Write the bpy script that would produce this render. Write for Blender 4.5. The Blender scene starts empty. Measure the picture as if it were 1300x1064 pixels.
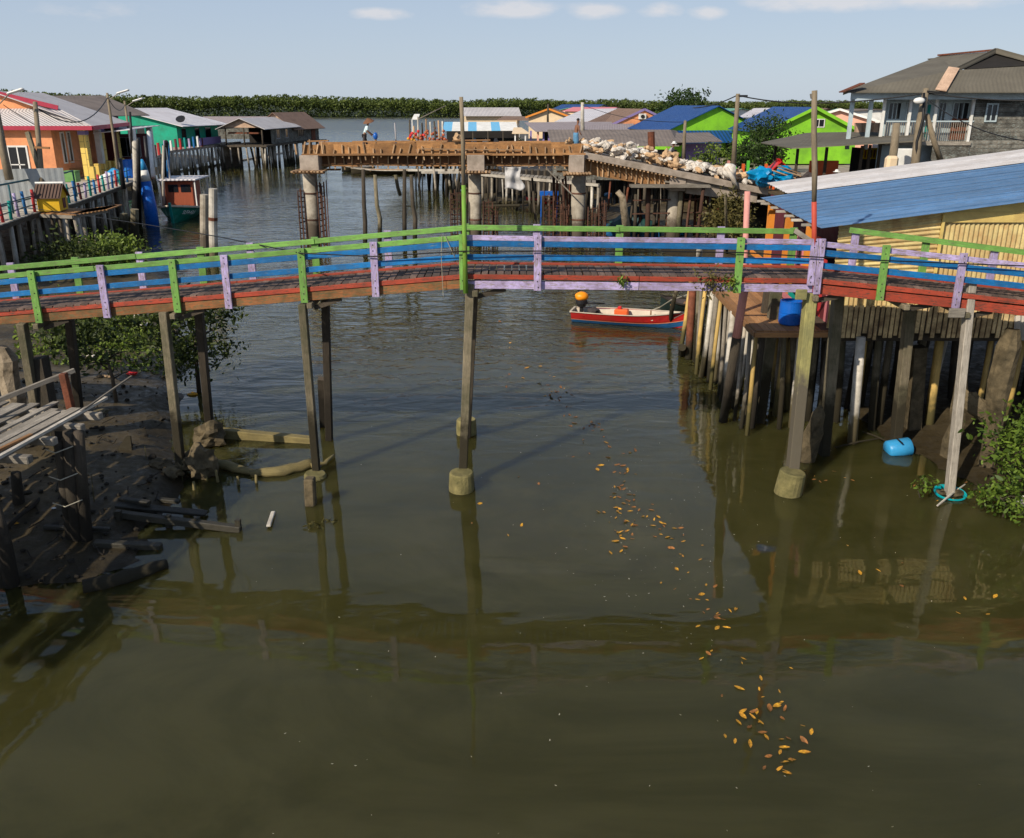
import bpy, bmesh, math, random
import numpy as np
from mathutils import Vector, Matrix, noise as mnoise
random.seed(7); rng = np.random.default_rng(7)
SC = bpy.context.scene; COL = SC.collection
R = math.radians; PI = math.pi
# ---------------------------------------------------------------- camera
H = 8.2; TH = R(18.2); F = 1080.0; CT, ST = math.cos(TH), math.sin(TH)
cam = bpy.data.cameras.new('camera'); cam.sensor_width = 36; cam.lens = F/1300*36
cam.shift_y = -45/1300; cam.clip_end = 9000; cam.clip_start = .1
co = bpy.data.objects.new('camera', cam); COL.objects.link(co)
co.location = (0, 0, H); co.rotation_euler = (PI/2-TH, 0, 0); SC.camera = co
def G(px, py, z=0.0):            # the point of the level z seen at a photo pixel
    xc, yc = (px-650)/F, -(py-487)/F
    d = (xc, CT+yc*ST, -ST+yc*CT); t = (z-H)/d[2]
    return Vector((d[0]*t, d[1]*t, z))
def D(px, py, Y):                # the point at distance Y seen at a photo pixel
    xc, yc = (px-650)/F, -(py-487)/F
    d = (xc, CT+yc*ST, -ST+yc*CT); t = Y/d[1]
    return Vector((d[0]*t, Y, H+d[2]*t))
# ---------------------------------------------------------------- light
SC.view_settings.view_transform = 'Standard'; SC.view_settings.look = 'None'
SC.view_settings.exposure = 0.15; SC.view_settings.gamma = 1
SUN_EL, SUN_AZ = R(35), R(222)   # from behind the camera, to the left
sv = Vector((math.sin(SUN_AZ)*math.cos(SUN_EL), math.cos(SUN_AZ)*math.cos(SUN_EL), math.sin(SUN_EL)))
sl = bpy.data.lights.new('sun', 'SUN'); sl.energy = 4.7; sl.angle = R(.6); sl.color = (1, .9, .74)
so = bpy.data.objects.new('sun', sl); COL.objects.link(so); so.rotation_euler = sv.to_track_quat('Z', 'Y').to_euler()
w = bpy.data.worlds.new('World'); SC.world = w; w.use_nodes = True
nt = w.node_tree; nt.nodes.clear()
def N(nt, t, **k):
    n = nt.nodes.new(t)
    for a, b in k.items():
        if a.startswith('i_'): n.inputs[a[2:].replace('_', ' ')].default_value = b
        else: setattr(n, a, b)
    return n
sky = N(nt, 'ShaderNodeTexSky', sky_type='NISHITA', sun_disc=False, sun_elevation=SUN_EL, sun_rotation=SUN_AZ, air_density=1.0, dust_density=.6, ozone_density=1.6)
bg = N(nt, 'ShaderNodeBackground', i_Strength=.10); out = N(nt, 'ShaderNodeOutputWorld')
tc = N(nt, 'ShaderNodeTexCoord'); sx = N(nt, 'ShaderNodeSeparateXYZ'); nt.links.new(tc.outputs['Generated'], sx.inputs[0])
def wmath(op, x, y=0.):
    n = N(nt, 'ShaderNodeMath', operation=op)
    for i, q in enumerate((x, y)):
        if isinstance(q, (int, float)): n.inputs[i].default_value = q
        else: nt.links.new(q, n.inputs[i])
    return n.outputs[0]
fwd = wmath('MAXIMUM', sx.outputs[1], .01); U, Vv = wmath('DIVIDE', sx.outputs[0], fwd), wmath('DIVIDE', sx.outputs[2], fwd)
nz = N(nt, 'ShaderNodeTexNoise', i_Scale=26.0, i_Detail=8.0, i_Roughness=.6); mp = N(nt, 'ShaderNodeMapping'); mp.inputs['Scale'].default_value = (1, 1, 2.6); nt.links.new(tc.outputs['Generated'], mp.inputs[0]); nt.links.new(mp.outputs[0], nz.inputs['Vector'])
acc = None       # a few small fair-weather clouds low over the horizon, and some higher up
for u0, v0, au, av, am in ((-.142, .0925, .036, .0075, .95), (.0, .0975, .055, .011, 1), (.09, .0965, .034, .010, 1), (.163, .0955, .027, .0095, .95), (.21, .0942, .025, .008, .95), (.335, .104, .10, .011, 1), (.47, .108, .08, .012, 1), (-.46, .095, .10, .016, .5), (.2, .22, .3, .05, .8), (-.4, .28, .3, .06, .7), (.1, .55, .5, .12, .6), (-.1, 1.1, .7, .25, .6)):
    e = wmath('ADD', wmath('POWER', wmath('DIVIDE', wmath('SUBTRACT', U, u0), au), 2), wmath('POWER', wmath('DIVIDE', wmath('SUBTRACT', Vv, v0), av), 2))
    g = wmath('MULTIPLY', wmath('EXPONENT', wmath('MULTIPLY', e, -1)), am); acc = g if acc is None else wmath('MAXIMUM', acc, g)
cl = N(nt, 'ShaderNodeMapRange'); cl.inputs[1].default_value = .25; cl.inputs[2].default_value = .7; nt.links.new(wmath('MULTIPLY', acc, wmath('ADD', wmath('MULTIPLY', nz.outputs['Fac'], 1.7), -.1)), cl.inputs[0])
m3 = N(nt, 'ShaderNodeMath', operation='MULTIPLY'); nt.links.new(cl.outputs[0], m3.inputs[0]); m3.inputs[1].default_value = .62
# thin veil that greys the whole sky a little
veil = N(nt, 'ShaderNodeMix', data_type='RGBA'); vf = N(nt, 'ShaderNodeMapRange'); vf.inputs[1].default_value = .12; vf.inputs[2].default_value = .75; vf.inputs[3].default_value = .82; vf.inputs[4].default_value = .15; nt.links.new(sx.outputs[2], vf.inputs[0]); nt.links.new(vf.outputs[0], veil.inputs[0]); hz = N(nt, 'ShaderNodeMix', data_type='RGBA'); hz.inputs[6].default_value = (4.6, 5.4, 6.5, 1); hz.inputs[7].default_value = (3.75, 4.65, 6.15, 1); hf = N(nt, 'ShaderNodeMapRange'); hf.inputs[1].default_value = .0; hf.inputs[2].default_value = .16; nt.links.new(sx.outputs[2], hf.inputs[0]); nt.links.new(hf.outputs[0], hz.inputs[0]); nt.links.new(hz.outputs[2], veil.inputs[7])
nt.links.new(sky.outputs[0], veil.inputs[6])
cm = N(nt, 'ShaderNodeMix', data_type='RGBA'); cm.inputs[7].default_value = (7.2, 6.9, 6.9, 1)
nt.links.new(m3.outputs[0], cm.inputs[0]); nt.links.new(veil.outputs[2], cm.inputs[6])
nt.links.new(cm.outputs[2], bg.inputs[0]); nt.links.new(bg.outputs[0], out.inputs[0])
# ---------------------------------------------------------------- materials
MATS = {}
def mat(name, col, rough=.75, var=.3, scale=2.5, pv=.25, dirt=None, damt=.45, dscale=1.3, bump=.25, bscale=14, grain=False, ribs=0, ribh=.5, metal=0, spec=.3, rv=.12, tide=None, tidez=1.3, tvar=.7, peel=None, pamt=.3, blocks=None):
    m = bpy.data.materials.new(name); m.use_nodes = True; t = m.node_tree; L = t.links.new
    b = t.nodes['Principled BSDF']; b.inputs['Roughness'].default_value = rough; b.inputs['Metallic'].default_value = metal
    b.inputs['Specular IOR Level'].default_value = spec
    tc = N(t, 'ShaderNodeTexCoord'); oi = N(t, 'ShaderNodeObjectInfo')
    def vec(src, sc):
        mp = N(t, 'ShaderNodeMapping'); mp.inputs['Scale'].default_value = sc; L(tc.outputs[src], mp.inputs[0])
        ad = N(t, 'ShaderNodeVectorMath', operation='ADD'); L(mp.outputs[0], ad.inputs[0])
        ml = N(t, 'ShaderNodeVectorMath', operation='SCALE'); ml.inputs[0].default_value = (37, 21, 53); L(oi.outputs['Random'], ml.inputs['Scale']); L(ml.outputs[0], ad.inputs[1])
        return ad.outputs[0]
    vo = vec('Object', (1, 1, 1)); vg = vec('UV', (1.2, 14, 1)) if grain else vo
    def nz(v, s, d=5, r=.6):
        n = N(t, 'ShaderNodeTexNoise', i_Scale=s, i_Detail=d, i_Roughness=r); L(v, n.inputs['Vector']); return n.outputs['Fac']
    def rng_(x, a, c, e=0., f=1.):
        n = N(t, 'ShaderNodeMapRange'); 
        for i, q in zip((1, 2, 3, 4), (a, c, e, f)): n.inputs[i].default_value = q
        L(x, n.inputs[0]); return n.outputs[0]
    def mth(op, x, y):
        n = N(t, 'ShaderNodeMath', operation=op)
        for i, q in enumerate((x, y)):
            if isinstance(q, (int, float)): n.inputs[i].default_value = q
            else: L(q, n.inputs[i])
        return n.outputs[0]
    def mix(f, a, c):
        n = N(t, 'ShaderNodeMix', data_type='RGBA')
        for i, q in ((0, f), (6, a), (7, c)):
            if isinstance(q, tuple): n.inputs[i].default_value = q if len(q) == 4 else (*q, 1)
            elif isinstance(q, (int, float)): n.inputs[i].default_value = q
            else: L(q, n.inputs[i])
        return n.outputs[2]
    base = nz(vg, scale if not grain else 3)
    val = rng_(base, .25, .75, 1-var, 1+var)
    at = N(t, 'ShaderNodeAttribute', attribute_name='rnd')
    val = mth('MULTIPLY', val, rng_(at.outputs['Fac'], 0, 1, 1-pv, 1+pv))
    hs = N(t, 'ShaderNodeHueSaturation'); hs.inputs['Color'].default_value = (*col, 1); L(val, hs.inputs['Value'])
    c = hs.outputs[0]
    if peel:                       # paint gone in patches along the grain
        pn = nz(vec('UV', (1.5, 9, 1)) if grain else vo, 4.5, 8, .7)
        c = mix(rng_(pn, .62-pamt*.25, .66-pamt*.2), c, peel)
    if dirt:
        dn = nz(vo, dscale, 8, .65); c = mix(mth('MULTIPLY', rng_(dn, .42, .72), damt*1.6), c, dirt)
        fn = nz(vo, dscale*7, 6, .7); c = mix(mth('MULTIPLY', rng_(fn, .55, .7), damt*.8), c, dirt)
    if tide:                       # wet and muddy below the tide mark
        gp = N(t, 'ShaderNodeNewGeometry'); s = N(t, 'ShaderNodeSeparateXYZ'); L(gp.outputs['Position'], s.inputs[0])
        zz = mth('ADD', s.outputs[2], rng_(nz(vo, 3), 0, 1, -tvar, tvar))
        tf = rng_(zz, tidez+.25, tidez-.25); c = mix(tf, c, tide)
    if blocks:
        br = N(t, 'ShaderNodeTexBrick'); br.inputs['Scale'].default_value = 1; br.inputs['Brick Width'].default_value = blocks[0]; br.inputs['Row Height'].default_value = blocks[1]; br.inputs['Mortar Size'].default_value = blocks[2]
        L(tc.outputs['UV'], br.inputs['Vector']); c = mix(mth('MULTIPLY', br.outputs['Fac'], .7), c, (.05, .045, .035))
    L(c, b.inputs['Base Color'])
    L(rng_(nz(vo, 5), .3, .7, max(.05, rough-rv), min(1, rough+rv)), b.inputs['Roughness'])
    hgt = nz(vec('UV', (2, 40, 1)) if grain else vo, bscale if not grain else 4, 6, .65)
    bp = N(t, 'ShaderNodeBump'); bp.inputs['Strength'].default_value = bump; bp.inputs['Distance'].default_value = .03; L(hgt, bp.inputs['Height'])
    nrm = bp.outputs[0]
    if ribs:
        s = N(t, 'ShaderNodeSeparateXYZ'); L(tc.outputs['UV'], s.inputs[0])
        sn = mth('SINE', mth('MULTIPLY', s.outputs[1], 2*PI/ribs), 0)
        b2 = N(t, 'ShaderNodeBump'); b2.inputs['Strength'].default_value = ribh; b2.inputs['Distance'].default_value = ribs*.25; L(sn, b2.inputs['Height']); L(nrm, b2.inputs['Normal']); nrm = b2.outputs[0]
    L(nrm, b.inputs['Normal'])
    MATS[name] = m; return m
def foliage(name, dark, light, trans=.25):
    m = bpy.data.materials.new(name); m.use_nodes = True; t = m.node_tree; L = t.links.new
    b = t.nodes['Principled BSDF']; b.inputs['Roughness'].default_value = .55; b.inputs['Specular IOR Level'].default_value = .25
    at = N(t, 'ShaderNodeAttribute', attribute_name='rnd'); mx = N(t, 'ShaderNodeMix', data_type='RGBA')
    mx.inputs[6].default_value = (*dark, 1); mx.inputs[7].default_value = (*light, 1); L(at.outputs['Fac'], mx.inputs[0]); L(mx.outputs[2], b.inputs['Base Color'])
    tr = N(t, 'ShaderNodeBsdfTranslucent'); L(mx.outputs[2], tr.inputs[0]); ms = N(t, 'ShaderNodeMixShader'); ms.inputs[0].default_value = trans
    o = t.nodes['Material Output']; L(b.outputs[0], ms.inputs[1]); L(tr.outputs[0], ms.inputs[2]); L(ms.outputs[0], o.inputs[0])
    MATS[name] = m; return m
MUD = (.035, .03, .018); GREY_W = (.16, .14, .11)
mat('green_paint', (.16, .34, .07), .55, .3, grain=True, pv=.2, peel=(.19, .16, .11), pamt=.2, dirt=(.06, .07, .03), damt=.3, dscale=3)
mat('lilac_paint', (.44, .36, .60), .5, .2, grain=True, pv=.15, peel=(.3, .25, .24), pamt=.4, dirt=(.12, .08, .10), damt=.45, dscale=3)
mat('blue_paint', (.008, .15, .40), .5, .22, grain=True, pv=.2, peel=(.14, .2, .24), pamt=.12, dirt=(.02, .04, .08), damt=.4, dscale=3)
mat('red_paint', (.36, .055, .028), .6, .25, grain=True, pv=.15, peel=(.10, .05, .035), pamt=.3, dirt=(.07, .03, .02), damt=.35)
mat('rust_orange_beam', (.27, .10, .035), .7, .35, grain=True, pv=.2, peel=(.15, .11, .05), pamt=.5, dirt=(.06, .05, .02), damt=.6, dscale=2)
mat('deck_plank', (.135, .088, .07), .85, .45, grain=True, pv=.5, dirt=(.05, .04, .035), damt=.4)
mat('pile_wood', (.20, .165, .11), .85, .4, grain=True, pv=.25, dirt=(.07, .07, .035), damt=.6, bump=.8, tide=(.032, .026, .014), tidez=1.5)
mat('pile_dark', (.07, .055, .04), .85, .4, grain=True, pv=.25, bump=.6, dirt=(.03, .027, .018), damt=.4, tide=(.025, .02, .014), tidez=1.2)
mat('pile_yellowed', (.30, .27, .10), .85, .35, grain=True, pv=.15, dirt=(.12, .12, .06), damt=.5, bump=.5, tide=(.10, .085, .06), tidez=2.6)
mat('grey_wood', (.27, .24, .20), .85, .4, grain=True, pv=.35, dirt=(.08, .065, .05), damt=.4, bump=.5)
mat('pale_plank', (.46, .42, .36), .8, .3, grain=True, pv=.3, dirt=(.15, .12, .09), damt=.4, bump=.4)
mat('stilt_wood', (.30, .26, .21), .85, .4, grain=True, pv=.4, dirt=(.07, .06, .04), damt=.5, bump=.5, tide=MUD, tidez=.8)
mat('bamboo', (.50, .33, .10), .55, .25, grain=True, pv=.25, dirt=(.2, .15, .06), damt=.35, tide=(.10, .085, .035), tidez=.9)
mat('pale_pipe', (.5, .46, .40), .6, .25, pv=.25, dirt=(.2, .17, .12), damt=.5, tide=(.11, .09, .05), tidez=.9)
mat('rusty_pipe', (.16, .05, .025), .8, .5, scale=6, pv=.2, dirt=(.05, .025, .015), damt=.5, bump=.5, tide=MUD, tidez=.6)
mat('black_pipe', (.012, .012, .016), .45, .2, pv=.1, dirt=(.05, .045, .03), damt=.25)
mat('mossy_concrete', (.20, .17, .07), .9, .35, scale=5, pv=.1, dirt=(.06, .06, .02), damt=.5, bump=.7, bscale=22, dscale=3)
mat('mud_concrete', (.115, .088, .05), .9, .4, scale=4, pv=.15, dirt=(.035, .028, .015), damt=.7, bump=.9, bscale=10, dscale=3)
mat('concrete', (.36, .30, .25), .9, .25, scale=2, pv=.1, dirt=(.14, .11, .08), damt=.45, bump=.3)
mat('concrete_pier', (.36, .32, .26), .9, .3, scale=2, pv=.1, dirt=(.14, .11, .08), damt=.55, bump=.35, tide=(.10, .08, .06), tidez=1.6)
mat('rust_cage', (.085, .04, .026), .85, .5, scale=5, pv=.5, dirt=(.06, .03, .02), damt=.5)
mat('formwork', (.33, .165, .062), .75, .35, scale=1.2, pv=.45, dirt=(.10, .05, .025), damt=.5, dscale=1.8, grain=True)
mat('formwork_shaded', (.17, .075, .03), .8, .35, scale=1.2, pv=.45, dirt=(.05, .03, .02), damt=.5, grain=True)  # darker copy of formwork: shade on the set-back girder put into its colour
mat('stud_wood', (.42, .27, .15), .8, .3, grain=True, pv=.4, dirt=(.15, .08, .05), damt=.3)
mat('sack_white', (.60, .56, .51), .75, .2, pv=.25, dirt=(.34, .26, .18), damt=.5, dscale=3, bump=.5, bscale=7)
mat('sack_tan', (.56, .37, .21), .8, .2, pv=.3, dirt=(.3, .18, .09), damt=.35, dscale=3, bump=.5, bscale=7)
mat('grey_sheet', (.38, .37, .37), .5, .2, scale=4, pv=.1, bump=.6, bscale=8)
mat('tarp_blue', (.0, .17, .36), .4, .25, scale=4, pv=.2, bump=.8, bscale=5)
mat('rope', (.35, .32, .25), .9, .2)
mat('cable_black', (.012, .012, .013), .5, .1)
mat('pole_wood', (.22, .175, .12), .85, .35, grain=True, pv=.1, dirt=(.1, .08, .05), damt=.4)
mat('pole_green', (.16, .33, .04), .6, .25, grain=True, pv=.1, dirt=(.16, .17, .04), damt=.5, dscale=4)
mat('pole_red', (.42, .06, .035), .55, .2, grain=True, pv=.1)
mat('pole_pink', (.60, .26, .23), .6, .2, grain=True, pv=.1, dirt=(.3, .15, .1), damt=.3)
mat('plank_brown', (.33, .17, .07), .75, .3, grain=True, pv=.35, dirt=(.12, .06, .03), damt=.35)
# buildings
mat('roof_blue_pale', (.095, .20, .37), .45, .22, grain=True, pv=.2, peel=(.20, .21, .22), pamt=.12, dirt=(.06, .11, .19), damt=.45, metal=.0, spec=.5)
mat('roof_white_sheet', (.62, .59, .58), .5, .18, grain=True, pv=.16, peel=(.40, .33, .27), pamt=.15, dirt=(.42, .37, .33), damt=.45)
mat('yellow_sheet', (.62, .46, .15), .55, .12, scale=1.5, pv=.1, dirt=(.35, .22, .08), damt=.35, dscale=2)
mat('cream_sheet', (.60, .48, .22), .55, .2, scale=1.5, pv=.16, dirt=(.36, .20, .08), damt=.6, dscale=2.4)
mat('skirt_sheet', (.58, .43, .22), .6, .35, scale=3, pv=.25, dirt=(.14, .08, .04), damt=.7, dscale=2)
mat('roof_zinc', (.50, .47, .47), .5, .12, scale=.6, pv=.08, ribs=.28, dirt=(.34, .30, .29), damt=.3, dscale=.5)
mat('roof_zinc_white', (.66, .63, .65), .5, .1, scale=.6, pv=.08, ribs=.3, dirt=(.45, .40, .40), damt=.3, dscale=.5)
mat('roof_grey', (.19, .155, .135), .85, .2, scale=.5, pv=.1, ribs=.3, ribh=.16, dirt=(.11, .09, .08), damt=.4, dscale=.6)
mat('roof_dark', (.125, .112, .088), .9, .2, scale=.5, pv=.1, ribs=.25, ribh=.15, dirt=(.085, .075, .06), damt=.4, dscale=.6)
mat('roof_brown', (.24, .155, .115), .85, .25, scale=.8, pv=.1, ribs=.3, dirt=(.10, .06, .045), damt=.5, dscale=.8)
mat('coop_roof', (.10, .06, .045), .7, .2, pv=.1, ribs=.16, ribh=1)
mat('roof_royal', (.006, .05, .20), .42, .15, scale=.6, pv=.05, ribs=.4, spec=.4)
mat('roof_green', (.15, .36, .24), .5, .15, pv=.05, ribs=.4)
mat('roof_mauve', (.28, .24, .25), .75, .15, pv=.1, ribs=.3, ribh=.15, dirt=(.2, .16, .16), damt=.4)
mat('wall_orange', (.76, .31, .14), .8, .1, scale=.8, pv=.03, dirt=(.48, .2, .10), damt=.55)
mat('wall_lime', (.22, .54, .025), .75, .12, scale=.6, pv=.03, dirt=(.13, .31, .03), damt=.5, dscale=.7)
mat('wall_teal', (.008, .31, .19), .7, .12, scale=.6, pv=.03, dirt=(.02, .18, .11), damt=.55, dscale=.8)
mat('wall_cream', (.70, .54, .36), .8, .08, pv=.03, dirt=(.5, .36, .2), damt=.2)
mat('wall_pink', (.72, .38, .28), .8, .08, pv=.03, dirt=(.5, .26, .2), damt=.2)
mat('wall_purple', (.22, .17, .36), .8, .1, pv=.03)
mat('wall_weathered', (.135, .12, .10), .9, .5, pv=.65, grain=True, dirt=(.04, .036, .03), damt=.7, dscale=2.2, peel=(.27, .31, .29), pamt=.4)
mat('wall_paleblue', (.42, .50, .53), .8, .15, pv=.1, dirt=(.22, .24, .24), damt=.35, grain=True)
mat('wall_peach_plank', (.50, .34, .24), .85, .25, pv=.3, grain=True, dirt=(.2, .13, .09), damt=.4)
mat('fascia_maroon', (.35, .03, .06), .6, .15, pv=.05)
mat('white_paint', (.72, .71, .68), .6, .1, pv=.06, dirt=(.4, .37, .32), damt=.25)
mat('yellow_tile', (.70, .50, .12), .5, .08, pv=.05, blocks=(.8, .55, .02))
mat('yellow_coop', (.66, .40, .015), .55, .1, pv=.05, dirt=(.4, .22, .02), damt=.2)
mat('grey_fence', (.30, .32, .33), .6, .12, pv=.12, dirt=(.25, .24, .22), damt=.3)
mat('dark_glass', (.012, .013, .015), .12, .1, pv=0, bump=0, spec=.5)
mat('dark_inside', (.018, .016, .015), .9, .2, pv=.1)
mat('teal_paint', (.005, .23, .20), .5, .15, pv=.1, grain=True)
mat('red_picket', (.40, .03, .03), .5, .15, pv=.1)
mat('maroon_paint', (.11, .02, .025), .6, .2, pv=.1)
mat('orange_post', (.62, .22, .03), .6, .15, pv=.1)
mat('pink_board', (.60, .20, .22), .6, .2, pv=.25, grain=True)
mat('red_brown_cabin', (.30, .075, .035), .6, .2, pv=.05, grain=True)
mat('hull_teal', (.0, .16, .11), .4, .15, pv=.03, dirt=(.02, .06, .05), damt=.3)
mat('hull_red', (.46, .02, .02), .35, .15, pv=.05, dirt=(.22, .05, .03), damt=.25)
mat('hull_blue', (.02, .10, .25), .4, .2, pv=.05)
mat('hull_white', (.52, .45, .36), .6, .15, pv=.05, dirt=(.38, .3, .22), damt=.35, dscale=3)
mat('engine_orange', (.80, .27, .01), .35, .1, pv=.03)
mat('bright_yellow', (.85, .58, .02), .5, .1, pv=.05)
mat('plastic_blue', (.005, .10, .45), .3, .12, pv=.03, dirt=(.05, .09, .18), damt=.2)
mat('plastic_sky', (.02, .26, .55), .35, .12, pv=.03, dirt=(.08, .2, .3), damt=.3)
mat('plastic_teal', (.0, .33, .38), .35, .12, pv=.03)
mat('plastic_orange', (.68, .12, .03), .45, .15, pv=.1)
mat('float_orange', (.42, .10, .04), .6, .3, pv=.4, dirt=(.2, .08, .05), damt=.4)
mat('plastic_red', (.55, .02, .02), .4, .15, pv=.1)
mat('green_plastic', (.12, .26, .08), .5, .15, pv=.1)
mat('stripe_blue', (.15, .42, .66), .5, .1, pv=.05)
mat('hull_dark', (.012, .022, .02), .5, .2, pv=.05)
mat('stone', (.30, .24, .17), .95, .35, scale=3, pv=.25, dirt=(.08, .06, .035), damt=.7, dscale=3, bump=1, bscale=7)
mat('wet_timber', (.028, .024, .015), .5, .4, grain=True, pv=.3, spec=.5, bump=.5)
mat('olive_timber', (.19, .15, .06), .7, .3, grain=True, pv=.2, dirt=(.07, .06, .03), damt=.4, bump=.5)
mat('skin_brown', (.20, .09, .05), .6, .1, pv=0); mat('hair_black', (.01, .008, .008), .6, .1, pv=0)
mat('cloth_pale_blue', (.55, .68, .70), .8, .1, pv=0); mat('cloth_blue', (.09, .22, .36), .8, .2, pv=0); mat('cloth_dark', (.05, .04, .04), .85, .1, pv=0)
mat('cloth_white', (.7, .7, .68), .8, .1, pv=0); mat('straw_hat', (.16, .075, .04), .85, .2, pv=0); mat('cloth_grey', (.3, .29, .3), .85, .1, pv=0)
mat('leaf_yellow', (.52, .27, .02), .6, .4, pv=.4, dirt=(.25, .09, .02), damt=.6, dscale=12); mat('leaf_brown', (.28, .11, .025), .65, .4, pv=.4, dirt=(.1, .05, .02), damt=.6, dscale=12)
mat('letter_white', (.85, .85, .82), .6, .05, pv=0)
mat('rail_teal_pipe', (.01, .07, .09), .5, .15, pv=.05)
foliage('leaf_bush', (.012, .024, .006), (.085, .11, .024)); foliage('leaf_right', (.03, .06, .008), (.16, .24, .03)); foliage('leaf_tree', (.012, .03, .008), (.06, .10, .02))
foliage('leaf_far', (.025, .045, .012), (.16, .20, .04), .2); foliage('leaf_shrub', (.04, .07, .012), (.20, .27, .04)); foliage('leaf_dry', (.05, .05, .015), (.16, .13, .04))
foliage('leaf_shrub_stem', (.06, .05, .02), (.1, .09, .04), 0)
mat('dark_tarp', (.012, .035, .05), .5, .5, scale=1.5, pv=.1, dirt=(.02, .09, .05), damt=.5, dscale=1)
mat('leaf_bright', (.1, .5, .05), .5, .1, pv=.05)
foliage('fleck', (.12, .10, .05), (.5, .46, .36), 0)
foliage('bark', (.05, .04, .03), (.09, .07, .05), 0)
# ---------------------------------------------------------------- geometry helpers
class MB:
    def __init__(s): s.v = []; s.f = []; s.uv = []; s.r = []
    def face(s, pts, uvs, r=None):
        n = len(s.v); s.v += [tuple(p) for p in pts]; s.f.append(tuple(range(n, n+len(pts)))); s.uv += uvs; s.r.append(random.random() if r is None else r)
    def idx(s, f, uvs, r): s.f.append(f); s.uv += uvs; s.r.append(r)
    def hexa(s, a, b, c, d, e, f, g, h, r=None):  # a b c d bottom loop (a->b along), e f g h top loop
        r = random.random() if r is None else r; n = len(s.v); P = [Vector(p) for p in (a, b, c, d, e, f, g, h)]; s.v += [tuple(p) for p in P]
        lu, lw, lh = (P[1]-P[0]).length, (P[3]-P[0]).length, (P[4]-P[0]).length; o = random.random()*9; k = random.random()*9
        def q(ix, u, w): s.idx(tuple(n+i for i in ix), [(o, k), (o+u, k), (o+u, k+w), (o, k+w)], r)
        q((0, 1, 5, 4), lu, lh); q((2, 3, 7, 6), lu, lh); q((4, 5, 6, 7), lu, lw); q((1, 0, 3, 2), lu, lw)
        s.idx((n+1, n+2, n+6, n+5), [(o, k), (o, k+lw), (o+lh*.3, k+lw), (o+lh*.3, k)], r); s.idx((n+3, n, n+4, n+7), [(o, k), (o, k+lw), (o+lh*.3, k+lw), (o+lh*.3, k)], r)
        return s
    def beam(s, p, q, w, h, up=(0, 0, 1), r=None):   # bar from p to q, w across, h along up
        p, q = Vector(p), Vector(q); d = (q-p).normalized(); up = Vector(up)
        sd = d.cross(up)
        if sd.length < 1e-4: sd = d.cross(Vector((0, 1, 0)))
        sd.normalize(); u = sd.cross(d).normalized(); a, b = sd*w/2, u*h/2
        return s.hexa(p-a-b, q-a-b, q+a-b, p+a-b, p-a+b, q-a+b, q+a+b, p+a+b, r)
    def box(s, x0, x1, y0, y1, z0, z1, T=None, r=None):
        T = T or (lambda x, y, z: (x, y, z))
        if (x1-x0) >= (y1-y0): c = [(x0, y0), (x1, y0), (x1, y1), (x0, y1)]
        else: c = [(x1, y0), (x1, y1), (x0, y1), (x0, y0)]
        if (z1-z0) > max(x1-x0, y1-y0):
            return s.hexa(T(x0, y0, z0), T(x0, y0, z1), T(x0, y1, z1), T(x0, y1, z0), T(x1, y0, z0), T(x1, y0, z1), T(x1, y1, z1), T(x1, y1, z0), r)
        return s.hexa(*[T(a, b, z0) for a, b in c], *[T(a, b, z1) for a, b in c], r)
    def tube(s, pts, rad, n=8, r=None, squash=1):
        pts = [Vector(p) for p in pts]; r = random.random() if r is None else r
        rad = rad if isinstance(rad, (list, tuple)) else [rad]*len(pts); b = len(s.v); acc = random.random()*5; o = random.random()*7; us = []
        for i, p in enumerate(pts):
            d = (pts[min(i+1, len(pts)-1)]-pts[max(i-1, 0)]).normalized()
            ref = Vector((0, 1, 0)) if abs(d.z) > .9 else Vector((0, 0, 1)); a = d.cross(ref).normalized(); c = a.cross(d)
            if i: acc += (p-pts[i-1]).length
            us.append(acc)
            for k in range(n):
                t = 2*PI*k/n; s.v.append(tuple(p+(a*math.cos(t)+c*math.sin(t)*squash)*rad[i]))
        for i in range(len(pts)-1):
            for k in range(n):
                k2 = (k+1) % n; w0, w1 = o+2*PI*rad[i]*k/n, o+2*PI*rad[i]*(k+1)/n
                s.idx((b+i*n+k, b+i*n+k2, b+(i+1)*n+k2, b+(i+1)*n+k), [(us[i], w0), (us[i], w1), (us[i+1], w1), (us[i+1], w0)], r)
        s.idx(tuple(b+n-1-k for k in range(n)), [(0, k*.01) for k in range(n)], r)
        m = b+(len(pts)-1)*n; s.idx(tuple(m+k for k in range(n)), [(0, k*.01) for k in range(n)], r)
        return s
    def rings(s, rings, close=True, caps=True, r=None, vs=1):
        r = random.random() if r is None else r; b = len(s.v); n = len(rings[0])
        for rg in rings: s.v += [tuple(p) for p in rg]
        for i in range(len(rings)-1):
            for k in range(n if close else n-1):
                k2 = (k+1) % n; s.idx((b+i*n+k, b+i*n+k2, b+(i+1)*n+k2, b+(i+1)*n+k), [(i*.3, k*.1), (i*.3, k*.1+.1), (i*.3+.3, k*.1+.1), (i*.3+.3, k*.1)], r)
        if caps and close:
            s.idx(tuple(b+n-1-k for k in range(n)), [(0, k*.1) for k in range(n)], r); m = b+(len(rings)-1)*n; s.idx(tuple(m+k for k in range(n)), [(0, k*.1) for k in range(n)], r)
        return s
    def lathe(s, c, prof, n=20, r=None, tilt=None):  # prof: (radius, z)
        M = tilt or Matrix.Identity(3); c = Vector(c)
        return s.rings([[c+M @ Vector((q*math.cos(2*PI*k/n), q*math.sin(2*PI*k/n), z)) for k in range(n)] for q, z in prof], r=r)
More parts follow.
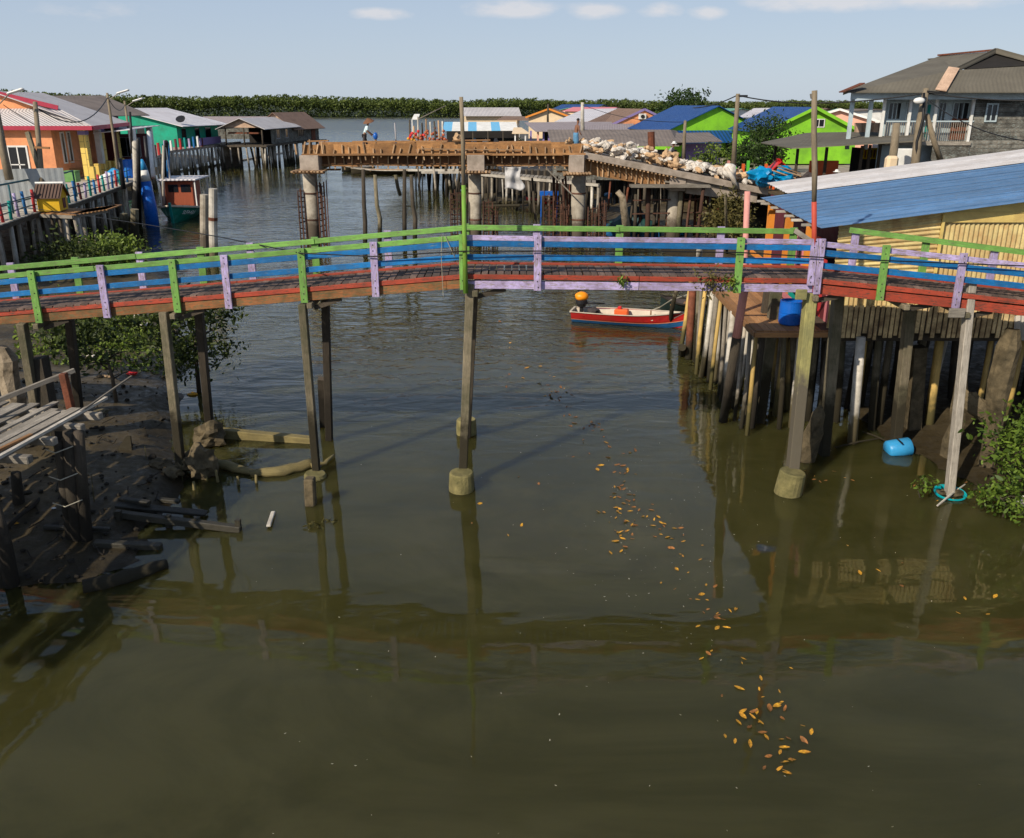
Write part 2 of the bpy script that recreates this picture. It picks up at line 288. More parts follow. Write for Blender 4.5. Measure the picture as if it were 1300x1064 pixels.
    def sheet(s, P00, P10, P01, P11, pitch=.09, amp=.018, seg=4, cap=True, lap=0):
        # corrugated sheet: ribs run from P0* to P1* ; P00->P01 crosses the ribs
        P00, P10, P01, P11 = map(Vector, (P00, P10, P01, P11)); wd = max((P01-P00).length, (P11-P10).length); ln = (P10-P00).length
        nrm = (P10-P00).cross(P01-P00).normalized(); n = int(wd/pitch*seg); b = len(s.v)
        for j in range(n+1):
            t = j/n; o = nrm*amp*math.sin(2*PI*j/seg+.4)
            s.v += [tuple(P00.lerp(P01, t)+o), tuple(P10.lerp(P11, t)+o)]
        sw = max(1, int(.8/pitch)*seg); k = 0
        for j in range(n):
            if j % sw == 0: k = random.random()
            s.idx((b+2*j, b+2*j+1, b+2*j+3, b+2*j+2), [(0, j/n*wd), (ln, j/n*wd), (ln, (j+1)/n*wd), (0, (j+1)/n*wd)], k)
        return s
    def blob(s, c, rx, ry, rz, rot=None, seed=0, amp=.2, sub=2, r=None):
        bm = bmesh.new(); bmesh.ops.create_icosphere(bm, subdivisions=sub, radius=1); M = rot or Matrix.Identity(3); b = len(s.v); r = random.random() if r is None else r
        for v in bm.verts:
            n = 1+(amp*.45*mnoise.noise(v.co*4.3+Vector((seed, 2, seed*2.2))) if sub > 2 else 0)+amp*mnoise.noise(v.co*1.6+Vector((seed*3.1, seed, 0))); p = M @ Vector((v.co.x*rx*n, v.co.y*ry*n, v.co.z*rz*n)); s.v.append(tuple(Vector(c)+p))
        for f in bm.faces: s.idx(tuple(b+v.index for v in f.verts), [(v.co.x, v.co.y) for v in f.verts], r)
        bm.free(); return s
WL = {}
def mk(name, mb, m, parent=None, smooth=False, bevel=0, solid=0, kind=None):
    A = np.array(mb.v, dtype=float); lo, hi = A.min(0), A.max(0); org = Vector(((lo[0]+hi[0])/2, (lo[1]+hi[1])/2, lo[2]))
    me = bpy.data.meshes.new(name); me.from_pydata((A-np.array(org)).tolist(), [], mb.f)
    ul = me.uv_layers.new(name='UVMap'); ul.data.foreach_set('uv', np.array(mb.uv, dtype=np.float32).ravel())
    at = me.attributes.new('rnd', 'FLOAT', 'FACE'); at.data.foreach_set('value', np.array(mb.r, dtype=np.float32))
    ms = m if isinstance(m, (list, tuple)) else [m]
    for x in ms: me.materials.append(MATS[x])
    if smooth: me.polygons.foreach_set('use_smooth', [True]*len(me.polygons))
    o = bpy.data.objects.new(name, me); COL.objects.link(o)
    pw = WL[parent.name] if parent else Vector((0, 0, 0))
    o.location = org-pw; WL[o.name] = org
    if parent: o.parent = parent
    if bevel: b = o.modifiers.new('bevel', 'BEVEL'); b.width = bevel; b.segments = 1; b.limit_method = 'ANGLE'
    if solid: b = o.modifiers.new('solid', 'SOLIDIFY'); b.thickness = solid; b.offset = 0
    if kind: o['kind'] = kind
    return o
def tag(o, label, cat, group=None):
    o['label'] = label; o['category'] = cat
    if group: o['group'] = group
    return o
def thing(name, label, cat, loc, group=None):
    o = bpy.data.objects.new(name, None); COL.objects.link(o); o.empty_display_size = .2; o.location = loc; WL[o.name] = Vector(loc); return tag(o, label, cat, group)
def one(name, mb, m, label, cat, group=None, **k): return tag(mk(name, mb, m, **k), label, cat, group)
def dup(o, loc=None, rz=None, scale=None, label=None, group=None):
    c = o.copy(); COL.objects.link(c)
    for ch in o.children:
        d = ch.copy(); COL.objects.link(d); d.parent = c
        for g in ch.children: e = g.copy(); COL.objects.link(e); e.parent = d
    if loc is not None: c.location = loc
    if rz is not None: c.rotation_euler = (0, 0, rz)
    if scale: c.scale = scale
    if label: c['label'] = label
    if group: c['group'] = group
    return c
def frame(o, rz):
    c, s_ = math.cos(rz), math.sin(rz); o = Vector(o)
    return lambda x, y, z: (o.x+x*c-y*s_, o.y+x*s_+y*c, o.z+z)
def leaves(C, size, up=.3, shape=4, jit=.5, shade=None, parent=None, name='crown', m='leaf_tree', kind=None):
    # many small leaf faces in one mesh, C = centres
    n = len(C); nr = rng.normal(size=(n, 3)); nr[:, 2] += up; nr /= np.linalg.norm(nr, axis=1)[:, None]
    t = rng.normal(size=(n, 3)); t -= (t*nr).sum(1)[:, None]*nr; t /= np.linalg.norm(t, axis=1)[:, None]; b = np.cross(nr, t)
    sz = size*(1+jit*(rng.random(n)-.5)*2); P = []
    prof = [(-1, 0), (-.1, .42), (1, 0), (-.1, -.42)] if shape == 4 else [(-1, 0), (-.5, .36), (.3, .36), (1, 0), (.3, -.36), (-.5, -.36)] if shape == 6 else [(-.8, -.7), (.9, -.6), (.7, .8), (-.7, .6)]
    for a, c in prof: P.append(C+t*(a*sz*.5)[:, None]+b*(c*sz*.5)[:, None]+nr*((abs(a)-.5)*sz*.12)[:, None])
    k = len(prof); V = np.stack(P, 1).reshape(-1, 3); org = np.array([*( (V.min(0)+V.max(0))[:2]/2), V[:, 2].min()])
    me = bpy.data.meshes.new(name); me.vertices.add(n*k); me.vertices.foreach_set('co', (V-org).ravel()); me.loops.add(n*k); me.loops.foreach_set('vertex_index', np.arange(n*k))
    me.polygons.add(n); me.polygons.foreach_set('loop_start', np.arange(n)*k); me.polygons.foreach_set('loop_total', np.full(n, k)); me.update()
    at = me.attributes.new('rnd', 'FLOAT', 'FACE'); v = rng.random(n) if shade is None else shade; at.data.foreach_set('value', v.astype(np.float32))
    me.materials.append(MATS[m]); o = bpy.data.objects.new(name, me); COL.objects.link(o)
    pw = WL[parent.name] if parent else Vector((0, 0, 0)); o.location = Vector(org)-pw; WL[o.name] = Vector(org)
    if parent: o.parent = parent
    if kind: o['kind'] = kind
    return o
def clump_pts(c, rx, ry, rz, nclump, per, cr, flat=0):
    # leaf centres gathered in clumps over an uneven ellipsoid
    out_ = []; sh = []
    for i in range(nclump):
        d = rng.normal(size=3); d /= np.linalg.norm(d); k = .35+.65*rng.random()**.5
        q = np.array(c)+d*np.array([rx, ry, rz])*k*(.8+.35*rng.random()); s = cr*(.6+.7*rng.random()); tone = rng.random()
        p = q+rng.normal(size=(per, 3))*s*.5*np.array([1, 1, .75]); out_.append(p); sh.append(np.clip(tone*.6+rng.random(per)*.55-.1, 0, 1))
    return np.concatenate(out_), np.concatenate(sh)
# ================================================================ SETTING
def plane(name, x0, x1, y0, y1, z, m):
    me = bpy.data.meshes.new(name); me.from_pydata([(x0, y0, z), (x1, y0, z), (x1, y1, z), (x0, y1, z)], [], [(0, 1, 2, 3)]); me.materials.append(m)
    o = bpy.data.objects.new(name, me); COL.objects.link(o); o['kind'] = 'structure'; return o
# ---- water: turbid olive creek, glassy near, rippled further out
m = bpy.data.materials.new('creek_water'); m.use_nodes = True; t = m.node_tree; L = t.links.new; b = t.nodes['Principled BSDF']
b.inputs['Roughness'].default_value = .03; b.inputs['IOR'].default_value = 1.33; b.inputs['Specular IOR Level'].default_value = .5
b.inputs['Subsurface Weight'].default_value = 1; b.inputs['Subsurface Radius'].default_value = (1, .8, .4); b.inputs['Subsurface Scale'].default_value = 3.5
tc = N(t, 'ShaderNodeTexCoord'); sp = N(t, 'ShaderNodeSeparateXYZ'); L(tc.outputs['Object'], sp.inputs[0])
def wn(sc, s, d, rr=.55, dist=0):
    mp = N(t, 'ShaderNodeMapping'); mp.inputs['Scale'].default_value = sc; L(tc.outputs['Object'], mp.inputs[0])
    n = N(t, 'ShaderNodeTexNoise', i_Scale=s, i_Detail=d, i_Roughness=rr, i_Distortion=dist); L(mp.outputs[0], n.inputs['Vector']); return n.outputs['Fac']
def wr(x, *q):
    n = N(t, 'ShaderNodeMapRange')
    for i, v in zip((1, 2, 3, 4), q): n.inputs[i].default_value = v
    L(x, n.inputs[0]); return n.outputs[0]
def wm(op, x, y):
    n = N(t, 'ShaderNodeMath', operation=op)
    for i, q in enumerate((x, y)):
        if isinstance(q, (int, float)): n.inputs[i].default_value = q
        else: L(q, n.inputs[i])
    return n.outputs[0]
cmx = N(t, 'ShaderNodeMix', data_type='RGBA'); cmx.inputs[6].default_value = (.034, .0315, .0085, 1); cmx.inputs[7].default_value = (.050, .046, .0145, 1)
L(wr(wn((.6, 1, 1), .3, 8, .62, 2.2), .38, .62, 0, 1), cmx.inputs[0]); L(cmx.outputs[2], b.inputs['Base Color'])
# wind: calm pool under the bridge, ripples beyond it
wind = wm('MULTIPLY', wr(sp.outputs[1], 16.5, 33, .03, 1), wr(wn((.5, 1, 1), .16, 3), .3, .7, .3, 1.2))
L(wr(sp.outputs[1], 60, 300, .03, .3), b.inputs['Roughness'])
b1 = N(t, 'ShaderNodeBump', i_Distance=.13); L(wn((.7, 1.5, 1), 1.15, 3, .5, .5), b1.inputs['Height']); L(wm('MULTIPLY', wm('MULTIPLY', wind, wr(sp.outputs[1], 40, 90, 1, .5)), .8), b1.inputs['Strength'])
b2 = N(t, 'ShaderNodeBump', i_Distance=.022); L(wn((.75, 1.6, 1), 5.5, 3, .55, .3), b2.inputs['Height']); L(wm('MULTIPLY', wind, .28), b2.inputs['Strength']); L(b1.outputs[0], b2.inputs['Normal'])
b3 = N(t, 'ShaderNodeBump', i_Distance=.10, i_Strength=.14); L(wn((.45, 1, 1), .7, 2, .45, 1.2), b3.inputs['Height']); L(b2.outputs[0], b3.inputs['Normal'])
L(b3.outputs[0], b.inputs['Normal'])
plane('water', -3000, 3000, -40, 6500, 0, m)
# ---- mud banks
mat('mud', (.05, .038, .020), .55, .5, scale=1.2, pv=0, dirt=(.12, .09, .048), damt=.6, dscale=.6, bump=1.0, bscale=6, spec=.3, rv=.25, tide=(.024, .018, .009), tidez=.22, tvar=.16)
LS = [(-330, 830), (-150, 775), (0, 752), (95, 738), (165, 712), (185, 690), (222, 640), (232, 600), (222, 560), (226, 520), (228, 480), (232, 440), (225, 400), (212, 345), (185, 318)]
LP = [G(*p) for p in LS]; LY = [p.y for p in LP]+[52, 62, 80, 105, 138, 142, 150, 400]; LX = [p.x for p in LP]+[-25.5, -29, -35, -43.5, -45, -60, -150, -420]
RP = [(5, 12), (9, 12), (12, 12), (14.5, 11.9), (15.8, 11.3), (16.8, 11.0), (17.8, 10.6), (18.8, 10.2), (19.6, 9.9), (20.5, 9.6), (23, 9.4), (28, 9.2), (34, 9), (45, 9.5), (54, 8.2), (60, 6.8), (66, 5.2), (70, 3.2), (72.5, .3), (74.5, -3), (77, -5.0), (110, -6), (118, -4), (140, -4), (230, -6), (400, -10)]
def mudz(x, y):
    xl = np.interp(y, LY, LX); xr = np.interp(y, [p[0] for p in RP], [p[1] for p in RP])
    d = max(xl-x, x-xr); n = mnoise.noise(Vector((x*.5, y*.5, 0)))*.9+mnoise.noise(Vector((x*1.7, y*1.7, 4)))*.35
    d += n*.55; z = d*.13 if d > 0 else d*.3
    if z > 0 and x < 0: z += .22*min(1, max(0, (y-14.6)/2.2))*min(1, d/.6)
    z = .9*math.tanh(z/.9) if z > 0 else max(z, -1.2)
    return z+.05*mnoise.noise(Vector((x*3, y*3, 9)))*(1 if z > -.1 else 0)+.03*mnoise.noise(Vector((x*8, y*8, 2)))
ys = np.concatenate([np.arange(2, 34, .25), np.arange(34, 80, .6), np.arange(80, 240, 2.5)]); xs = np.concatenate([np.arange(-160, -40, 4), np.arange(-40, -18, .7), np.arange(-18, 18, .25), np.arange(18, 40, .7), np.arange(40, 180, 4)])
V = [(x, y, mudz(x, y)) for y in ys for x in xs]; nx = len(xs)
Fc = [(j*nx+i, j*nx+i+1, (j+1)*nx+i+1, (j+1)*nx+i) for j in range(len(ys)-1) for i in range(nx-1) if max(V[j*nx+i][2], V[j*nx+i+1][2], V[(j+1)*nx+i][2], V[(j+1)*nx+i+1][2]) > -.3]
me = bpy.data.meshes.new('mudbank'); me.from_pydata(V, [], Fc); me.materials.append(MATS['mud']); me.polygons.foreach_set('use_smooth', [True]*len(Fc))
o = bpy.data.objects.new('mudbank', me); COL.objects.link(o); o['kind'] = 'structure'
# ---- far shore and its mangrove wood
mat('far_land_soil', (.03, .04, .015), .9, .3, scale=.05, pv=0)
fs = MB(); prof = [(-1400, 470), (-500, 452), (-330, 470), (-150, 545), (-40, 560), (60, 640), (300, 780), (1500, 900)]
for i in range(len(prof)-1):
    (xa, ya), (xb, yb) = prof[i], prof[i+1]
    fs.face([(xa, ya-6, -.3), (xb, yb-6, -.3), (xb, yb+10, .8), (xa, ya+10, .8)], [(0, 0)]*4); fs.face([(xa, ya+10, .8), (xb, yb+10, .8), (xb*4, 7000, 1.2), (xa*4, 7000, 1.2)], [(0, 0)]*4)
o = mk('far_land', fs, 'far_land_soil'); o['kind'] = 'structure'
pts = []; shd = []
for row in range(4):
    x = -560
    while x < 640:
        y = np.interp(x, [p[0] for p in prof], [p[1] for p in prof])+row*6+rng.random()*4
        hump = 5.2*math.exp(-((x+310)/85)**2)+1.0*math.exp(-((x+120)/70)**2)
        h = 9.6+hump+row*.65+.7*math.sin(x*.031)+.5*math.sin(x*.083+1)+rng.normal()*.45+.8*mnoise.noise(Vector((x*.02, row*3, 0))); r = 2.0+1.5*rng.random()
        if y > 620: h *= .92
        n = 190 if row < 3 else 120; nt_ = max(1, int(n*.4))
        # rounded crown over a skirt that reaches down to the water
        u = rng.normal(size=(n, 3)); u /= np.linalg.norm(u, axis=1)[:, None]; p = u*np.array([r, r, r*1.0])*(.75+.3*rng.random((n, 1)))+np.array([x, y, h-r])
        q = np.stack([x+rng.normal(size=nt_)*r*.75, y+rng.normal(size=nt_)*r*.4, .6+rng.random(nt_)*(h-r)], 1)
        pts += [p, q]; tone = rng.random()*.35+.2*rng.random()**3; zz = (p[:, 2]-(h-2*r))/(2*r)
        shd += [np.clip(tone+.45*rng.random(n), 0, 1), np.clip(tone*.6+.4*rng.random(nt_), 0, 1)]  # skirt leaves toned darker: shade below the crowns put into the leaf colour
        x += r*(1.1+.5*rng.random())
o = leaves(np.concatenate(pts), 0.85, up=.5, shape=5, shade=np.concatenate(shd), name='mangrove_wood', m='leaf_far', kind='stuff')
o['label'] = 'long band of green mangrove wood along the far shore'
# ================================================================ OLD FOOTBRIDGE
fb = thing('footbridge', 'old wooden footbridge with green, lilac and blue railings crossing the creek', 'footbridge', (0, 17.7, 0))
# near edge of the deck as a line of points, and the far edge
SB = 1.053
PX = [(a, b_, c*SB) for a, b_, c in [(-400, 425, 18.8), (-110, 402.5, 18.0), (0, 393, 17.75), (300, 370, 17.35), (588, 346, 17.0), (812, 348.5, 17.0), (1036, 351.5, 17.0), (1170, 364.5, 17.0), (1300, 379, 16.95), (1400, 390, 16.9), (1700, 424, 16.85)]]
NE = [D(*p) for p in PX]; WID = 1.15
def at_x(x, off=0.0, dz=0.0):      # a point of the bridge, off metres behind the near edge
    for i in range(len(NE)-1):
        if x <= NE[i+1].x or i == len(NE)-2:
            q = NE[i].lerp(NE[i+1], (x-NE[i].x)/(NE[i+1].x-NE[i].x)); return Vector((x, q.y+off*SB, q.z+dz*SB))
def px_x(px, off=0.0, row=340):    # x of the bridge seen at a photo column
    x = (px-650)/F*17.2
    for _ in range(4): q = at_x(x, off); x = D(px, row, q.y).x
    return x
dk = MB(); x = NE[0].x
while x < NE[-1].x:
    wd = .155+.03*random.random(); dz = random.uniform(-.006, .006); sk = random.uniform(-.012, .012)
    a, b_ = at_x(x+wd/2+sk, .03, dz-.035), at_x(x+wd/2-sk, WID-.03, dz-.035); dk.beam(a, b_, wd-.018-.012*random.random(), .04)
    x += wd
mk('deck', dk, 'deck_plank', fb)
def run(name, m, xa, xb, off, dz, w_, h_, n=None, parent=fb, jit=.006, bev=.006):
    # a timber following the bridge between two x, cut where the bridge bends
    xs_ = [xa]+[k.x for k in NE if xa+.05 < k.x < xb-.05 and k in (NE[1], NE[4], NE[6], NE[9])]+[xb]
    for i in range(len(xs_)-1):
        k = MB(); k.beam(at_x(xs_[i], off, dz+random.uniform(-jit, jit)), at_x(xs_[i+1], off, dz+random.uniform(-jit, jit)), w_, h_); mk(name, k, m, parent, bevel=bev)
def cut(name, m, cols, off, dz, w_, h_, **k):
    X = [px_x(c, off) for c in cols]
    for a, b_ in zip(X, X[1:]): run(name, m, a+.006, b_-.006, off, dz, w_, h_, **k)
cut('kerb_board', 'red_paint', [-385, -90, 225, 588, 812, 1036, 1225, 1380, 1660], .06, -.088, .11, .10)
cut('kerb_board', 'red_paint', [-385, -90, 300, 590, 900, 1036, 1200, 1380, 1660], WID-.05, -.0, .09, .05)
cut('side_beam', 'rust_orange_beam', [-385, -90, 225, 588], .08, -.24, .10, .19); cut('side_beam', 'lilac_paint', [590, 812, 1034], .08, -.255, .10, .17); cut('side_beam', 'red_paint', [1037, 1225, 1380, 1660], .08, -.262, .10, .20)
cut('far_beam', 'pile_dark', [-385, -90, 225, 588, 1034, 1380, 1660], WID-.08, -.25, .10, .2)
# railing: heights above the deck edge
cut('top_rail', 'green_paint', [-385, -90, 120, 385, 588], .03, .705, .045, .11); cut('top_rail', 'lilac_paint', [588, 682, 938, 1034], .03, .695, .045, .105); cut('top_rail', 'lilac_paint', [1037, 1122, 1225, 1380, 1660], .03, .66, .045, .115)
for dz in (.585, .315): cut('mid_rail', 'blue_paint', [-385, -90, 128, 385, 588], .03, dz, .04, .118)
for dz in (.585, .315): cut('mid_rail', 'blue_paint', [588, 682, 938, 1034], .03, dz-.005, .04, .12)
for dz in (.49, .235): cut('mid_rail', 'blue_paint', [1037, 1122, 1225, 1380, 1660], .03, dz, .04, .13)
cut('far_rail', 'green_paint', [-385, -90, 175, 402, 590], WID+.0, .735, .05, .118); cut('far_rail', 'green_paint', [590, 785, 1003], WID, .745, .05, .118)
k = MB(); k.beam(at_x(px_x(1004, WID), WID, .77), at_x(px_x(1033, WID), WID, .50), .05, .11); mk('far_rail', k, 'grey_wood', fb)
k = MB(); k.beam(at_x(px_x(1073, WID), WID, .88), at_x(px_x(1660, WID), WID, .72), .05, .12); mk('far_rail', k, 'green_paint', fb)
def rpost(col, m, off, z0, z1, wd=.165, lean=0):
    x = px_x(col, off); k = MB(); k.beam(at_x(x-lean, off, z0), at_x(x+lean, off, z1), .06, wd, up=(1, 0, 0)); nf = len(k.f)
    if off < 0:
        for zz in (z0+.07, z0+.19, -.01, .30, .60, .72):
            if zz > z0+.02: q = at_x(x+random.uniform(-.02, .02), off-.032, zz); k.box(q.x-.012, q.x+.012, q.y-.004, q.y+.004, q.z-.013, q.z+.013)
    o = mk('railing_post', k, [m, 'black_pipe'], fb, bevel=.006)
    for f_ in list(o.data.polygons)[nf:]: f_.material_index = 1
for c, m in ((-68, 'lilac_paint'), (38, 'green_paint'), (127, 'lilac_paint'), (219, 'green_paint'), (285.5, 'lilac_paint'), (383.5, 'green_paint'), (475.5, 'lilac_paint'), (588, 'green_paint'), (682.5, 'lilac_paint'), (938, 'green_paint'), (1031, 'lilac_paint'), (1040, 'lilac_paint'), (1122, 'green_paint'), (1221, 'lilac_paint'), (1345, 'green_paint')):
    rpost(c, m, -.035, -.345 if c != 1031 else -.17, .775, .155 if c not in (1031, 1040) else .14)
for c, m in ((14, 'lilac_paint'), (97, 'green_paint'), (179, 'lilac_paint'), (257, 'green_paint'), (320, 'lilac_paint'), (402, 'green_paint'), (494, 'lilac_paint'), (592, 'green_paint'), (681, 'lilac_paint'), (785, 'green_paint'), (912, 'lilac_paint'), (1003, 'green_paint'), (1081, 'lilac_paint'), (1171, 'green_paint'), (1259, 'lilac_paint')):
    rpost(c, m, WID+.055, -.3, .82)
# piles: (top px, base px, level of base, width, material)
def pile(tp, bp, z, wd, m, yo, foot=None, r=None):
    a, b_ = D(*tp, NE[4].y+yo), G(*bp, z); b_.z -= .5; k = MB(); k.beam(b_, a, wd, wd*.85, up=(1, 0, 0)); o = mk('pile', k, m, fb, bevel=.012)
    if foot:
        c = G(*foot[0], 0); k = MB(); rr, hh, ti = foot[1], foot[2], foot[3]
        prof = [(rr*1.0, -.5), (rr*1.03, .05), (rr, hh*.6), (rr*.97, hh-.03), (rr*.9, hh)]
        k.lathe((c.x, c.y+.1, 0), prof, 20, tilt=Matrix.Rotation(ti, 3, 'Y')); mk('concrete_footing', k, 'mossy_concrete', o, smooth=False)
    return a
pile((208, 396), (230, 598), .15, .20, 'pile_wood', .5); pile((384, 386), (402, 598), 0.05, .19, 'pile_wood', .2, foot=((399, 608), .25, .10, .1))
pile((597, 360), (586, 606), .2, .215, 'pile_wood', .12, foot=((585.5, 624), .275, .43, .02))
pile((1029, 372), (1005, 608), .25, .27, 'pile_yellowed', .1, foot=((1002, 628), .29, .52, .12))
pile((1233, 360), (1207, 628), .05, .19, 'grey_wood', .16); pile((28, 410), (52, 560), .5, .21, 'pile_wood', .8)
for tp, bp, z, wd, m, yo in (((88, 403), (99, 520), .45, .20, 'pile_dark', 2.2), ((252, 388), (266, 545), .1, .21, 'pile_dark', 1.7), ((413, 378), (417, 556), 0, .20, 'pile_dark', 1.5), ((603, 362), (592, 548), .1, .20, 'pile_dark', 1.4), ((1064, 375), (1047, 572), .1, .26, 'pile_wood', 1.45), ((1156, 388), (1138, 560), .2, .25, 'pile_wood', 1.6)):
    pile(tp, bp, z, wd, m, yo, foot=((592, 552), .26, .40, 0) if tp[0] == 603 else None)
k = MB(); k.beam(G(411, 556, -.4), G(409, 482, 1.6)+Vector((-.05, .1, 0)), .14, .16, up=(1, 0, 0)); mk('spliced_pile', k, 'pile_dark', fb)
k = MB(); b0 = G(394, 640, 0); k.beam(b0-Vector((0, 0, .4)), b0+Vector((.03, 0, .62)), .24, .22, up=(1, 0, 0)); mk('pile_stub', k, 'mud_concrete', fb, bevel=.03)
for c, dz in ((30, -.41), (208, -.41), (385, -.41), (597, -.42), (1032, -.43), (1150, -.43), (1229, -.46)):
    x = px_x(c); k = MB(); k.beam(at_x(x+.1, -.12, dz), at_x(x+.1, WID+.15, dz), .12, .12); mk('crossbeam', k, 'pile_wood', fb, bevel=.01)
    k = MB(); k.beam(at_x(x+.14, .15, dz-.1), at_x(x+.75, .15, -.36), .06, .10); mk('knee_brace', k, 'pile_dark', fb)
k = MB(); q = at_x(px_x(1024), -.1, -.33); k.box(q.x-.22, q.x+.02, q.y-.06, q.y, q.z-.12, q.z+.1); mk('bracket_board', k, 'pile_yellowed', fb, bevel=.01)
k = MB(); q = at_x(px_x(1221), -.12, -.42); k.box(q.x-.2, q.x+.14, q.y-.06, q.y, q.z-.1, q.z+.1); mk('bracket_board', k, 'grey_wood', fb, bevel=.01)
# bolts on the near posts are too small to be parts: one mesh of nail heads
for c, n, s_ in ((906, 26, .26), (929, 14, .16), (790, 8, .12)):
    q = at_x(px_x(c), -.06, -.13); P = np.array(q)+rng.normal(size=(n*7, 3))*np.array([s_*.55, .06, s_*.6]); o = leaves(P, .085, shape=6, name='weed_tuft', m='leaf_dry' if c == 906 else 'leaf_shrub')
    tag(o, {906: 'largest tuft of dry weeds growing out of the lilac bridge beam', 929: 'small tuft of weeds beside a green post on the lilac beam', 790: 'tiny green tuft on the red kerb of the bridge'}[c], 'weeds')
# poles standing on the bridge
po = thing('lamp_pole', 'tall slim bamboo pole painted green at its foot at the bend of the footbridge', 'pole', at_x(px_x(591), -.08, -.4))
a, b_, c = at_x(px_x(591), -.1, -.4), D(588.5, 235, 17.8), D(585.5, 123, 17.8)
k = MB().tube([a, a.lerp(b_, .5), b_], [.055, .05, .045], 9); mk('painted_foot', k, 'pole_green', po, smooth=True)
k = MB().tube([b_, b_.lerp(c, .5)+Vector((.01, 0, 0)), c], [.044, .042, .04], 9); mk('bare_shaft', k, 'pole_wood', po, smooth=True)
po = thing('lamp_pole', 'bare wooden pole with a red painted foot at the right bend of the footbridge', 'pole', at_x(px_x(1034), -.1, 0))
a, b_, c = at_x(px_x(1033), -.0, .3), D(1033.5, 256, 17.85), D(1034, 115, 17.85)
k = MB().tube([a, b_], [.055, .053], 9); mk('painted_foot', k, 'pole_red', po, smooth=True)
k = MB().tube([b_, b_.lerp(c, .3)+Vector((.01, 0, 0)), b_.lerp(c, .62)-Vector((.008, 0, 0)), c], [.05, .06, .058, .055], 9); mk('bare_shaft', k, 'pole_wood', po, smooth=True)
k = MB().beam(D(1030, 119, 17.85), D(1031, 125, 17.85), .05, .05); mk('bracket', k, 'grey_wood', po)
# fishing line loops and the black cable
def wire(name, pts, r, m, label, cat, sag=0.0, n=14, group=None):
    Q = []
    for i in range(len(pts)-1):
        a, b_ = Vector(pts[i]), Vector(pts[i+1])
        for j in range(n):
            t_ = j/n; p = a.lerp(b_, t_); p.z -= sag*4*t_*(1-t_)*(b_-a).length; Q.append(p)
    Q.append(Vector(pts[-1])); return one(name, MB().tube(Q, r, 5), m, label, cat, group, smooth=True)
wire('power_cable', [D(20, 262, 40), D(90, 271, 34), D(185, 285, 27), D(280, 301, 21), at_x(px_x(385), -.12, .69), at_x(px_x(475), -.13, .50), at_x(px_x(590), -.17, .46), at_x(px_x(682), -.12, .47), at_x(px_x(840), -.10, .49), at_x(px_x(938), -.12, .49), at_x(px_x(1036), -.13, .42), at_x(px_x(1122), -.12, .48), at_x(px_x(1222), -.12, .58), at_x(px_x(1390), -.14, .78)], .014, 'cable_black', 'thick black cable slung along the near railing of the footbridge', 'cable', n=3)
q = at_x(px_x(565), -.03, .74)
k = MB().tube([q+Vector((-.05, .02, .03)), q+Vector((-.07, -.01, -.4)), q+Vector((-.05, -.02, -1.25))], .006, 4).tube([q+Vector((.02, .02, .03)), q+Vector((.16, -.02, -.3)), q+Vector((.3, .1, -.62))], .007, 4)
one('rope', k, 'rope', 'thin pale string tied to the green top rail near the middle of the bridge', 'string')
# ================================================================ BUILDING HELPERS
def house_walls(T, w_, l, z0, ze, zr, m, root, ridge='y', name='wall'):
    k = MB()
    if ridge == 'y':
        f = [(0, z0), (w_, z0), (w_, ze), (w_/2, zr), (0, ze)]
        k.face([T(x, 0, z) for x, z in f], f, .5); k.face([T(x, l, z) for x, z in f[::-1]], f[::-1], .5)
        for x in (0, w_):
            a = [(x, 0, z0), (x, l, z0), (x, l, ze), (x, 0, ze)]; k.face([T(*q) for q in (a if x else a[::-1])], [(0, z0), (l, z0), (l, ze), (0, ze)], .5)
    else:
        f = [(0, z0), (l, z0), (l, ze), (l/2, zr), (0, ze)]
        k.face([T(0, y, z) for y, z in f[::-1]], f[::-1], .5); k.face([T(w_, y, z) for y, z in f], f, .5)
        for y in (0, l):
            a = [(0, y, z0), (w_, y, z0), (w_, y, ze), (0, y, ze)]; k.face([T(*q) for q in (a[::-1] if y else a)], [(0, z0), (w_, z0), (w_, ze), (0, ze)], .5)
    return mk(name, k, m, root)
def gable_roof(T, w_, l, ze, zr, m, root, ov=.5, t=.07, ridge='y', of=None, ob=None, cut_lo=None):
    # one folded sheet; ridge along y or x
    of = ov if of is None else of; ob = ov if ob is None else ob
    half = (w_ if ridge == 'y' else l)/2; s_ = (zr-ze)/half; prof = [(-ov, ze-ov*s_), (half, zr), (2*half+ov, ze-ov*s_)]
    lo, hi = -of, (l if ridge == 'y' else w_)+ob; P = (lambda a, b, z: T(a, b, z)) if ridge == 'y' else (lambda a, b, z: T(b, a, z))
    k = MB(); sl_ = math.hypot(half+ov, (half+ov)*s_)
    for (a, za), (b, zb), r in ((prof[0], prof[1], .4), (prof[1], prof[2], .6)):
        k.face([P(a, lo, za+t), P(b, lo, zb+t), P(b, hi, zb+t), P(a, hi, za+t)], [(0, lo), (sl_, lo), (sl_, hi), (0, hi)], r)
        k.face([P(a, lo, za), P(a, hi, za), P(b, hi, zb), P(b, lo, zb)], [(0, 0)]*4, r)
        k.face([P(a, lo, za), P(b, lo, zb), P(b, lo, zb+t), P(a, lo, za+t)], [(0, 0)]*4, r); k.face([P(a, hi, za), P(a, hi, za+t), P(b, hi, zb+t), P(b, hi, zb)], [(0, 0)]*4, r)
    a, za = prof[0]; k.face([P(a, lo, za), P(a, lo, za+t), P(a, hi, za+t), P(a, hi, za)], [(0, 0)]*4, .4)
    a, za = prof[2]; k.face([P(a, lo, za), P(a, hi, za), P(a, hi, za+t), P(a, lo, za+t)], [(0, 0)]*4, .6)
    bm = bmesh.new(); return mk('roof', k, m, root)
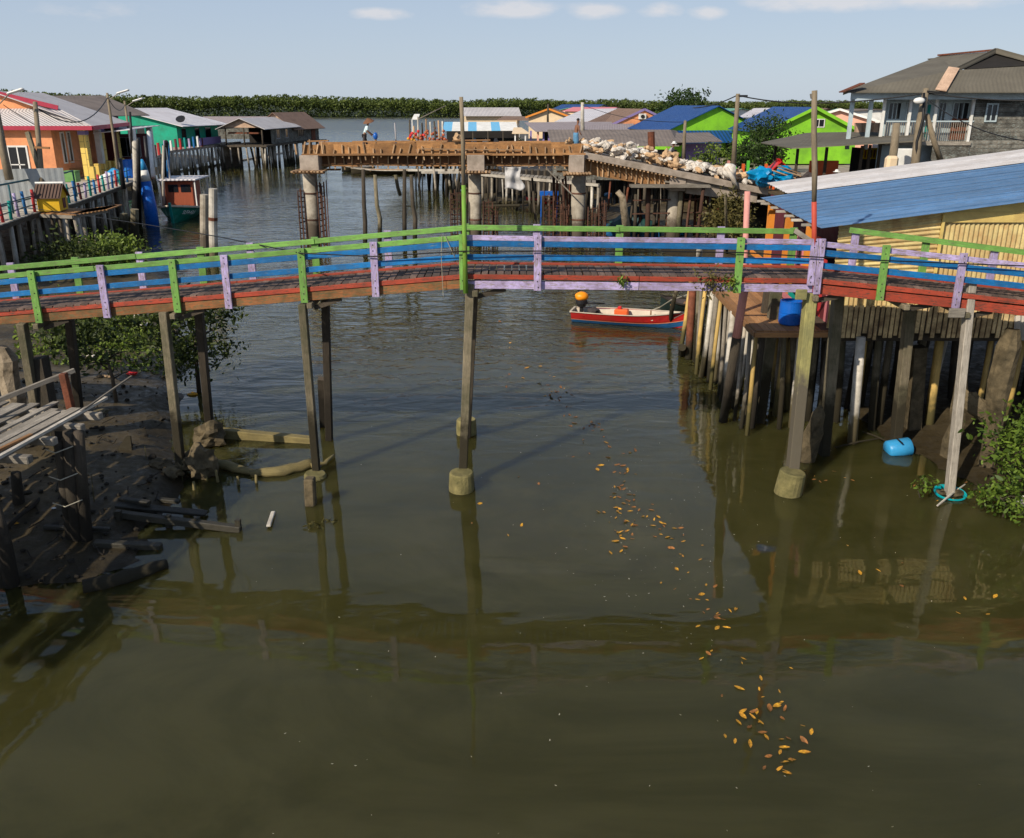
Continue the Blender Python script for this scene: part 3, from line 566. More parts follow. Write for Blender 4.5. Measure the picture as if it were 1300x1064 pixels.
def slab_roof(pts, m, root, t=.06, name='roof', r=None):
    # a flat sheet through four corners: eave start, eave end, top end, top start
    a, b, c, d = map(Vector, pts); k = MB(); r = .5 if r is None else r; L1, L2 = (b-a).length, (d-a).length; up = Vector((0, 0, t))
    k.face([a+up, b+up, c+up, d+up], [(0, 0), (0, L1), (L2, L1), (L2, 0)], r); k.face([d, c, b, a], [(0, 0)]*4, r)
    for p, q in ((a, b), (b, c), (c, d), (d, a)): k.face([p, q, q+up, p+up], [(0, 0)]*4, r)
    return mk(name, k, m, root)
def window(T, x, z, w_, h, root, side='f', at=0, fm='white_paint', gm='dark_glass', mull=1, fw=.07, name='window'):
    # side f: on the front face y=at, facing -y; r: on the face x=at facing +x; l: facing -x
    if side == 'f': P = lambda a, d, z_: T(a, at-d, z_)
    elif side == 'r': P = lambda a, d, z_: T(at+d, a, z_)
    else: P = lambda a, d, z_: T(at-d, a, z_)
    def bx(k, a0, a1, d0, d1, z0, z1): k.hexa(P(a0, d0, z0), P(a1, d0, z0), P(a1, d1, z0), P(a0, d1, z0), P(a0, d0, z1), P(a1, d0, z1), P(a1, d1, z1), P(a0, d1, z1), .5)
    k = MB(); n = mull+1
    bx(k, x-fw, x, 0, .06, z-fw, z+h+fw); bx(k, x+w_, x+w_+fw, 0, .06, z-fw, z+h+fw); bx(k, x, x+w_, 0, .055, z-fw, z); bx(k, x, x+w_, 0, .055, z+h, z+h+fw)
    for i in range(1, n): bx(k, x+w_*i/n-fw*.35, x+w_*i/n+fw*.35, .0, .05, z, z+h)
    f = mk(name, k, fm, root)
    g = MB(); bx(g, x+.001, x+w_-.001, .002, .022, z+.001, z+h-.001); mk('pane', g, gm, f); return f
def door(T, x, z, w_, h, root, side='f', at=0, m='maroon_paint'):
    if side == 'f': P = lambda a, d, z_: T(a, at-d, z_)
    else: P = lambda a, d, z_: T(at+d, a, z_)
    k = MB(); k.hexa(P(x, 0, z), P(x+w_, 0, z), P(x+w_, .05, z), P(x, .05, z), P(x, 0, z+h), P(x+w_, 0, z+h), P(x+w_, .05, z+h), P(x, .05, z+h), .5); return mk('door', k, m, root)
def stilt(root, x, y, z0, z1, r, m='stilt_wood', lean=.12, sq=False):
    k = MB(); a = Vector((x+random.gauss(0, lean), y+random.gauss(0, lean), z0)); b = Vector((x, y, z1))
    k.beam(a, b, r*1.8, r*1.8, up=(1, 0, 0)) if sq else k.tube([a, a.lerp(b, .5)+Vector((random.gauss(0, .02), 0, 0)), b], [r*1.08, r, r*.92], 7)
    return mk('stilt', k, m, root, smooth=not sq)
def pbox(name, x0, x1, y0, y1, z0, z1, m, root, T=None, bevel=0): k = MB(); k.box(x0, x1, y0, y1, z0, z1, T); return mk(name, k, m, root, bevel=bevel)
# ================================================================ LEFT BANK
# walkway in front of the orange house, floor 3 m over the water
E = [G(-60, 306, 3), G(0, 285, 3), G(40, 271, 3), G(95, 257, 3), G(169, 230, 3)]
def ew(t, off=0, z=3.0):            # point on the walkway edge, t in metres of y from the first, off metres away from the creek
    y = E[0].y+t; i = max(j for j in range(4) if E[j].y <= y or j == 0); q = E[i].lerp(E[i+1], (y-E[i].y)/(E[i+1].y-E[i].y)); return Vector((q.x-off, y, z))
ELEN = E[-1].y-E[0].y
wk = thing('walkway', 'plank walkway on a row of stilts in front of the orange house', 'walkway', ew(5, 1.5, 2.6))
k = MB(); y = 0
while y < ELEN+8: k.beam(ew(y, 0, 2.96+random.uniform(-.008, .008)), ew(y, 10, 2.96), .2, .05); y += .22
mk('deck', k, 'pale_plank', wk)
k = MB()
for i in range(14): k.beam(ew(ELEN*i/14, .03, 2.83), ew(ELEN*(i+1)/14, .03, 2.83), .08, .2)
mk('edge_beam', k, 'pile_dark', wk)
for i in range(32):
    t_ = .3+i*(ELEN/31.5)+random.uniform(-.2, .2); q = ew(t_, .12+(.25 if i % 3 == 0 else 0)); stilt(wk, q.x, q.y, -.6, 2.74, random.uniform(.07, .12), random.choice(['stilt_wood', 'stilt_wood', 'pale_pipe', 'pile_dark']))
for i in range(22):
    t_ = .5+i*(ELEN/21.5)+random.uniform(-.3, .3); q = ew(t_, 1.7+random.uniform(-.3, .8)); stilt(wk, q.x, q.y, -.4, 2.9, random.uniform(.06, .11), random.choice(['stilt_wood', 'pile_dark', 'pile_dark']))
# coloured pipe railing
rl = thing('walkway_railing', 'walkway railing of red, teal, lilac and blue pickets joined by dark pipes', 'railing', ew(6, .1))
cols = ['blue_paint', 'maroon_paint', 'lilac_paint', 'teal_paint', 'blue_paint', 'red_picket', 'teal_paint', 'lilac_paint', 'blue_paint', 'red_picket', 'teal_paint', 'red_picket', 'blue_paint', 'teal_paint']
for i in range(27):
    t_ = .6+i*1.0; q = ew(t_, .12); k = MB().tube([q, q+Vector((random.gauss(0, .03), 0, random.uniform(.85, 1.15)))], .075, 7); mk('picket', k, cols[i % len(cols)], rl, smooth=True)
for h in (.35, .78):
    k = MB().tube([ew(i*ELEN/12, .12, 3+h) for i in range(13)], .03, 6); mk('pipe', k, 'rail_teal_pipe', rl, smooth=True)
r2_ = thing('pipe_rail', 'dark teal pipe handrail running along the grey sheet fence', 'railing', ew(5, .9))
k = MB().tube([ew(-.5, .9, 4.25), ew(6.2, .9, 4.25), ew(6.4, .9, 4.5), ew(16, .9, 4.45), ew(17, .8, 4.5), ew(17.1, .8, 3)], .05, 7); mk('handrail', k, 'rail_teal_pipe', r2_, smooth=True)
k = MB().tube([ew(-.5, .9, 3.5), ew(6.2, .9, 3.5), ew(16, .9, 3.6)], .04, 7); mk('handrail', k, 'rail_teal_pipe', r2_, smooth=True)
for t_, hh, m, r in ((.5, 1.0, 'rail_teal_pipe', .05), (3.2, 1.3, 'maroon_paint', .09), (6.3, 1.7, 'teal_paint', .12), (9, 1.4, 'rail_teal_pipe', .05), (12, 1.4, 'teal_paint', .06), (15, 1.45, 'rail_teal_pipe', .05)):
    q = ew(t_, .9); k = MB().tube([q, q+Vector((0, 0, hh))], r, 8); mk('upright', k, m, r2_, smooth=True)
# grey corrugated sheet fence
fx0, fx1 = D(-60, 226, 44.2), D(80, 214, 45.4)
k = MB(); k.sheet((fx0.x, fx0.y, 3.0), (fx0.x, fx0.y, 5.0), (fx1.x, fx1.y, 3.0), (fx1.x, fx1.y, 5.05), pitch=.30, amp=.008)
one('sheet_fence', k, 'grey_fence', 'grey corrugated sheet fence in front of the orange house', 'fence', solid=.02)
# ---- orange house: front wall to the camera, hipped skirt roof, porch on yellow pillars to its right
oh = thing('orange_house', 'orange house with zinc roof, maroon fascia and porch on yellow pillars', 'house', (-30, 52, 3))
YF = 62.0; C1 = D(70, 200, YF).x
front = D(0, 160, YF); ze = front.z; xl_ = -46.0
k = MB(); fz = [(xl_, 3.0), (C1, 3.0), (C1, ze+.25), (xl_, ze+.25)]
k.face([(x, YF, z) for x, z in fz], fz, .5); k.face([(C1, YF, 3), (C1, YF+6.5, 3), (C1, YF+6.5, ze+.3), (C1, YF, ze+.3)], [(0, 3), (6.5, 3), (6.5, ze), (0, ze)], .5)
k.face([(xl_, YF+6.5, 3), (xl_, YF+6.5, ze), (C1, YF+6.5, ze), (C1, YF+6.5, 3)], [(0, 0)]*4, .5); mk('wall', k, 'wall_orange', oh)
T0 = lambda x, y, z: (x, y, z)
wx = D(11, 190, YF).x; wz1, wz0 = D(11, 187, YF).z, D(11, 218, YF).z
window(T0, wx, wz0, D(33, 190, YF).x-wx, wz1-wz0, oh, at=YF, mull=1, fw=.12)
k = MB()
for z in (wz0+.45,): k.box(wx, wx+1.0, YF-.05, YF-.03, z, z+.07)
mk('window_bar', k, 'white_paint', oh)
Ts = lambda x, y, z: (x, y, z)
for a, dd in ((YF+1.2, .35), (YF+2.1, .35)): window(Ts, a, 4.2, dd, 2.0, oh, side='r', at=C1, mull=0, fw=.1, fm='white_paint')
door(Ts, YF+4.3, 3.05, .9, 2.5, oh, side='r', at=C1)
pbox('rear_wall', C1-7, C1+.4, YF+9, YF+9.3, 3, ze-.2, 'maroon_paint', oh)
# roof
ea, eb = Vector((xl_-.5, YF-.5, ze)), D(117, 161, YF-.5); ec = D(164, 156, YF+12)
top_z = D(20, 117, YF+4).z; rx = D(14, 117, YF+4).x; hb = D(75, 139, YF+1.6); hb.z = D(75, 139, YF+1.6).z
slab_roof([(ea.x, ea.y, eb.z), (eb.x, eb.y, eb.z), (hb.x, hb.y, hb.z), (ea.x, hb.y, hb.z)], 'roof_zinc', oh, name='front_roof')
# right slope: from the ridge down to the right eave
slab_roof([(eb.x, eb.y, eb.z), (ec.x, ec.y, eb.z), (rx+ec.x-eb.x, YF+1.4+ec.y-eb.y, top_z), (rx, YF+1.4, top_z)], 'roof_zinc', oh, name='right_roof')
slab_roof([(rx+ec.x-eb.x, YF+1.4+ec.y-eb.y, top_z), (xl_-5, YF+1.4+ec.y-eb.y, hb.z-1), (xl_-3, YF+1.4, hb.z-1), (rx, YF+1.4, top_z)], 'roof_zinc', oh, name='left_roof')
k = MB(); k.face([(xl_, hb.y+.05, hb.z-.1), (hb.x+.2, hb.y+.05, hb.z-.1), (rx, hb.y+.05, top_z-.05), (xl_, hb.y+.05, top_z-2.6)], [(0, 0), (9, 0), (8, 3), (0, 1)], .5); mk('gable_wall', k, 'wall_orange', oh)
k = MB(); k.beam((ea.x, ea.y-.04, eb.z-.08), (eb.x, eb.y-.04, eb.z-.08), .06, .28); k.beam((eb.x+.04, eb.y, eb.z-.08), (ec.x+.04, ec.y, eb.z-.08), .06, .28); k.beam((rx, hb.y-.3, top_z+.02), (hb.x+.1, hb.y-.3, hb.z+.12), .08, .3); mk('fascia', k, 'fascia_maroon', oh)
for px, pb in ((107, 63), (128, 68), (147, 73)):
    q = D(px+3, 200, pb); q.z = 3; k = MB(); k.box(q.x-.24, q.x+.24, q.y-.24, q.y+.24, 3, ze-.1); o = mk('pillar', k, 'yellow_tile', oh)
    k = MB(); k.box(q.x-.27, q.x+.27, q.y-.27, q.y+.27, ze-.62, ze-.35); mk('band', k, 'wall_purple', o)
q0, q1 = G(119, 229, 3), G(156, 216, 3)
for i in range(7):
    q = q0.lerp(q1, i/6); k = MB(); k.box(q.x-.2, q.x+.2, q.y-.15, q.y+.15, 3, 3.95+.1*(i % 2)); mk('parapet_block', k, 'yellow_tile', oh, bevel=.03)
k = MB(); p0, p1 = G(72, 228, 3), G(108, 226, 3); k.beam((p0.x, p0.y, 4.25), (p1.x, p1.y, 4.25), .05, .06); k.beam((p0.x, p0.y, 3.5), (p1.x, p1.y, 3.5), .06, .5); mk('porch_rail', k, 'plank_brown', oh)
# things on the porch
q = G(92, 229, 3.4); k = MB(); k.box(q.x-.42, q.x+.42, q.y-.3, q.y+.3, 3.3, 3.95); k.box(q.x-.46, q.x+.46, q.y-.34, q.y+.34, 3.953, 4.03); one('crate', k, 'green_plastic', 'green plastic storage bin behind the walkway rail', 'bin', bevel=.04)
q = G(147, 227, 3.2); k = MB().blob((q.x, q.y, 3.4), .6, .5, .5, seed=3, amp=.35); one('tarp_bundle', k, 'plastic_sky', 'crumpled blue tarpaulin bundle by the yellow porch pillars', 'tarp')
q = G(137, 229, 3.2); k = MB().blob((q.x, q.y, 3.3), .6, .45, .4, seed=5, amp=.4); one('cloth_bundle', k, 'cloth_white', 'heap of pale washing beside the blue tarpaulin', 'bundle')
q = G(166, 222, 3.2)
k = MB(); k.lathe((q.x, q.y, 3), [(.42, 0), (.46, .1), (.46, 1.2), (.42, 1.3)], 14); one('water_drum', k, 'plastic_blue', 'blue drum standing at the far end of the porch', 'drum', smooth=False)
# ---- house behind with grey hip roof
gh = thing('grey_roof_house', 'house with a broad grey hip roof behind the orange house', 'house', (-45, 75, 3))
A = lambda px, py, Y: D(px, py, Y)
slab_roof([A(40, 150, 66), A(190, 147, 80), A(131, 122, 84), A(50, 122.5, 76)], 'roof_grey', gh, name='front_roof'); slab_roof([A(190, 147, 80), A(178, 141, 96), A(134, 124, 88), A(131, 122, 84)], 'roof_grey', gh, name='side_roof')
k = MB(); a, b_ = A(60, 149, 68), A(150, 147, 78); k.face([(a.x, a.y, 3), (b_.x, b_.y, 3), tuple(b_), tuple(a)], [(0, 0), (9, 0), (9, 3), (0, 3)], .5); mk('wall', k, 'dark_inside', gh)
# ---- small white-roofed pavilion between them
pv_ = thing('pavilion', 'open porch with flat white sheet roof and white posts beside the green house', 'pavilion', (-33, 72, 3))
slab_roof([A(118, 170, 66), A(166, 165, 66), A(203, 160, 80), A(150, 161, 80)], 'roof_zinc_white', pv_)
for px, Y in ((166, 67), (188, 76), (122, 67)):
    q = D(px+1, 164 if px != 188 else 161, Y); k = MB(); k.box(q.x-.2, q.x+.2, q.y-.2, q.y+.2, 3, q.z); mk('post', k, 'white_paint', pv_)
k = MB(); a, b_ = D(120, 190, 76), D(192, 190, 79); k.face([(a.x, a.y, 3), (b_.x, b_.y, 3), (b_.x, b_.y, 5.7), (a.x, a.y, 5.7)], [(0, 0), (9, 0), (9, 3), (0, 3)], .5); o = mk('back_wall', k, 'maroon_paint', pv_)
window(T0, a.x+1.6, 3.9, 2.2, 1.5, pv_, at=a.y+.35, mull=1, fm='cloth_grey')
# ---- green house
gr = thing('green_house', 'bright green house with a white zinc gable roof over the water', 'house', (-43, 112, 3))
c0 = G(227, 187, 3); T = frame((c0.x, c0.y, 0), R(38)); gw, gl = 15.5, 9.0
Tg = frame((c0.x-gw*math.cos(R(8)), c0.y+gw*math.sin(R(8)), 0), R(-8))
zE = D(227, 158, c0.y).z; zR = D(178, 138, c0.y+4).z
house_walls(Tg, gw, 11, 3, zE, zR, 'wall_teal', gr); gable_roof(Tg, gw, 11, zE, zR, 'roof_zinc_white', gr, ov=1.2, of=.7)
for a, z, w_, h in ((1.0, 3.9, 1.2, 1.3), (4.5, 3.9, 1.2, 1.3), (7.3, 3.0, 1.6, 2.2)): window(Tg, a, z, w_, h, gr, side='r', at=gw, fm='teal_paint', mull=0)
window(Tg, gw-6.5, 4.2, 2.2, 1.3, gr, at=0, fm='teal_paint', mull=1)
k = MB(); k.lathe(D(230, 153, c0.y+1), [(.05, -.1), (.5, .12), (.6, .3), (.5, .28)], 12, tilt=Matrix.Rotation(.7, 3, 'X')); mk('satellite_dish', k, 'black_pipe', gr)
# its jetty
jt = thing('jetty', 'concrete jetty on pale stilts in front of the green house', 'jetty', G(245, 190, 2.6))
ja, jb, jc = G(172, 208, 3), G(218, 191, 3), G(281, 183, 3)
k = MB(); k.hexa((ja.x, ja.y, 2.75), (jb.x, jb.y, 2.75), (jb.x-6, jb.y+4, 2.75), (ja.x-5, ja.y+5, 2.75), (ja.x, ja.y, 3), (jb.x, jb.y, 3), (jb.x-6, jb.y+4, 3), (ja.x-5, ja.y+5, 3)); k.hexa((jb.x, jb.y, 2.7), (jc.x, jc.y, 2.7), (jc.x-2, jc.y+8, 2.7), (jb.x-8, jb.y+4, 2.7), (jb.x, jb.y, 3.0), (jc.x, jc.y, 3.0), (jc.x-2, jc.y+8, 3.0), (jb.x-8, jb.y+4, 3.0)); mk('deck', k, 'concrete', jt)
for i in range(14): q = jb.lerp(jc, i/13); stilt(jt, q.x, q.y+.15, -.5, 2.7, random.uniform(.13, .2), random.choice(['pale_pipe', 'stilt_wood', 'pale_pipe']), lean=.2)
for i in range(13): q = ja.lerp(jb, i/12); stilt(jt, q.x-.1, q.y, -.5, 2.75, random.uniform(.09, .15), random.choice(['pale_pipe', 'stilt_wood', 'stilt_wood']), lean=.2)
for i in range(14): q = jb.lerp(jc, i/13+.02); stilt(jt, q.x-1, q.y+2.5, -.5, 2.7, .12, 'pile_dark', lean=.2)
jr = thing('jetty_railing', 'row of short coloured pickets along the jetty of the green house', 'railing', G(250, 188, 3))
for i in range(18):
    q = (ja.lerp(jb, i/10) if i < 10 else jb.lerp(jc, (i-10)/12)); k = MB(); hh = random.uniform(1.0, 1.35); k.beam(q, q+Vector((0, 0, hh)), .28, .2, up=(1, 0, 0)); mk('picket', k, ['red_picket', 'teal_paint', 'lilac_paint', 'blue_paint', 'white_paint', 'maroon_paint'][i % 6], jr)
k = MB(); q, q2 = jb.lerp(jc, .52)+Vector((0, .3, .6)), jb.lerp(jc, .98)+Vector((0, .3, .6)); k.beam(q, q2, .08, .9); one('painted_fence', k, 'wall_purple', 'blue and purple painted panel fence at the end of the jetty', 'fence')
# ---- zinc-roofed shed over the water and its pale block base
sh = thing('fish_shed', 'open timber shed with a zinc gable roof over the water', 'shed', G(318, 186, 3))
s0 = G(283, 184, 3.0); Tsd = frame((s0.x, s0.y, 0), R(-6)); zE2, zR2 = D(278, 162, s0.y).z, D(300, 150.5, s0.y+1).z
gable_roof(Tsd, 5.6, 13, zE2, zR2, 'roof_zinc', sh, ov=.6, of=.6)
T2 = Tsd; k = MB(); f = [(0, zE2), (5.6, zE2), (2.8, zR2)]; k.face([T2(x, 0, z) for x, z in f], f, .5); mk('gable_wall', k, 'wall_peach_plank', sh)
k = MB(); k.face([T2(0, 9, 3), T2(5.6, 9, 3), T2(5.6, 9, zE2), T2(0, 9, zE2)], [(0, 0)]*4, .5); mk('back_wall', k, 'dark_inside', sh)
k = MB(); k.face([T2(5.6, 3, 3), T2(5.6, 13, 3), T2(5.6, 13, zE2), T2(5.6, 3, zE2)], [(0, 0), (9, 0), (9, 2), (0, 2)], .5); k.face([T2(5.55, 3, 3), T2(5.55, 3, zE2), T2(5.55, 13, zE2), T2(5.55, 13, 3)], [(0, 0)]*4, .5); mk('side_wall', k, 'wall_weathered', sh)
for a in (.5, 3, 5.5): q = T2(a, .1, 3); stilt(sh, q[0], q[1], 2.8, zE2, .11, 'pile_dark', lean=.02)
window(T2, 5, 3.7, 1.2, 1.1, sh, side='r', at=5.6, mull=1, fm='cloth_grey', fw=.1); window(T2, 8.4, 3.7, 1.0, 1.1, sh, side='r', at=5.6, mull=0, fm='cloth_grey', fw=.1)
pbox('floor', -.3, 6.2, -.5, 13, 2.75, 2.98, 'pile_dark', sh, T2); pbox('bench', .6, 4.8, .6, 1.6, 4.4, 4.6, 'rusty_pipe', sh, T2)
for i in range(16):
    q = T2(5.9-(i % 2)*.5, i*.85-.2, 0); stilt(sh, q[0], q[1], -.5, 2.8, random.uniform(.09, .15), random.choice(['stilt_wood', 'pale_pipe']), lean=.15)
for i in range(14): q = T2(5.4-(i % 3)*1.3, i*.9+.6, 0); stilt(sh, q[0], q[1], -.5, 2.8, .14, 'pile_dark', lean=.2)
for i in range(6): q = T2(i*1.1, -.3, 0); stilt(sh, q[0], q[1], -.5, 2.8, .12, 'stilt_wood', lean=.1)
k = MB(); a = G(279, 184, 3); b_ = G(298, 182.5, 3); k.hexa((a.x, a.y, -.5), (b_.x, b_.y, -.5), (b_.x, b_.y+3, -.5), (a.x, a.y+3, -.5), (a.x, a.y-.02, 3.2), (b_.x, b_.y-.02, 3.2), (b_.x, b_.y+3, 3.2), (a.x, a.y+3, 3.2)); one('tank_block', k, 'concrete_pier', 'square concrete tank standing in the water beside the zinc-roofed shed', 'tank', bevel=.05)
lb = thing('low_roof_house', 'long low house with grey sheet roof behind the zinc-roofed shed', 'house', (-45, 140, 3))
q = D(255, 158, 138); Tl = frame((q.x, 138, 0), 0); gable_roof(Tl, 12, 5, q.z+.1, D(255, 148.5, 140).z, 'roof_mauve', lb, ridge='x', ov=.4); house_walls(Tl, 12, 5, 3, q.z, D(255, 149, 140).z, 'wall_weathered', lb, ridge='x')
# ---- brown hut at the end
hu = thing('brown_hut', 'weathered brown timber hut on stilts at the end of the left row', 'hut', G(375, 180, 3))
h0 = G(373, 179.5, 3.0); Th = frame((h0.x, h0.y, 0), R(0)); zE3 = D(373, 160, h0.y).z; zR3 = D(357, 143.5, h0.y).z
Th = frame((h0.x-5.2, h0.y+1.5, 0), R(-16)); house_walls(Th, 5.2, 8, 3, zE3, zR3, 'wall_peach_plank', hu); o = gable_roof(Th, 5.2, 8, zE3, zR3, 'roof_brown', hu, ov=.8, of=.6)
k = MB(); k.face([Th(5.24, 0, 3), Th(5.24, 8, 3), Th(5.24, 8, zE3), Th(5.24, 0, zE3)], [(0, 0), (8, 0), (8, 2), (0, 2)], .5); mk('side_wall', k, 'wall_weathered', hu)
window(Th, 1.6, 3.7, 1.7, 1.1, hu, side='r', at=5.24, mull=2, fm='wall_weathered', fw=.1); window(Th, 2.3, zE3+.45, .6, .5, hu, at=0, mull=0, fm='wall_peach_plank', fw=.05); door(Th, 5.6, 3.0, 1.2, 1.9, hu, side='r', at=5.25, m='rusty_pipe')
pbox('floor', -.6, 6.2, -.3, 8.6, 2.72, 2.98, 'pile_dark', hu, Th)
for i in range(9): q = Th(5.9-(i % 2)*.8, i*1.05, 0); stilt(hu, q[0], q[1], -.5, 2.75, .13, random.choice(['stilt_wood', 'pale_pipe']), lean=.12)
for i in range(5): q = Th(i*1.2, -.2, 0); stilt(hu, q[0], q[1], -.5, 2.75, .13, 'stilt_wood', lean=.1)
# floating log boom along this row
a, b_ = G(216, 220, .05), G(378, 191, .05); k = MB().tube([a, a.lerp(b_, .3)+Vector((.3, 0, 0)), a.lerp(b_, .7)-Vector((.2, 0, 0)), b_], .17, 8); one('log_boom', k, 'pale_plank', 'long pale floating log moored along the stilts of the left row', 'log', smooth=True)
# ---- street lamps, poles and cables on the left
def lamp(px, py, pb, Y, label, arm=(-1, .2), zb=3.0):
    tp = D(px, py, Y); q = Vector((tp.x, Y, zb)); s_ = thing('street_lamp', label, 'street lamp', q, 'street lamps along the left row')
    k = MB().tube([q, q.lerp(tp, .5)+Vector((.02, 0, 0)), tp], [.11, .1, .085], 8); mk('pole', k, 'pole_wood', s_, smooth=True)
    h = tp+Vector((0, 0, -.5)); e = h+Vector((arm[0]*.9, -.2, arm[1]+.15)); k = MB().tube([h, h.lerp(e, .6), e], .03, 6); a = mk('arm', k, 'grey_wood', s_)
    d = Vector((arm[0], 0, .28)).normalized(); k = MB().beam(e-d*.15, e+d*.75, .26, .12); mk('lamp_head', k, 'white_paint', s_, bevel=.05); return tp
l1 = lamp(136, 118, 190, 62, 'street lamp with white head on the nearer pole behind the orange house roof', (1, .35)); l2 = lamp(158, 128, 190, 74, 'shorter street lamp with white head, farther along the left row', (1, .35))
l0 = lamp(-6, 122, 225, 46, 'street lamp whose white head enters at the left edge over the orange house', (1, .5))
def pole(name, top, base, r, m, label, cat='pole', parts=None, group=None, n=8):
    return one(name, MB().tube([base, Vector(base).lerp(Vector(top), .55)+Vector((random.gauss(0, r*.3), 0, 0)), top], [r*1.1, r, r*.85], n), m, label, cat, group, smooth=True)
pole('utility_pole', D(44.5, 130, 47), D(54, 240, 45), .13, 'pole_wood', 'slim wooden pole in front of the orange house window side')
pole('utility_pole', D(-4, 150, 44.5), D(12, 228, 44), .19, 'pole_wood', 'stout wooden pole at the left edge, before the orange wall')
k = MB().beam(D(35, 168, 46), D(50, 215, 45.5), .2, .2, up=(1, 0, 0)); one('leaning_post', k, 'pile_wood', 'square leaning post against the orange house, shorter than the poles', 'post')
k = MB().beam(D(44, 187, 45), D(63, 188, 45), .08, .1); one('crossarm', k, 'plank_brown', 'short plank nailed across the slim pole by the orange house', 'plank')
wire('power_line', [D(50, 139, 46.9), l1+Vector((0, 0, -.3))], .035, 'cable_black', 'thick black wire sagging between the slim pole and the nearer street lamp', 'cable', sag=.07)
wire('power_line', [l1+Vector((0, 0, -.3)), l2+Vector((0, 0, -.3))], .03, 'cable_black', 'black wire strung between the two street lamps of the left row', 'cable', sag=.05)
wire('power_line', [D(4, 133, 46), D(44, 158, 46.9)], .02, 'cable_black', 'thin wire falling across the front roof of the orange house', 'cable', sag=.02)
q = G(165, 205, 3); one('utility_pole', MB().tube([D(165, 142, 60), D(168, 195, 60)], [.08, .1], 8), 'black_pipe', 'black pole at the corner of the orange house porch roof', 'pole', smooth=True)
# ---- yellow coop on its bracket of planks
cp = thing('pigeon_coop', 'small bright yellow house-shaped coop with a brown ribbed roof', 'coop', G(68, 270, 3))
c0 = G(49, 268.5, 3.0); wv = D(75, 268, c0.y).x-c0.x; Tc = frame((c0.x, c0.y, 0), R(8)); wv *= 1.0; hz = D(50, 249, c0.y).z-3; rzz = D(79, 234, c0.y+.5).z-3
k = MB(); f = [(0, 0), (1.15, 0), (1.15, hz), (.57, rzz), (0, hz)]
for x, rv in ((0, 1), (wv, 0)): k.face([Tc(x, y, 3+z) for y, z in (f[::-1] if rv else f)], f, .5)
for y in (0, 1.15): k.face([Tc(x, y, 3+z) for x, z in ([(0, 0), (wv, 0), (wv, hz), (0, hz)] if y == 0 else [(wv, 0), (0, 0), (0, hz), (wv, hz)])], [(0, 0), (1, 0), (1, 1), (0, 1)], .5)
mk('body', k, 'yellow_coop', cp)
Tc2 = lambda x, y, z: Tc(x, y, z+3); gable_roof(Tc2, wv, 1.15, hz, rzz, 'coop_roof', cp, ridge='x', ov=.14, t=.04)
k = MB(); k.tube([Tc(-.15, .57, 3+rzz+.06), Tc(wv+.15, .57, 3+rzz+.06)], .06, 6); mk('ridge_cap', k, 'white_paint', cp)
pbox('hatch', wv-.0, wv+.03, .5, .85, 3.1, 3.6, 'maroon_paint', cp, Tc)
pl = thing('plank_stand', 'brown plank stand carrying the yellow coop, on thin stilts', 'platform', G(95, 270, 2.6))
a, b_, c, d = G(45, 271, 2.9), G(92, 273, 2.9), G(136, 266, 2.9), G(96, 262, 2.9); k = MB()
for i in range(9):
    t_ = i/9; p, q = a.lerp(b_, 1).lerp(c, t_), b_.lerp(d, .0).lerp(d, 1).lerp(c, t_)
    p = b_.lerp(c, t_); q = p+Vector((-.25, 2.4, 0)); k.beam(p, q, .36, .05)
for i in range(8): p = a.lerp(b_, i/8); k.beam(p, p+Vector((-.25, 2.4, 0)), .30, .05)
mk('planks', k, 'plank_brown', pl)
for i in range(10): q = a.lerp(b_, i/5) if i < 5 else b_.lerp(c, (i-5)/4); stilt(pl, q.x, q.y+.1, -.4, 2.86, random.uniform(.06, .1), random.choice(['stilt_wood', 'stilt_wood', 'pile_dark']), lean=.15)
k = MB(); k.beam(a-Vector((.2, .02, .1)), b_-Vector((0, .02, .1)), .08, .16); k.beam(b_-Vector((0, 0, .1)), c-Vector((0, 0, .1)), .08, .16); mk('edge_beam', k, 'grey_wood', pl)
# ---- mooring piles
def mpile(px, pt, pb, r, m, label, lean=0):
    b_ = G(px, pb, 0); t_ = D(px, pt, b_.y); k = MB().tube([b_-Vector((lean, 0, .6)), b_.lerp(t_, .5), t_], [r*1.04, r, r*.97], 12); return one('mooring_pile', k, m, label, 'pile', 'mooring piles', smooth=False)
mpile(157, 271, 309, .24, 'pile_wood', 'weathered flat-topped pile, left one of the two beside the coop platform'); mpile(171, 265.5, 310, .24, 'pile_wood', 'weathered flat-topped pile nearest the blue pointed pile'); mpile(146, 276, 312, .2, 'pile_wood', 'short grey pile half hidden beside the coop stand')
mpile(259.5, 247, 333, .235, 'concrete_pier', 'grey concrete pile, the left and lower of the tall pair in mid channel'); mpile(270.5, 239.5, 336, .225, 'pale_pipe', 'pale concrete pile with a rust band, the taller of the pair in mid channel')
b_ = G(270.5, 336, 0); k = MB().tube([D(270.5, 276, b_.y-.0), D(270.5, 280, b_.y)], .24, 12); one('band', k, 'rusty_pipe', 'rusty iron band around the taller pale pile', 'iron band')
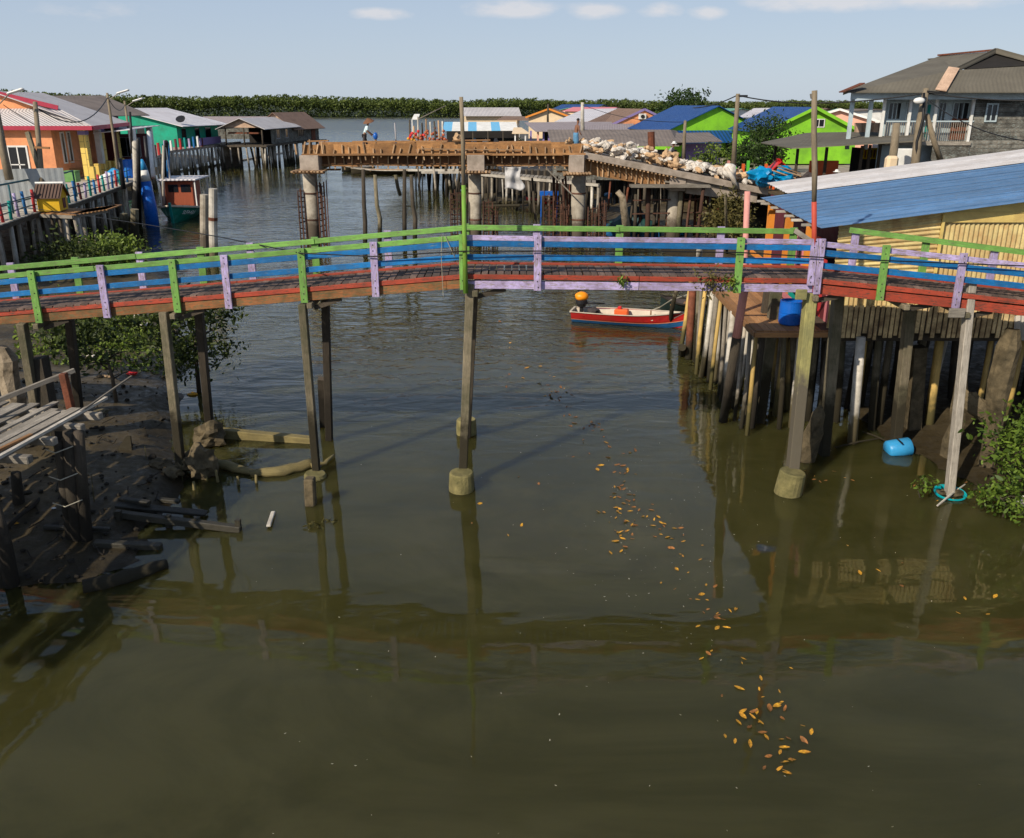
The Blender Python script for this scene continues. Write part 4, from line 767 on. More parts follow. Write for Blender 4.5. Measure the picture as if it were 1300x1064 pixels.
# blue pointed pile etc.
b_ = G(192, 288, 0); bp_ = thing('pointed_pile', 'tall blue pointed pile with a white band beside the teal boat', 'pile', b_)
def tp(py, px): return D(px, py, b_.y)
k = MB().tube([tp(296, 195), tp(262, 190.5), tp(230, 184.5)], [.46, .44, .36], 12); mk('shaft', k, 'plastic_blue', bp_, smooth=True)
k = MB().tube([tp(230, 184.5), tp(216, 182)], [.365, .30], 12); mk('band', k, 'white_paint', bp_, smooth=True)
k = MB().tube([tp(216, 182), tp(206, 180.5), tp(202, 180)], [.30, .16, .06], 12); mk('tip', k, 'plastic_sky', bp_, smooth=True)
pole('post', D(172, 181, 58), G(171, 284, 0), .25, 'pale_pipe', 'thick pale pipe post left of the blue pointed pile'); pole('post', D(175.5, 176, 57.5), G(177.5, 286, 0), .14, 'black_pipe', 'black pipe post between the pale pipe and the blue pile')
pole('post', D(184, 173, 65), D(190.5, 245, 65), .16, 'black_pipe', 'black leaning post rising over the blue pointed pile'); pole('post', D(189, 168, 70), D(193, 225, 66), .2, 'white_paint', 'white post right of the black leaning post')
pole('post', D(211, 180, 64), G(211.5, 262, 0), .17, 'black_pipe', 'black pipe post right beside the teal boat bow'); pole('post', D(207.5, 185, 64.2), D(208, 262, 64.2), .11, 'pale_pipe', 'thin pale post touching the black pipe by the boat'); pole('post', D(214, 188, 66), D(216, 240, 66), .14, 'blue_paint', 'short blue post by the jetty corner behind the boat')
pole('post', D(152, 201, 50), D(157, 240, 50), .13, 'black_pipe', 'black slanting post in front of the porch blocks')
# ================================================================ TEAL FISHING BOAT
def hull(k, L_, B, sheer, keel, n=15, transom=.75, flare=1.0, full=2.1):
    # rings from stern (y=0) to bow (y=L_), section points port to starboard
    rg = []
    for i in range(n):
        t_ = i/(n-1); wd = B/2*(transom+(1-transom)*math.sin(min(1, t_/.45)*PI/2))*(1-max(0, (t_-.45)/.55)**full); wd = max(wd, .015); zs, zk = sheer(t_), keel(t_); y = t_*L_
        pr = []
        for a in (-1, -.93, -.7, -.35, 0, .35, .7, .93, 1):
            pr.append((a*wd, y+(.12*L_*t_**6*(1-abs(a)*0) if 0 else 0), zk+(zs-zk)*abs(a)**(1.7*flare)))
        rg.append(pr)
    return rg
def put(T, rg): return [[T(*p) for p in r] for r in rg]
def boat_hull(root, T, L_, B, sheer, keel, m, mi, th=.06, split=None, transom=.75, gunwale='hull_white', inside=True, gw=1.0, full=2.1):
    rg = put(T, hull(None, L_, B, sheer, keel, transom=transom, full=full)); k = MB().rings(rg, close=False, caps=False, r=.5)
    n = len(rg); k.face(rg[0], [(0, 0)]*9, .5); mk('hull', k, m, root, smooth=False)
    if inside:
        ri = hull(None, L_, B, sheer, keel, transom=transom, full=full); ri = [[(x*(1-th*2/max(B*.5, .1)), min(max(y, .04), L_-.1), min(z+th*.9, sheer(y/L_)-.01)) for x, y, z in r] for r in ri]; ri = put(T, ri)
        k = MB().rings([r[::-1] for r in ri], close=False, caps=False, r=.5); k.face(ri[0][::-1], [(0, 0)]*9, .5); mk('inner_hull', k, mi, root)
    k = MB()
    for s_ in (0, -1):
        for i in range(n-1): k.beam(rg[i][s_], rg[i+1][s_], .09*B/1.3*gw, .055*B/1.3*gw)
    k.beam(rg[0][0], rg[0][-1], .08, .06); mk('gunwale', k, gunwale, root)
    return rg
tb0 = G(219, 284, 0); yaw = math.atan2(-.34, -.94)
def bframe(pos, heading):       # local +y points to heading angle (radians from +x)
    a = heading-PI/2; return frame(pos, a)
def text_mesh(name, cu):
    t_ = bpy.data.objects.new('t', cu); COL.objects.link(t_); dg = bpy.context.evaluated_depsgraph_get(); me = bpy.data.meshes.new_from_object(t_.evaluated_get(dg)); bpy.data.objects.remove(t_)
    o = bpy.data.objects.new(name, me); COL.objects.link(o); return o
LB = 7.4; head = R(-83); stern = Vector((tb0.x, tb0.y, 0))-Vector((math.cos(head), math.sin(head), 0))*LB
Tb = bframe((stern.x, stern.y, 0), head)
tbt = thing('fishing_boat', 'teal wooden fishing boat with a red-brown cabin and white roof moored bow on', 'boat', (stern.x, stern.y, 0))
shr = lambda t_: .72+.95*max(0, t_-.3)**1.6; kl = lambda t_: -.35+.35*max(0, t_-.75)**2*8
rg = boat_hull(tbt, Tb, LB, 3.0, shr, kl, 'hull_teal', 'hull_red', full=3.4)
k = MB(); k.beam(Tb(0, LB-.2, -.3), Tb(0, LB+.12, shr(1)+.22), .12, .16, up=(1, 0, 0)); mk('stem_post', k, 'teal_paint', tbt)
cz0, cz1 = .8, 2.75
k = MB(); y0, y1, hw = 2.0, 4.5, 1.0
k.box(-hw, hw, y0, y1, cz0, cz1, Tb, r=.5); cb = mk('cabin', k, 'red_brown_cabin', tbt, bevel=.03)
for xx in (-.95, -.05):
    k = MB(); k.box(xx+.1, xx+.8, y1+.001, y1+.03, 1.95, 2.5, Tb, r=.5); mk('cabin_window', k, 'dark_glass', cb)
k = MB(); k.hexa(Tb(-1.4, .3, 2.72), Tb(-1.4, 5.0, 2.80), Tb(1.4, 5.0, 2.80), Tb(1.4, .3, 2.72), Tb(-1.4, .3, 2.84), Tb(-1.4, 5.0, 2.92), Tb(1.4, 5.0, 2.92), Tb(1.4, .3, 2.84)); mk('cabin_roof', k, 'roof_zinc_white', tbt, bevel=.03)
for xx in (-1.25, 1.25):
    for yy in (.5, 4.8): k = MB().beam(Tb(xx, yy, .9), Tb(xx, yy, 2.74), .08, .08, up=(1, 0, 0)); mk('roof_post', k, 'white_paint', tbt)
k = MB().tube([Tb(.5, 4.7, 2.8), Tb(.5, 4.72, 5.2)], [.06, .035], 7); mk('mast', k, 'white_paint', tbt, smooth=True)
pbox('foredeck', -.75, .75, 4.9, 6.4, 1.0, 1.05, 'maroon_paint', tbt, Tb)
cu = bpy.data.curves.new('registration', 'FONT'); cu.body = 'SLFA431'; cu.size = .46; cu.extrude = .004; cu.align_x = 'CENTER'; cu.materials.append(MATS['letter_white'])
o = text_mesh('registration', cu); o.parent = tbt
pa, pb_ = Vector(Tb(0, 0, 0)), None
p0, p1 = Vector(rg[12][0]), Vector(rg[9][0]); lo_ = Vector(rg[11][2])
xd = (p1-p0).normalized(); up_ = (Vector(rg[10][0])-Vector(rg[10][2])).normalized(); nn = xd.cross(up_).normalized(); up_ = nn.cross(xd)
M = Matrix((xd, up_, nn)).transposed().to_4x4(); M.translation = (p0+p1)/2-up_*.50+nn*.24-xd*.75-WL[tbt.name]; o.matrix_local = M
# ================================================================ UNFINISHED CONCRETE BRIDGE
ub = thing('unfinished_bridge', 'unfinished concrete bridge still in timber formwork, ramp sloping down to the right', 'bridge', (-3, 53, 0))
YB = 51.0; xa, xb = D(381, 190, YB).x, D(741, 190, YB).x; zt = 6.05
def zY(py, Y=YB): return D(650, py, Y).z
z1, z2, z3 = zY(182), zY(196.5), zY(213)
# slab: plywood edge form with studs and walings; deeper girder form below, set back
pbox('deck_slab', xa+.2, xb, YB+.1, YB+4.2, z2-.02, zt-.55, 'concrete', ub)
x = xa+.15; pan = 0
while x < xb-.3:
    wd = min(random.choice([2.4, 1.2, 2.4, 1.8]), xb-x); k = MB(); k.box(x, x+wd-.02, YB-.02+random.uniform(-.015, .015), YB+.03, z2+.02, z1+random.uniform(-.1, .05)); mk('edge_form', k, 'formwork', ub); x += wd
x = xa+.15
while x < xb-.2: 
    wd = min(2.4, xb-x); k = MB(); k.box(x, x+wd-.02, YB+.55, YB+.60, z3+.08, z2-.06); mk('girder_form', k, 'formwork_shaded', ub); x += wd
pbox('girder', xa+.3, xb, YB+.62, YB+3.6, z3+.1, z2-.03, 'concrete', ub)
for i in range(34):
    x = xa+.5+i*(xb-xa-.8)/33+random.uniform(-.08, .08); k = MB(); d = random.choice([0, 0, .1, -.12, .2]); k.beam((x+d, YB-.09, z1-random.uniform(.0, .35)), (x, YB-.07, z2-random.uniform(.05, .3)), .09, .07, up=(1, 0, 0)); mk('stud', k, 'stud_wood', ub)
for i in range(30):
    x = xa+.9+i*(xb-xa-1.5)/29+random.uniform(-.1, .1); k = MB(); k.beam((x, YB+.50, z2-.1), (x+random.uniform(-.06, .06), YB+.50, z3-random.uniform(0, .18)), .085, .07, up=(1, 0, 0)); mk('stud', k, 'stud_wood', ub)
for y, z in ((YB-.15, z2+.02), (YB+.45, z3+.12)):
    x = xa+.1
    while x < xb-.5:
        wd = min(random.uniform(3, 4.2), xb-x); k = MB(); k.beam((x, y, z+random.uniform(-.04, .04)), (x+wd+.1, y-.01, z+random.uniform(-.04, .04)), .08, .11); mk('waling', k, 'plank_brown', ub); x += wd
k = MB(); k.beam((xa+7.0, YB-.2, z1-.3), (xb-3.5, YB-.2, z1-.36), .05, .06); mk('waling', k, 'stud_wood', ub)
for x0, wd, hh in ((.4, 1.2, .1), (3.0, 5.5, .08), (8.8, 2.2, .14), (11.5, 3, .06)): k = MB(); k.beam((xa+x0, YB+.35, z1+hh), (xa+x0+wd, YB+.4, z1+hh+.03), .3, .07); mk('loose_board', k, 'plank_brown', ub)
pbox('back_form', xa+.2, xb, YB+4.2, YB+4.26, z2, z1-.1, 'formwork', ub)
for i in range(5): x = xa-.2+i*.38; k = MB().beam((x, YB-.12, zY(196)), (x+random.uniform(-.1, .2), YB-.12, zY(183-i % 3*3)), .08, .08, up=(1, 0, 0)); mk('stud', k, 'stud_wood', ub)
# piers
def pier(px0, px1, cap0, cap1, yt, ybc, cage, Y=YB+.8):
    c = D((px0+px1)/2, 260, Y); r = (D(px1, 260, Y).x-D(px0, 260, Y).x)/2; zc = D(650, ybc, Y-.6).z
    k = MB().tube([(c.x, Y, -1), (c.x, Y, 1.5), (c.x, Y, zc+.05)], r, 18); p = mk('pier', k, 'concrete_pier', ub, smooth=True)
    x0, x1 = D(cap0, 205, Y-1.3).x, D(cap1, 205, Y-1.3).x; k = MB().box(x0, x1, Y-1.25, Y+2.6, zc, D(650, yt, Y-1.25).z); mk('pier_cap', k, 'concrete', p, bevel=.02)
    k = MB(); k.box(x0-.35, x1+.35, Y-1.6, Y-1.3, zc-.16, zc-.06); k.box(x0-.6, x1+.8, Y+.9, Y+1.2, zc-.16, zc-.06)
    mk('bearer', k, 'plank_brown', p)
    for i in range(9): k = MB().beam((x0-.3+i*(x1-x0+.6)/8, Y-1.9+random.uniform(-.2, .1), zc-.02), (x0-.3+i*(x1-x0+.6)/8, Y-.6, zc-.02), .12, .08); mk('bearer', k, 'stud_wood', p)
    for zb in (1.55, 3.1): k = MB().tube([(c.x, Y, zb), (c.x, Y, zb+.09)], r*1.06, 18); mk('pier_band', k, 'rust_cage', p)
    for cx, w2, zt_ in cage:            # rusty steel sheet-pile frames standing beside the column
        q = D(cx, 260, Y).x; k = MB()
        for j in range(4):
            x = q-w2+j*w2*2/3; k.beam((x, Y-.5+.3*(j % 2), -.8), (x+random.uniform(-.05, .05), Y-.5+.3*(j % 2), zt_-random.uniform(0, .5)), .10, .06, up=(1, 0, 0))
        for j in range(11): z = .2+j*(zt_-.5)/10; k.beam((q-w2, Y-.46, z), (q+w2, Y-.2, z+random.uniform(-.12, .12)), .05, .06)
        for j in range(3): k.beam((q-w2+j*w2, Y+.3, -.8), (q-w2+j*w2+.05, Y+.3, zt_-random.uniform(0, .4)), .07, .05, up=(1, 0, 0))
        mk('steel_frame', k, 'rust_cage', p)
    return p
pier(387, 405, 380, 404, 197.5, 215.5, [(384.5, .17, 3.6), (410, .17, 3.9)]); pier(595, 611, 593, 615, 197, 216, [(579, .30, 3.4), (589.5, .14, 3.0), (619, .26, 2.9), (628, .15, 2.4)]); pier(725, 743, 723, 742, 197, 218, [(696, .28, 3.3), (709, .3, 3.0), (719, .14, 2.6), (752, .3, 2.5), (765, .22, 2.8)])
# ramp: slab, formwork beam, second beam
def rp(px, py, dy=0): q = D(px, py, YB+dy*0); return Vector((q.x, YB+dy, q.z))
ra, rb_ = rp(741, 193), rp(976, 240); dirv = (rb_-ra)
def rq(t_, dy=0, dz=0): return ra+dirv*t_+Vector((0, dy, dz))
k = MB(); k.hexa(rq(0, 0, -.36), rq(1, 0, -.36), rq(1, 4.2, -.36), rq(0, 4.2, -.36), rq(0), rq(1), rq(1, 4.2), rq(0, 4.2)); mk('ramp_slab', k, 'concrete', ub, bevel=.02)
k = MB(); k.hexa(rq(0, .5, -1.25), rq(.5, .5, -1.1), rq(.5, .58, -1.1), rq(0, .58, -1.25), rq(0, .5, -.37), rq(.5, .5, -.37), rq(.5, .58, -.37), rq(0, .58, -.37)); mk('ramp_form', k, 'formwork', ub)
for i in range(16):
    a = rq(.015+i*.031, .44, -.38); k = MB().beam(a, a+Vector((random.uniform(-.1, .1), 0, -random.uniform(.55, .9))), .08, .07, up=(1, 0, 0)); mk('stud', k, 'stud_wood', ub)
for i in range(24): a = rq(.01+i*.021, -.12, -.40); k = MB().beam(a, a+Vector((0, .6, 0)), .07, .07); mk('joist_end', k, 'stud_wood', ub)
k = MB(); k.hexa(rq(.56, .3, -1.2), rq(.95, .3, -.95), rq(.95, 3.5, -.95), rq(.56, 3.5, -1.2), rq(.56, .3, -.37), rq(.95, .3, -.37), rq(.95, 3.5, -.37), rq(.56, 3.5, -.37)); mk('ramp_beam', k, 'concrete', ub, bevel=.02)
k = MB(); a = rq(.47, .2, 0); k.box(a.x, a.x+.95, YB+.2, YB+3.4, a.z-1.25, a.z-.42); mk('ramp_cap', k, 'concrete', ub, bevel=.02)
k = MB(); k.tube([(a.x+.5, YB+1.2, -.6), (a.x+.5, YB+1.2, a.z-1.2)], .38, 16); mk('pier', k, 'concrete_pier', ub, smooth=True)
k = MB(); k.beam(rp(800, 236), rp(900, 236), .9, .14); k.beam(rp(845, 231)+Vector((0, .5, 0)), rp(930, 240)+Vector((0, .5, 0)), .5, .1); mk('scaffold_boards', k, 'grey_wood', ub)
for px in (812, 826, 842, 858, 868, 880, 892, 905, 918): a = rp(px, 238); stilt(ub, a.x, YB+random.uniform(-.3, 2), -.4, a.z, random.uniform(.07, .16), random.choice(['rust_cage', 'pile_dark', 'rusty_pipe', 'pile_wood']), lean=.1)
for i in range(22):
    px = random.uniform(645, 725) if i < 6 else random.uniform(800, 915); a = rp(px, 230); stilt(ub, a.x, YB+random.uniform(1.5, 4.5), -.3, a.z, random.uniform(.04, .09), random.choice(['rust_cage', 'rusty_pipe', 'pile_dark']), lean=.15)
for z in (1.1, 1.9, 2.7): k = MB().beam(rp(806, 260)*1+Vector((0, .9, z-rp(806, 260).z)), rp(915, 260)+Vector((0, 1.0, z+.1-rp(915, 260).z)), .05, .07); mk('scaffold_ledger', k, 'rust_cage', ub)
k = MB().beam(rp(706, 215)+Vector((-.6, -.5, .1)), rp(735, 247)+Vector((-.4, -.3, 0)), .07, .07); mk('scaffold_brace', k, 'grey_wood', ub)
k = MB().tube([rp(841, 186)+Vector((0, 3.8, -.6)), rp(833, 170)+Vector((.3, 3.8, 0))], .22, 10); mk('starter_post', k, 'rusty_pipe', ub)
k = MB(); c0 = rp(641, 212)+Vector((0, -.25, 0)); nu, nv = 10, 14
for i in range(nu+1):
    for j in range(nv+1):
        u, v = i/nu, j/nv; q = c0+Vector((.95*u*(1-.25*v*math.sin(v*5)), .10*math.sin(u*9+v*3)+.06*math.sin(v*11), -1.25*v*(1-.25*abs(u-.5)*math.sin(u*7)))); k.v.append(tuple(q))
for i in range(nu):
    for j in range(nv): k.idx((i*(nv+1)+j, (i+1)*(nv+1)+j, (i+1)*(nv+1)+j+1, i*(nv+1)+j+1), [(u, v)]*4, .5)
one('plastic_sheet', k, 'grey_sheet', 'torn white plastic sheet hanging under the unfinished bridge', 'sheet', smooth=True, solid=.008)
# poles standing in the water near the bridge
for px, pt, pb, lx, lab in ((463, 215, 322, -2, 'dark crooked pole, leftmost of those in the water by the bridge'), (481, 222, 318, -5, 'brown crooked pole standing second from the left in the water'), (513.5, 215, 315, 0, 'straight dark pole in the water under the bridge middle'), (526, 222, 318, -4, 'dark pole just right of the straight one under the bridge')):
    Yp = G(px, pb, 0).y; k = MB().tube([G(px, pb, 0)-Vector((0, 0, .5)), D(px-lx*.3, pb-40, Yp), D(px+lx*.5, (pt+pb)/2-10, Yp), D(px+lx, pt, Yp)], [.14, .13, .12, .1], 7); one('pole', k, 'pile_dark' if px != 481 else 'pile_wood', lab, 'pole', smooth=True)
k = MB().tube([D(502, 222, 58), D(505, 238, 58), D(508, 248, 58.2)], .12, 7); one('pole', k, 'pile_wood', 'short slanting pole whose foot ends above its reflection', 'pole', smooth=True)
# sacks: heaps on the ramp, each sack an object
sk = []
def pillow(seed, lx=.40, ly=.26, th=.17, nu=9, nv=7):
    k = MB(); top = {}; off = Vector((seed*7.3, seed*1.7, 0))
    for sgn in (1, -1):
        for i in range(nu+1):
            for j in range(nv+1):
                u, v = i/nu*2-1, j/nv*2-1; e = (1-abs(u)**3)*(1-abs(v)**3); n = mnoise.noise(Vector((u*1.3, v*1.3, sgn))+off); n2 = mnoise.noise(Vector((u*3.5, v*3.5, sgn*2))+off)
                x = u*lx*(1-.13*abs(v)**2+.10*n); y = v*ly*(1-.16*abs(u)**2+.12*n2); z = sgn*th*e**.55*(1+.45*n+.28*n2)+.07*mnoise.noise(Vector((u, v, 3))+off)
                if sgn == -1 and (i in (0, nu) or j in (0, nv)): top[sgn, i, j] = top[1, i, j]; continue
                top[sgn, i, j] = len(k.v); k.v.append((x, y, z+.15))
    r = random.random()
    for sgn in (1, -1):
        for i in range(nu):
            for j in range(nv):
                q = (top[sgn, i, j], top[sgn, i+1, j], top[sgn, i+1, j+1], top[sgn, i, j+1]); k.idx(q if sgn > 0 else q[::-1], [(i*.1, j*.1)]*4, r)
    k.tube([(lx*.93, 0, .15), (lx*1.12, .02, .17), (lx*1.28, .03, .15)], [.05, .035, .09], 7, r=r); return k
for v in range(6):
    for m in ('sack_white', 'sack_tan'): sk.append((m, mk('sack', pillow(v*2+(m == 'sack_tan')), m)))
heap = []
def hz_(t_): return np.interp(t_, [-.02, .03, .12, .25, .33, .42, .5, .56, .68, .8, .9, 1.0], [.15, .5, .9, 1.0, .75, 1.15, .8, .25, .6, .55, .5, .6])
while len(heap) < 285:
    t_ = random.uniform(-.01, 1.02); dy = random.uniform(.5, 3.4); hmax = hz_(t_)*0.82*(1-((dy-2.1)/2.0)**2*.75)
    heap.append((t_, dy, random.random()*max(.05, hmax)))
heap.sort(key=lambda q: q[2]); used = {'sack_white': 0, 'sack_tan': 0}; first = set()
for t_, dy, hh in heap:
    tan = (.40 < t_ < .54 and random.random() < .85) or (t_ >= .54 and random.random() < .45) or (t_ < .4 and random.random() < .22)
    m = 'sack_tan' if tan else 'sack_white'; o = random.choice([q for q in sk if q[0] == m])[1]
    c = o if o.name not in first else dup(o); first.add(o.name)
    p = rq(t_, dy, hh); c.location = p; c.rotation_euler = (random.gauss(0, .5), random.gauss(0, .5), random.random()*6.28); s_ = random.uniform(.5, .92); c.scale = (s_, s_*random.uniform(.8, 1.2), s_*random.uniform(.75, 1.3))
    low = t_ > .56
    tag(c, ('white woven sack' if not tan else 'tan woven sack')+(' in the lower heap at the foot of the concrete ramp' if low else ' in the upper heap on the concrete ramp'), 'sack', ('white' if not tan else 'tan')+' sacks heaped on the '+('lower' if low else 'upper')+' ramp')
for k_, (px, py) in enumerate(((724, 178), (720, 181))): 
    c = dup(sk[1][1]); c.location = D(px, py+3, YB+1.2); tag(c, 'tan sack lying by itself behind the bare-chested worker' if k_ == 0 else 'tan sack leaning on the formwork left of the bare-chested worker', 'sack'); 
    if 'group' in c: del c['group']
c = dup(sk[1][1]); c.location = D(582, 184, YB+.5); c.scale = (1.2, 1.2, 1.7); tag(c, 'round tan sack on the formwork just left of the green bamboo pole', 'sack'); c.pop('group', None) if hasattr(c, 'pop') else None
k = MB().blob(rp(926, 222)+Vector((0, .15, .25)), .42, .35, .42, seed=9, amp=.5).tube([rp(921, 217)+Vector((0, -.05, .2)), rp(930, 226)+Vector((0, -.12, 0)), rp(934, 240)+Vector((0, -.12, 0))], [.3, .34, .16], 9, squash=.45); one('plastic_sheet', k, 'sack_white', 'long white plastic sheet trailing over the edge of the ramp', 'sheet', smooth=True)
for px, py, rx, lab in ((968, 224, 1.0, 'left one of the two bright blue tarpaulin bundles at the ramp foot'), (993, 225, .95, 'right one of the two bright blue tarpaulin bundles at the ramp foot')):
    q = D(px, py, YB-.5); k = MB().blob((q.x, q.y, q.z), rx*.72, .6, .5, seed=px, amp=.55, sub=3); one('tarp_bundle', k, 'tarp_blue', lab, 'tarpaulin')
# ================================================================ PEOPLE
def skin(name, joints, edges, m, parent, root=0, sub=2):
    me = bpy.data.meshes.new(name); pw = WL[parent.name]; org = Vector(joints[0][0])
    me.from_pydata([tuple(Vector(j[0])-org) for j in joints], edges, []); o = bpy.data.objects.new(name, me); COL.objects.link(o); o.parent = parent; o.location = org-pw; WL[o.name] = org
    mo = o.modifiers.new('skin', 'SKIN'); mo.use_smooth_shade = True
    for v, j in zip(me.skin_vertices[0].data, joints): v.radius = (j[1], j[1] if len(j) < 3 else j[2])
    me.skin_vertices[0].data[root].use_root = True
    s_ = o.modifiers.new('sub', 'SUBSURF'); s_.levels = sub; s_.render_levels = sub
    me.materials.append(MATS[m]); return o
def person(label, base, face, shirt, trousers, skinm='skin_brown', bend=.15, hat=None, stride=.18, sarong=False, armf=.25, h=1.66):
    # base: feet on the ground; face: heading the person looks at, radians
    p = thing('person', label, 'person', base); c, s_ = math.cos(face), math.sin(face); B = Vector(base); S = h/1.7
    def P(f, l, z): return B+Vector((c*f-s_*l, s_*f+c*l, z))*S      # f forward, l left
    fb_ = bend
    pel, che, nec = P(0, 0, .92), P(fb_*.6, 0, 1.22), P(fb_, 0, 1.42)
    J = [(pel, .12, .10), (P(fb_*.3, 0, 1.06), .12, .095), (che, .135, .10), (nec, .05, .05), (P(fb_+.02, 0, 1.50), .05, .05), (P(fb_+.04, 0, 1.58), .085, .095), (P(fb_+.05, 0, 1.66), .075, .085),
         (P(fb_*.9, .17, 1.37), .055), (P(fb_*.8+.02, .24, 1.12), .042), (P(fb_+armf, .22, .93), .034), (P(fb_+armf+.08, .21, .88), .035, .02),
         (P(fb_*.9, -.17, 1.37), .055), (P(fb_*.8-.02, -.25, 1.12), .042), (P(fb_+armf*.7, -.24, .92), .034), (P(fb_+armf*.7+.07, -.22, .86), .035, .02),
         (P(0, .09, .86), .085), (P(stride*.55, .1, .48), .062), (P(stride, .1, .08), .042), (P(stride+.15, .11, .04), .04, .03),
         (P(0, -.09, .86), .085), (P(-stride*.2, -.1, .48), .062), (P(-stride, -.1, .10), .042), (P(-stride+.15, -.11, .04), .04, .03)]
    Ed = [(0, 1), (1, 2), (2, 3), (3, 4), (4, 5), (5, 6), (2, 7), (7, 8), (8, 9), (9, 10), (2, 11), (11, 12), (12, 13), (13, 14), (0, 15), (15, 16), (16, 17), (17, 18), (0, 19), (19, 20), (20, 21), (21, 22)]
    skin('body', J, Ed, skinm, p)
    if shirt:
        I = [0, 1, 2, 3, 7, 8, 11, 12]; mp_ = {q: i for i, q in enumerate(I)}; JJ = [(J[i][0], *[r*1.16 for r in J[i][1:]]) for i in I]; JJ[3] = (J[3][0]-Vector((0, 0, .02)), .06)
        JJ[0] = (JJ[0][0]-Vector((0, 0, .06)), .14, .12)
        skin('shirt', JJ, [(mp_[a], mp_[b]) for a, b in Ed if a in mp_ and b in mp_], shirt, p)
    if sarong:
        k = MB().rings([[P(math.cos(t)*a+f, math.sin(t)*b, z) for t in [2*PI*i/16 for i in range(16)]] for z, a, b, f in ((.32, .17, .19, .04), (.6, .15, .18, .03), (.85, .14, .17, .01), (1.0, .125, .155, .01))]); mk('sarong', k, trousers, p, smooth=True)
    else:
        I = [0, 15, 16, 17, 19, 20, 21]; mp_ = {q: i for i, q in enumerate(I)}; JJ = [(J[i][0]+(Vector((0, 0, .05)) if i in (17, 21) else Vector()), *[r*1.18 for r in J[i][1:]]) for i in I]; skin('trousers', JJ, [(mp_[a], mp_[b]) for a, b in Ed if a in mp_ and b in mp_], trousers, p)
    hc = J[6][0]
    if hat == 'cone': k = MB().lathe(hc-Vector((0, 0, .02))*S, [(.34, -.06), (.33, -.04), (.18, .08), (.03, .17), (.005, .175)], 18, tilt=Matrix.Rotation(.25, 3, 'X') @ Matrix.Rotation(-.2, 3, 'Y')); mk('hat', k, 'straw_hat', p)
    elif hat == 'cap': k = MB().lathe(hc, [(.20, -.03), (.19, -.015), (.11, 0), (.105, .06), (.06, .105), (.005, .11)], 16); mk('hat', k, 'cloth_white', p)
    else: k = MB().blob(hc+Vector((-c*.025, -s_*.025, .015)), .10, .10, .085, seed=1, amp=.1); mk('hair', k, 'hair_black', p, smooth=True)
    return p
q = D(463, 183, YB+1.5); dz = zt-.55
person('person in a dark conical hat, pale blue shirt and dark trousers on the unfinished bridge', (q.x, YB+1.5, dz), R(10), 'cloth_pale_blue', 'cloth_dark', bend=.22, hat='cone', stride=.2, armf=.2, h=1.8)
q = D(730.5, 187, YB+1.4)
person('bare-chested person in a blue sarong standing by the white sacks', (q.x, YB+1.4, dz), R(25), None, 'cloth_blue', bend=.10, stride=.06, sarong=True, armf=.12, h=1.85)
q = rq(.51, 4.0, -.2)
person('person in white cap and pale shirt stooping behind the tan sacks', tuple(q), R(-30), 'cloth_grey', 'cloth_dark', bend=.35, hat='cap', h=1.65)
# blue-capped post and thin pole by the first person
q = D(477, 178, YB+2.5); k = MB().tube([(q.x, q.y, dz), (q.x, q.y, dz+.75)], .06, 7); bpost = thing('capped_post', 'short post with a blue plastic cover on the unfinished bridge', 'post', (q.x, q.y, dz)); mk('shaft', k, 'stud_wood', bpost)
k = MB().blob((q.x, q.y, dz+.85), .15, .15, .22, amp=.1); mk('cover', k, 'plastic_blue', bpost, smooth=True)
q = D(502.5, 181, YB+3); pole('pole', (q.x-.02, q.y, D(502, 156, YB+3).z), (q.x, q.y, dz), .05, 'cloth_grey', 'thin grey pole standing upright on the unfinished bridge deck')
# ================================================================ CENTRE SETTLEMENT
# striped market pier and jetty
cj = thing('pier', 'long timber pier on many stilts behind the unfinished bridge', 'pier', (-5, 95, 2.8))
a0, a1 = G(520, 183, 2.95), G(600, 187, 2.95)
k = MB(); k.hexa((-14, 84, 2.75), (2, 80, 2.75), (4, 96, 2.75), (-13.5, 112, 2.75), (-14, 84, 3), (2, 80, 3), (4, 96, 3), (-13.5, 112, 3)); mk('deck', k, 'grey_wood', cj)
for i in range(44):
    x = random.uniform(-9.5, -3.5) if i < 34 else random.uniform(-3.5, 2); Y = random.uniform(79, 92) if i < 34 else random.uniform(80, 86); stilt(cj, x, Y, -.6, 2.85, random.uniform(.06, .16), random.choice(['stilt_wood', 'pale_pipe', 'pile_dark', 'pile_dark']), lean=.35)
k = MB()
for px0, px1, py, Y in ((518, 590, 216, 82), (535, 600, 219, 80)): k.beam(D(px0, py, Y), D(px1, py, Y), .2, .2)
mk('bearer', k, 'pale_plank', cj)
st_ = thing('market_shelter', 'pier shelter with a blue and white striped tarpaulin roof', 'shelter', (-4, 104, 3))
na, nb, nc_, nd = D(562, 166.5, 101), D(658, 166, 101), D(655, 155.5, 105), D(564, 155.5, 105); names = ['stripe_blue', 'white_paint', 'stripe_blue', 'white_paint', 'stripe_blue', 'white_paint']; cuts = [0, .12, .335, .45, .645, .765, 1]
for i, m in enumerate(names):
    a, b_ = cuts[i], cuts[i+1]; slab_roof([na.lerp(nb, a), na.lerp(nb, b_), nd.lerp(nc_, b_), nd.lerp(nc_, a)], m, st_, name='roof_strip')
for i in range(6):
    q = na.lerp(nb, i/5); k = MB().tube([(q.x, q.y+.1, 2.9), (q.x, q.y+.1, q.z)], .09, 7); mk('post', k, 'pile_dark', st_)
k = MB(); k.face([(na.x, 107, 3), (nb.x, 107, 3), (nb.x, 107, 5.2), (na.x, 107, 5.2)], [(0, 0)]*4, .5); mk('back_wall', k, 'dark_inside', st_)
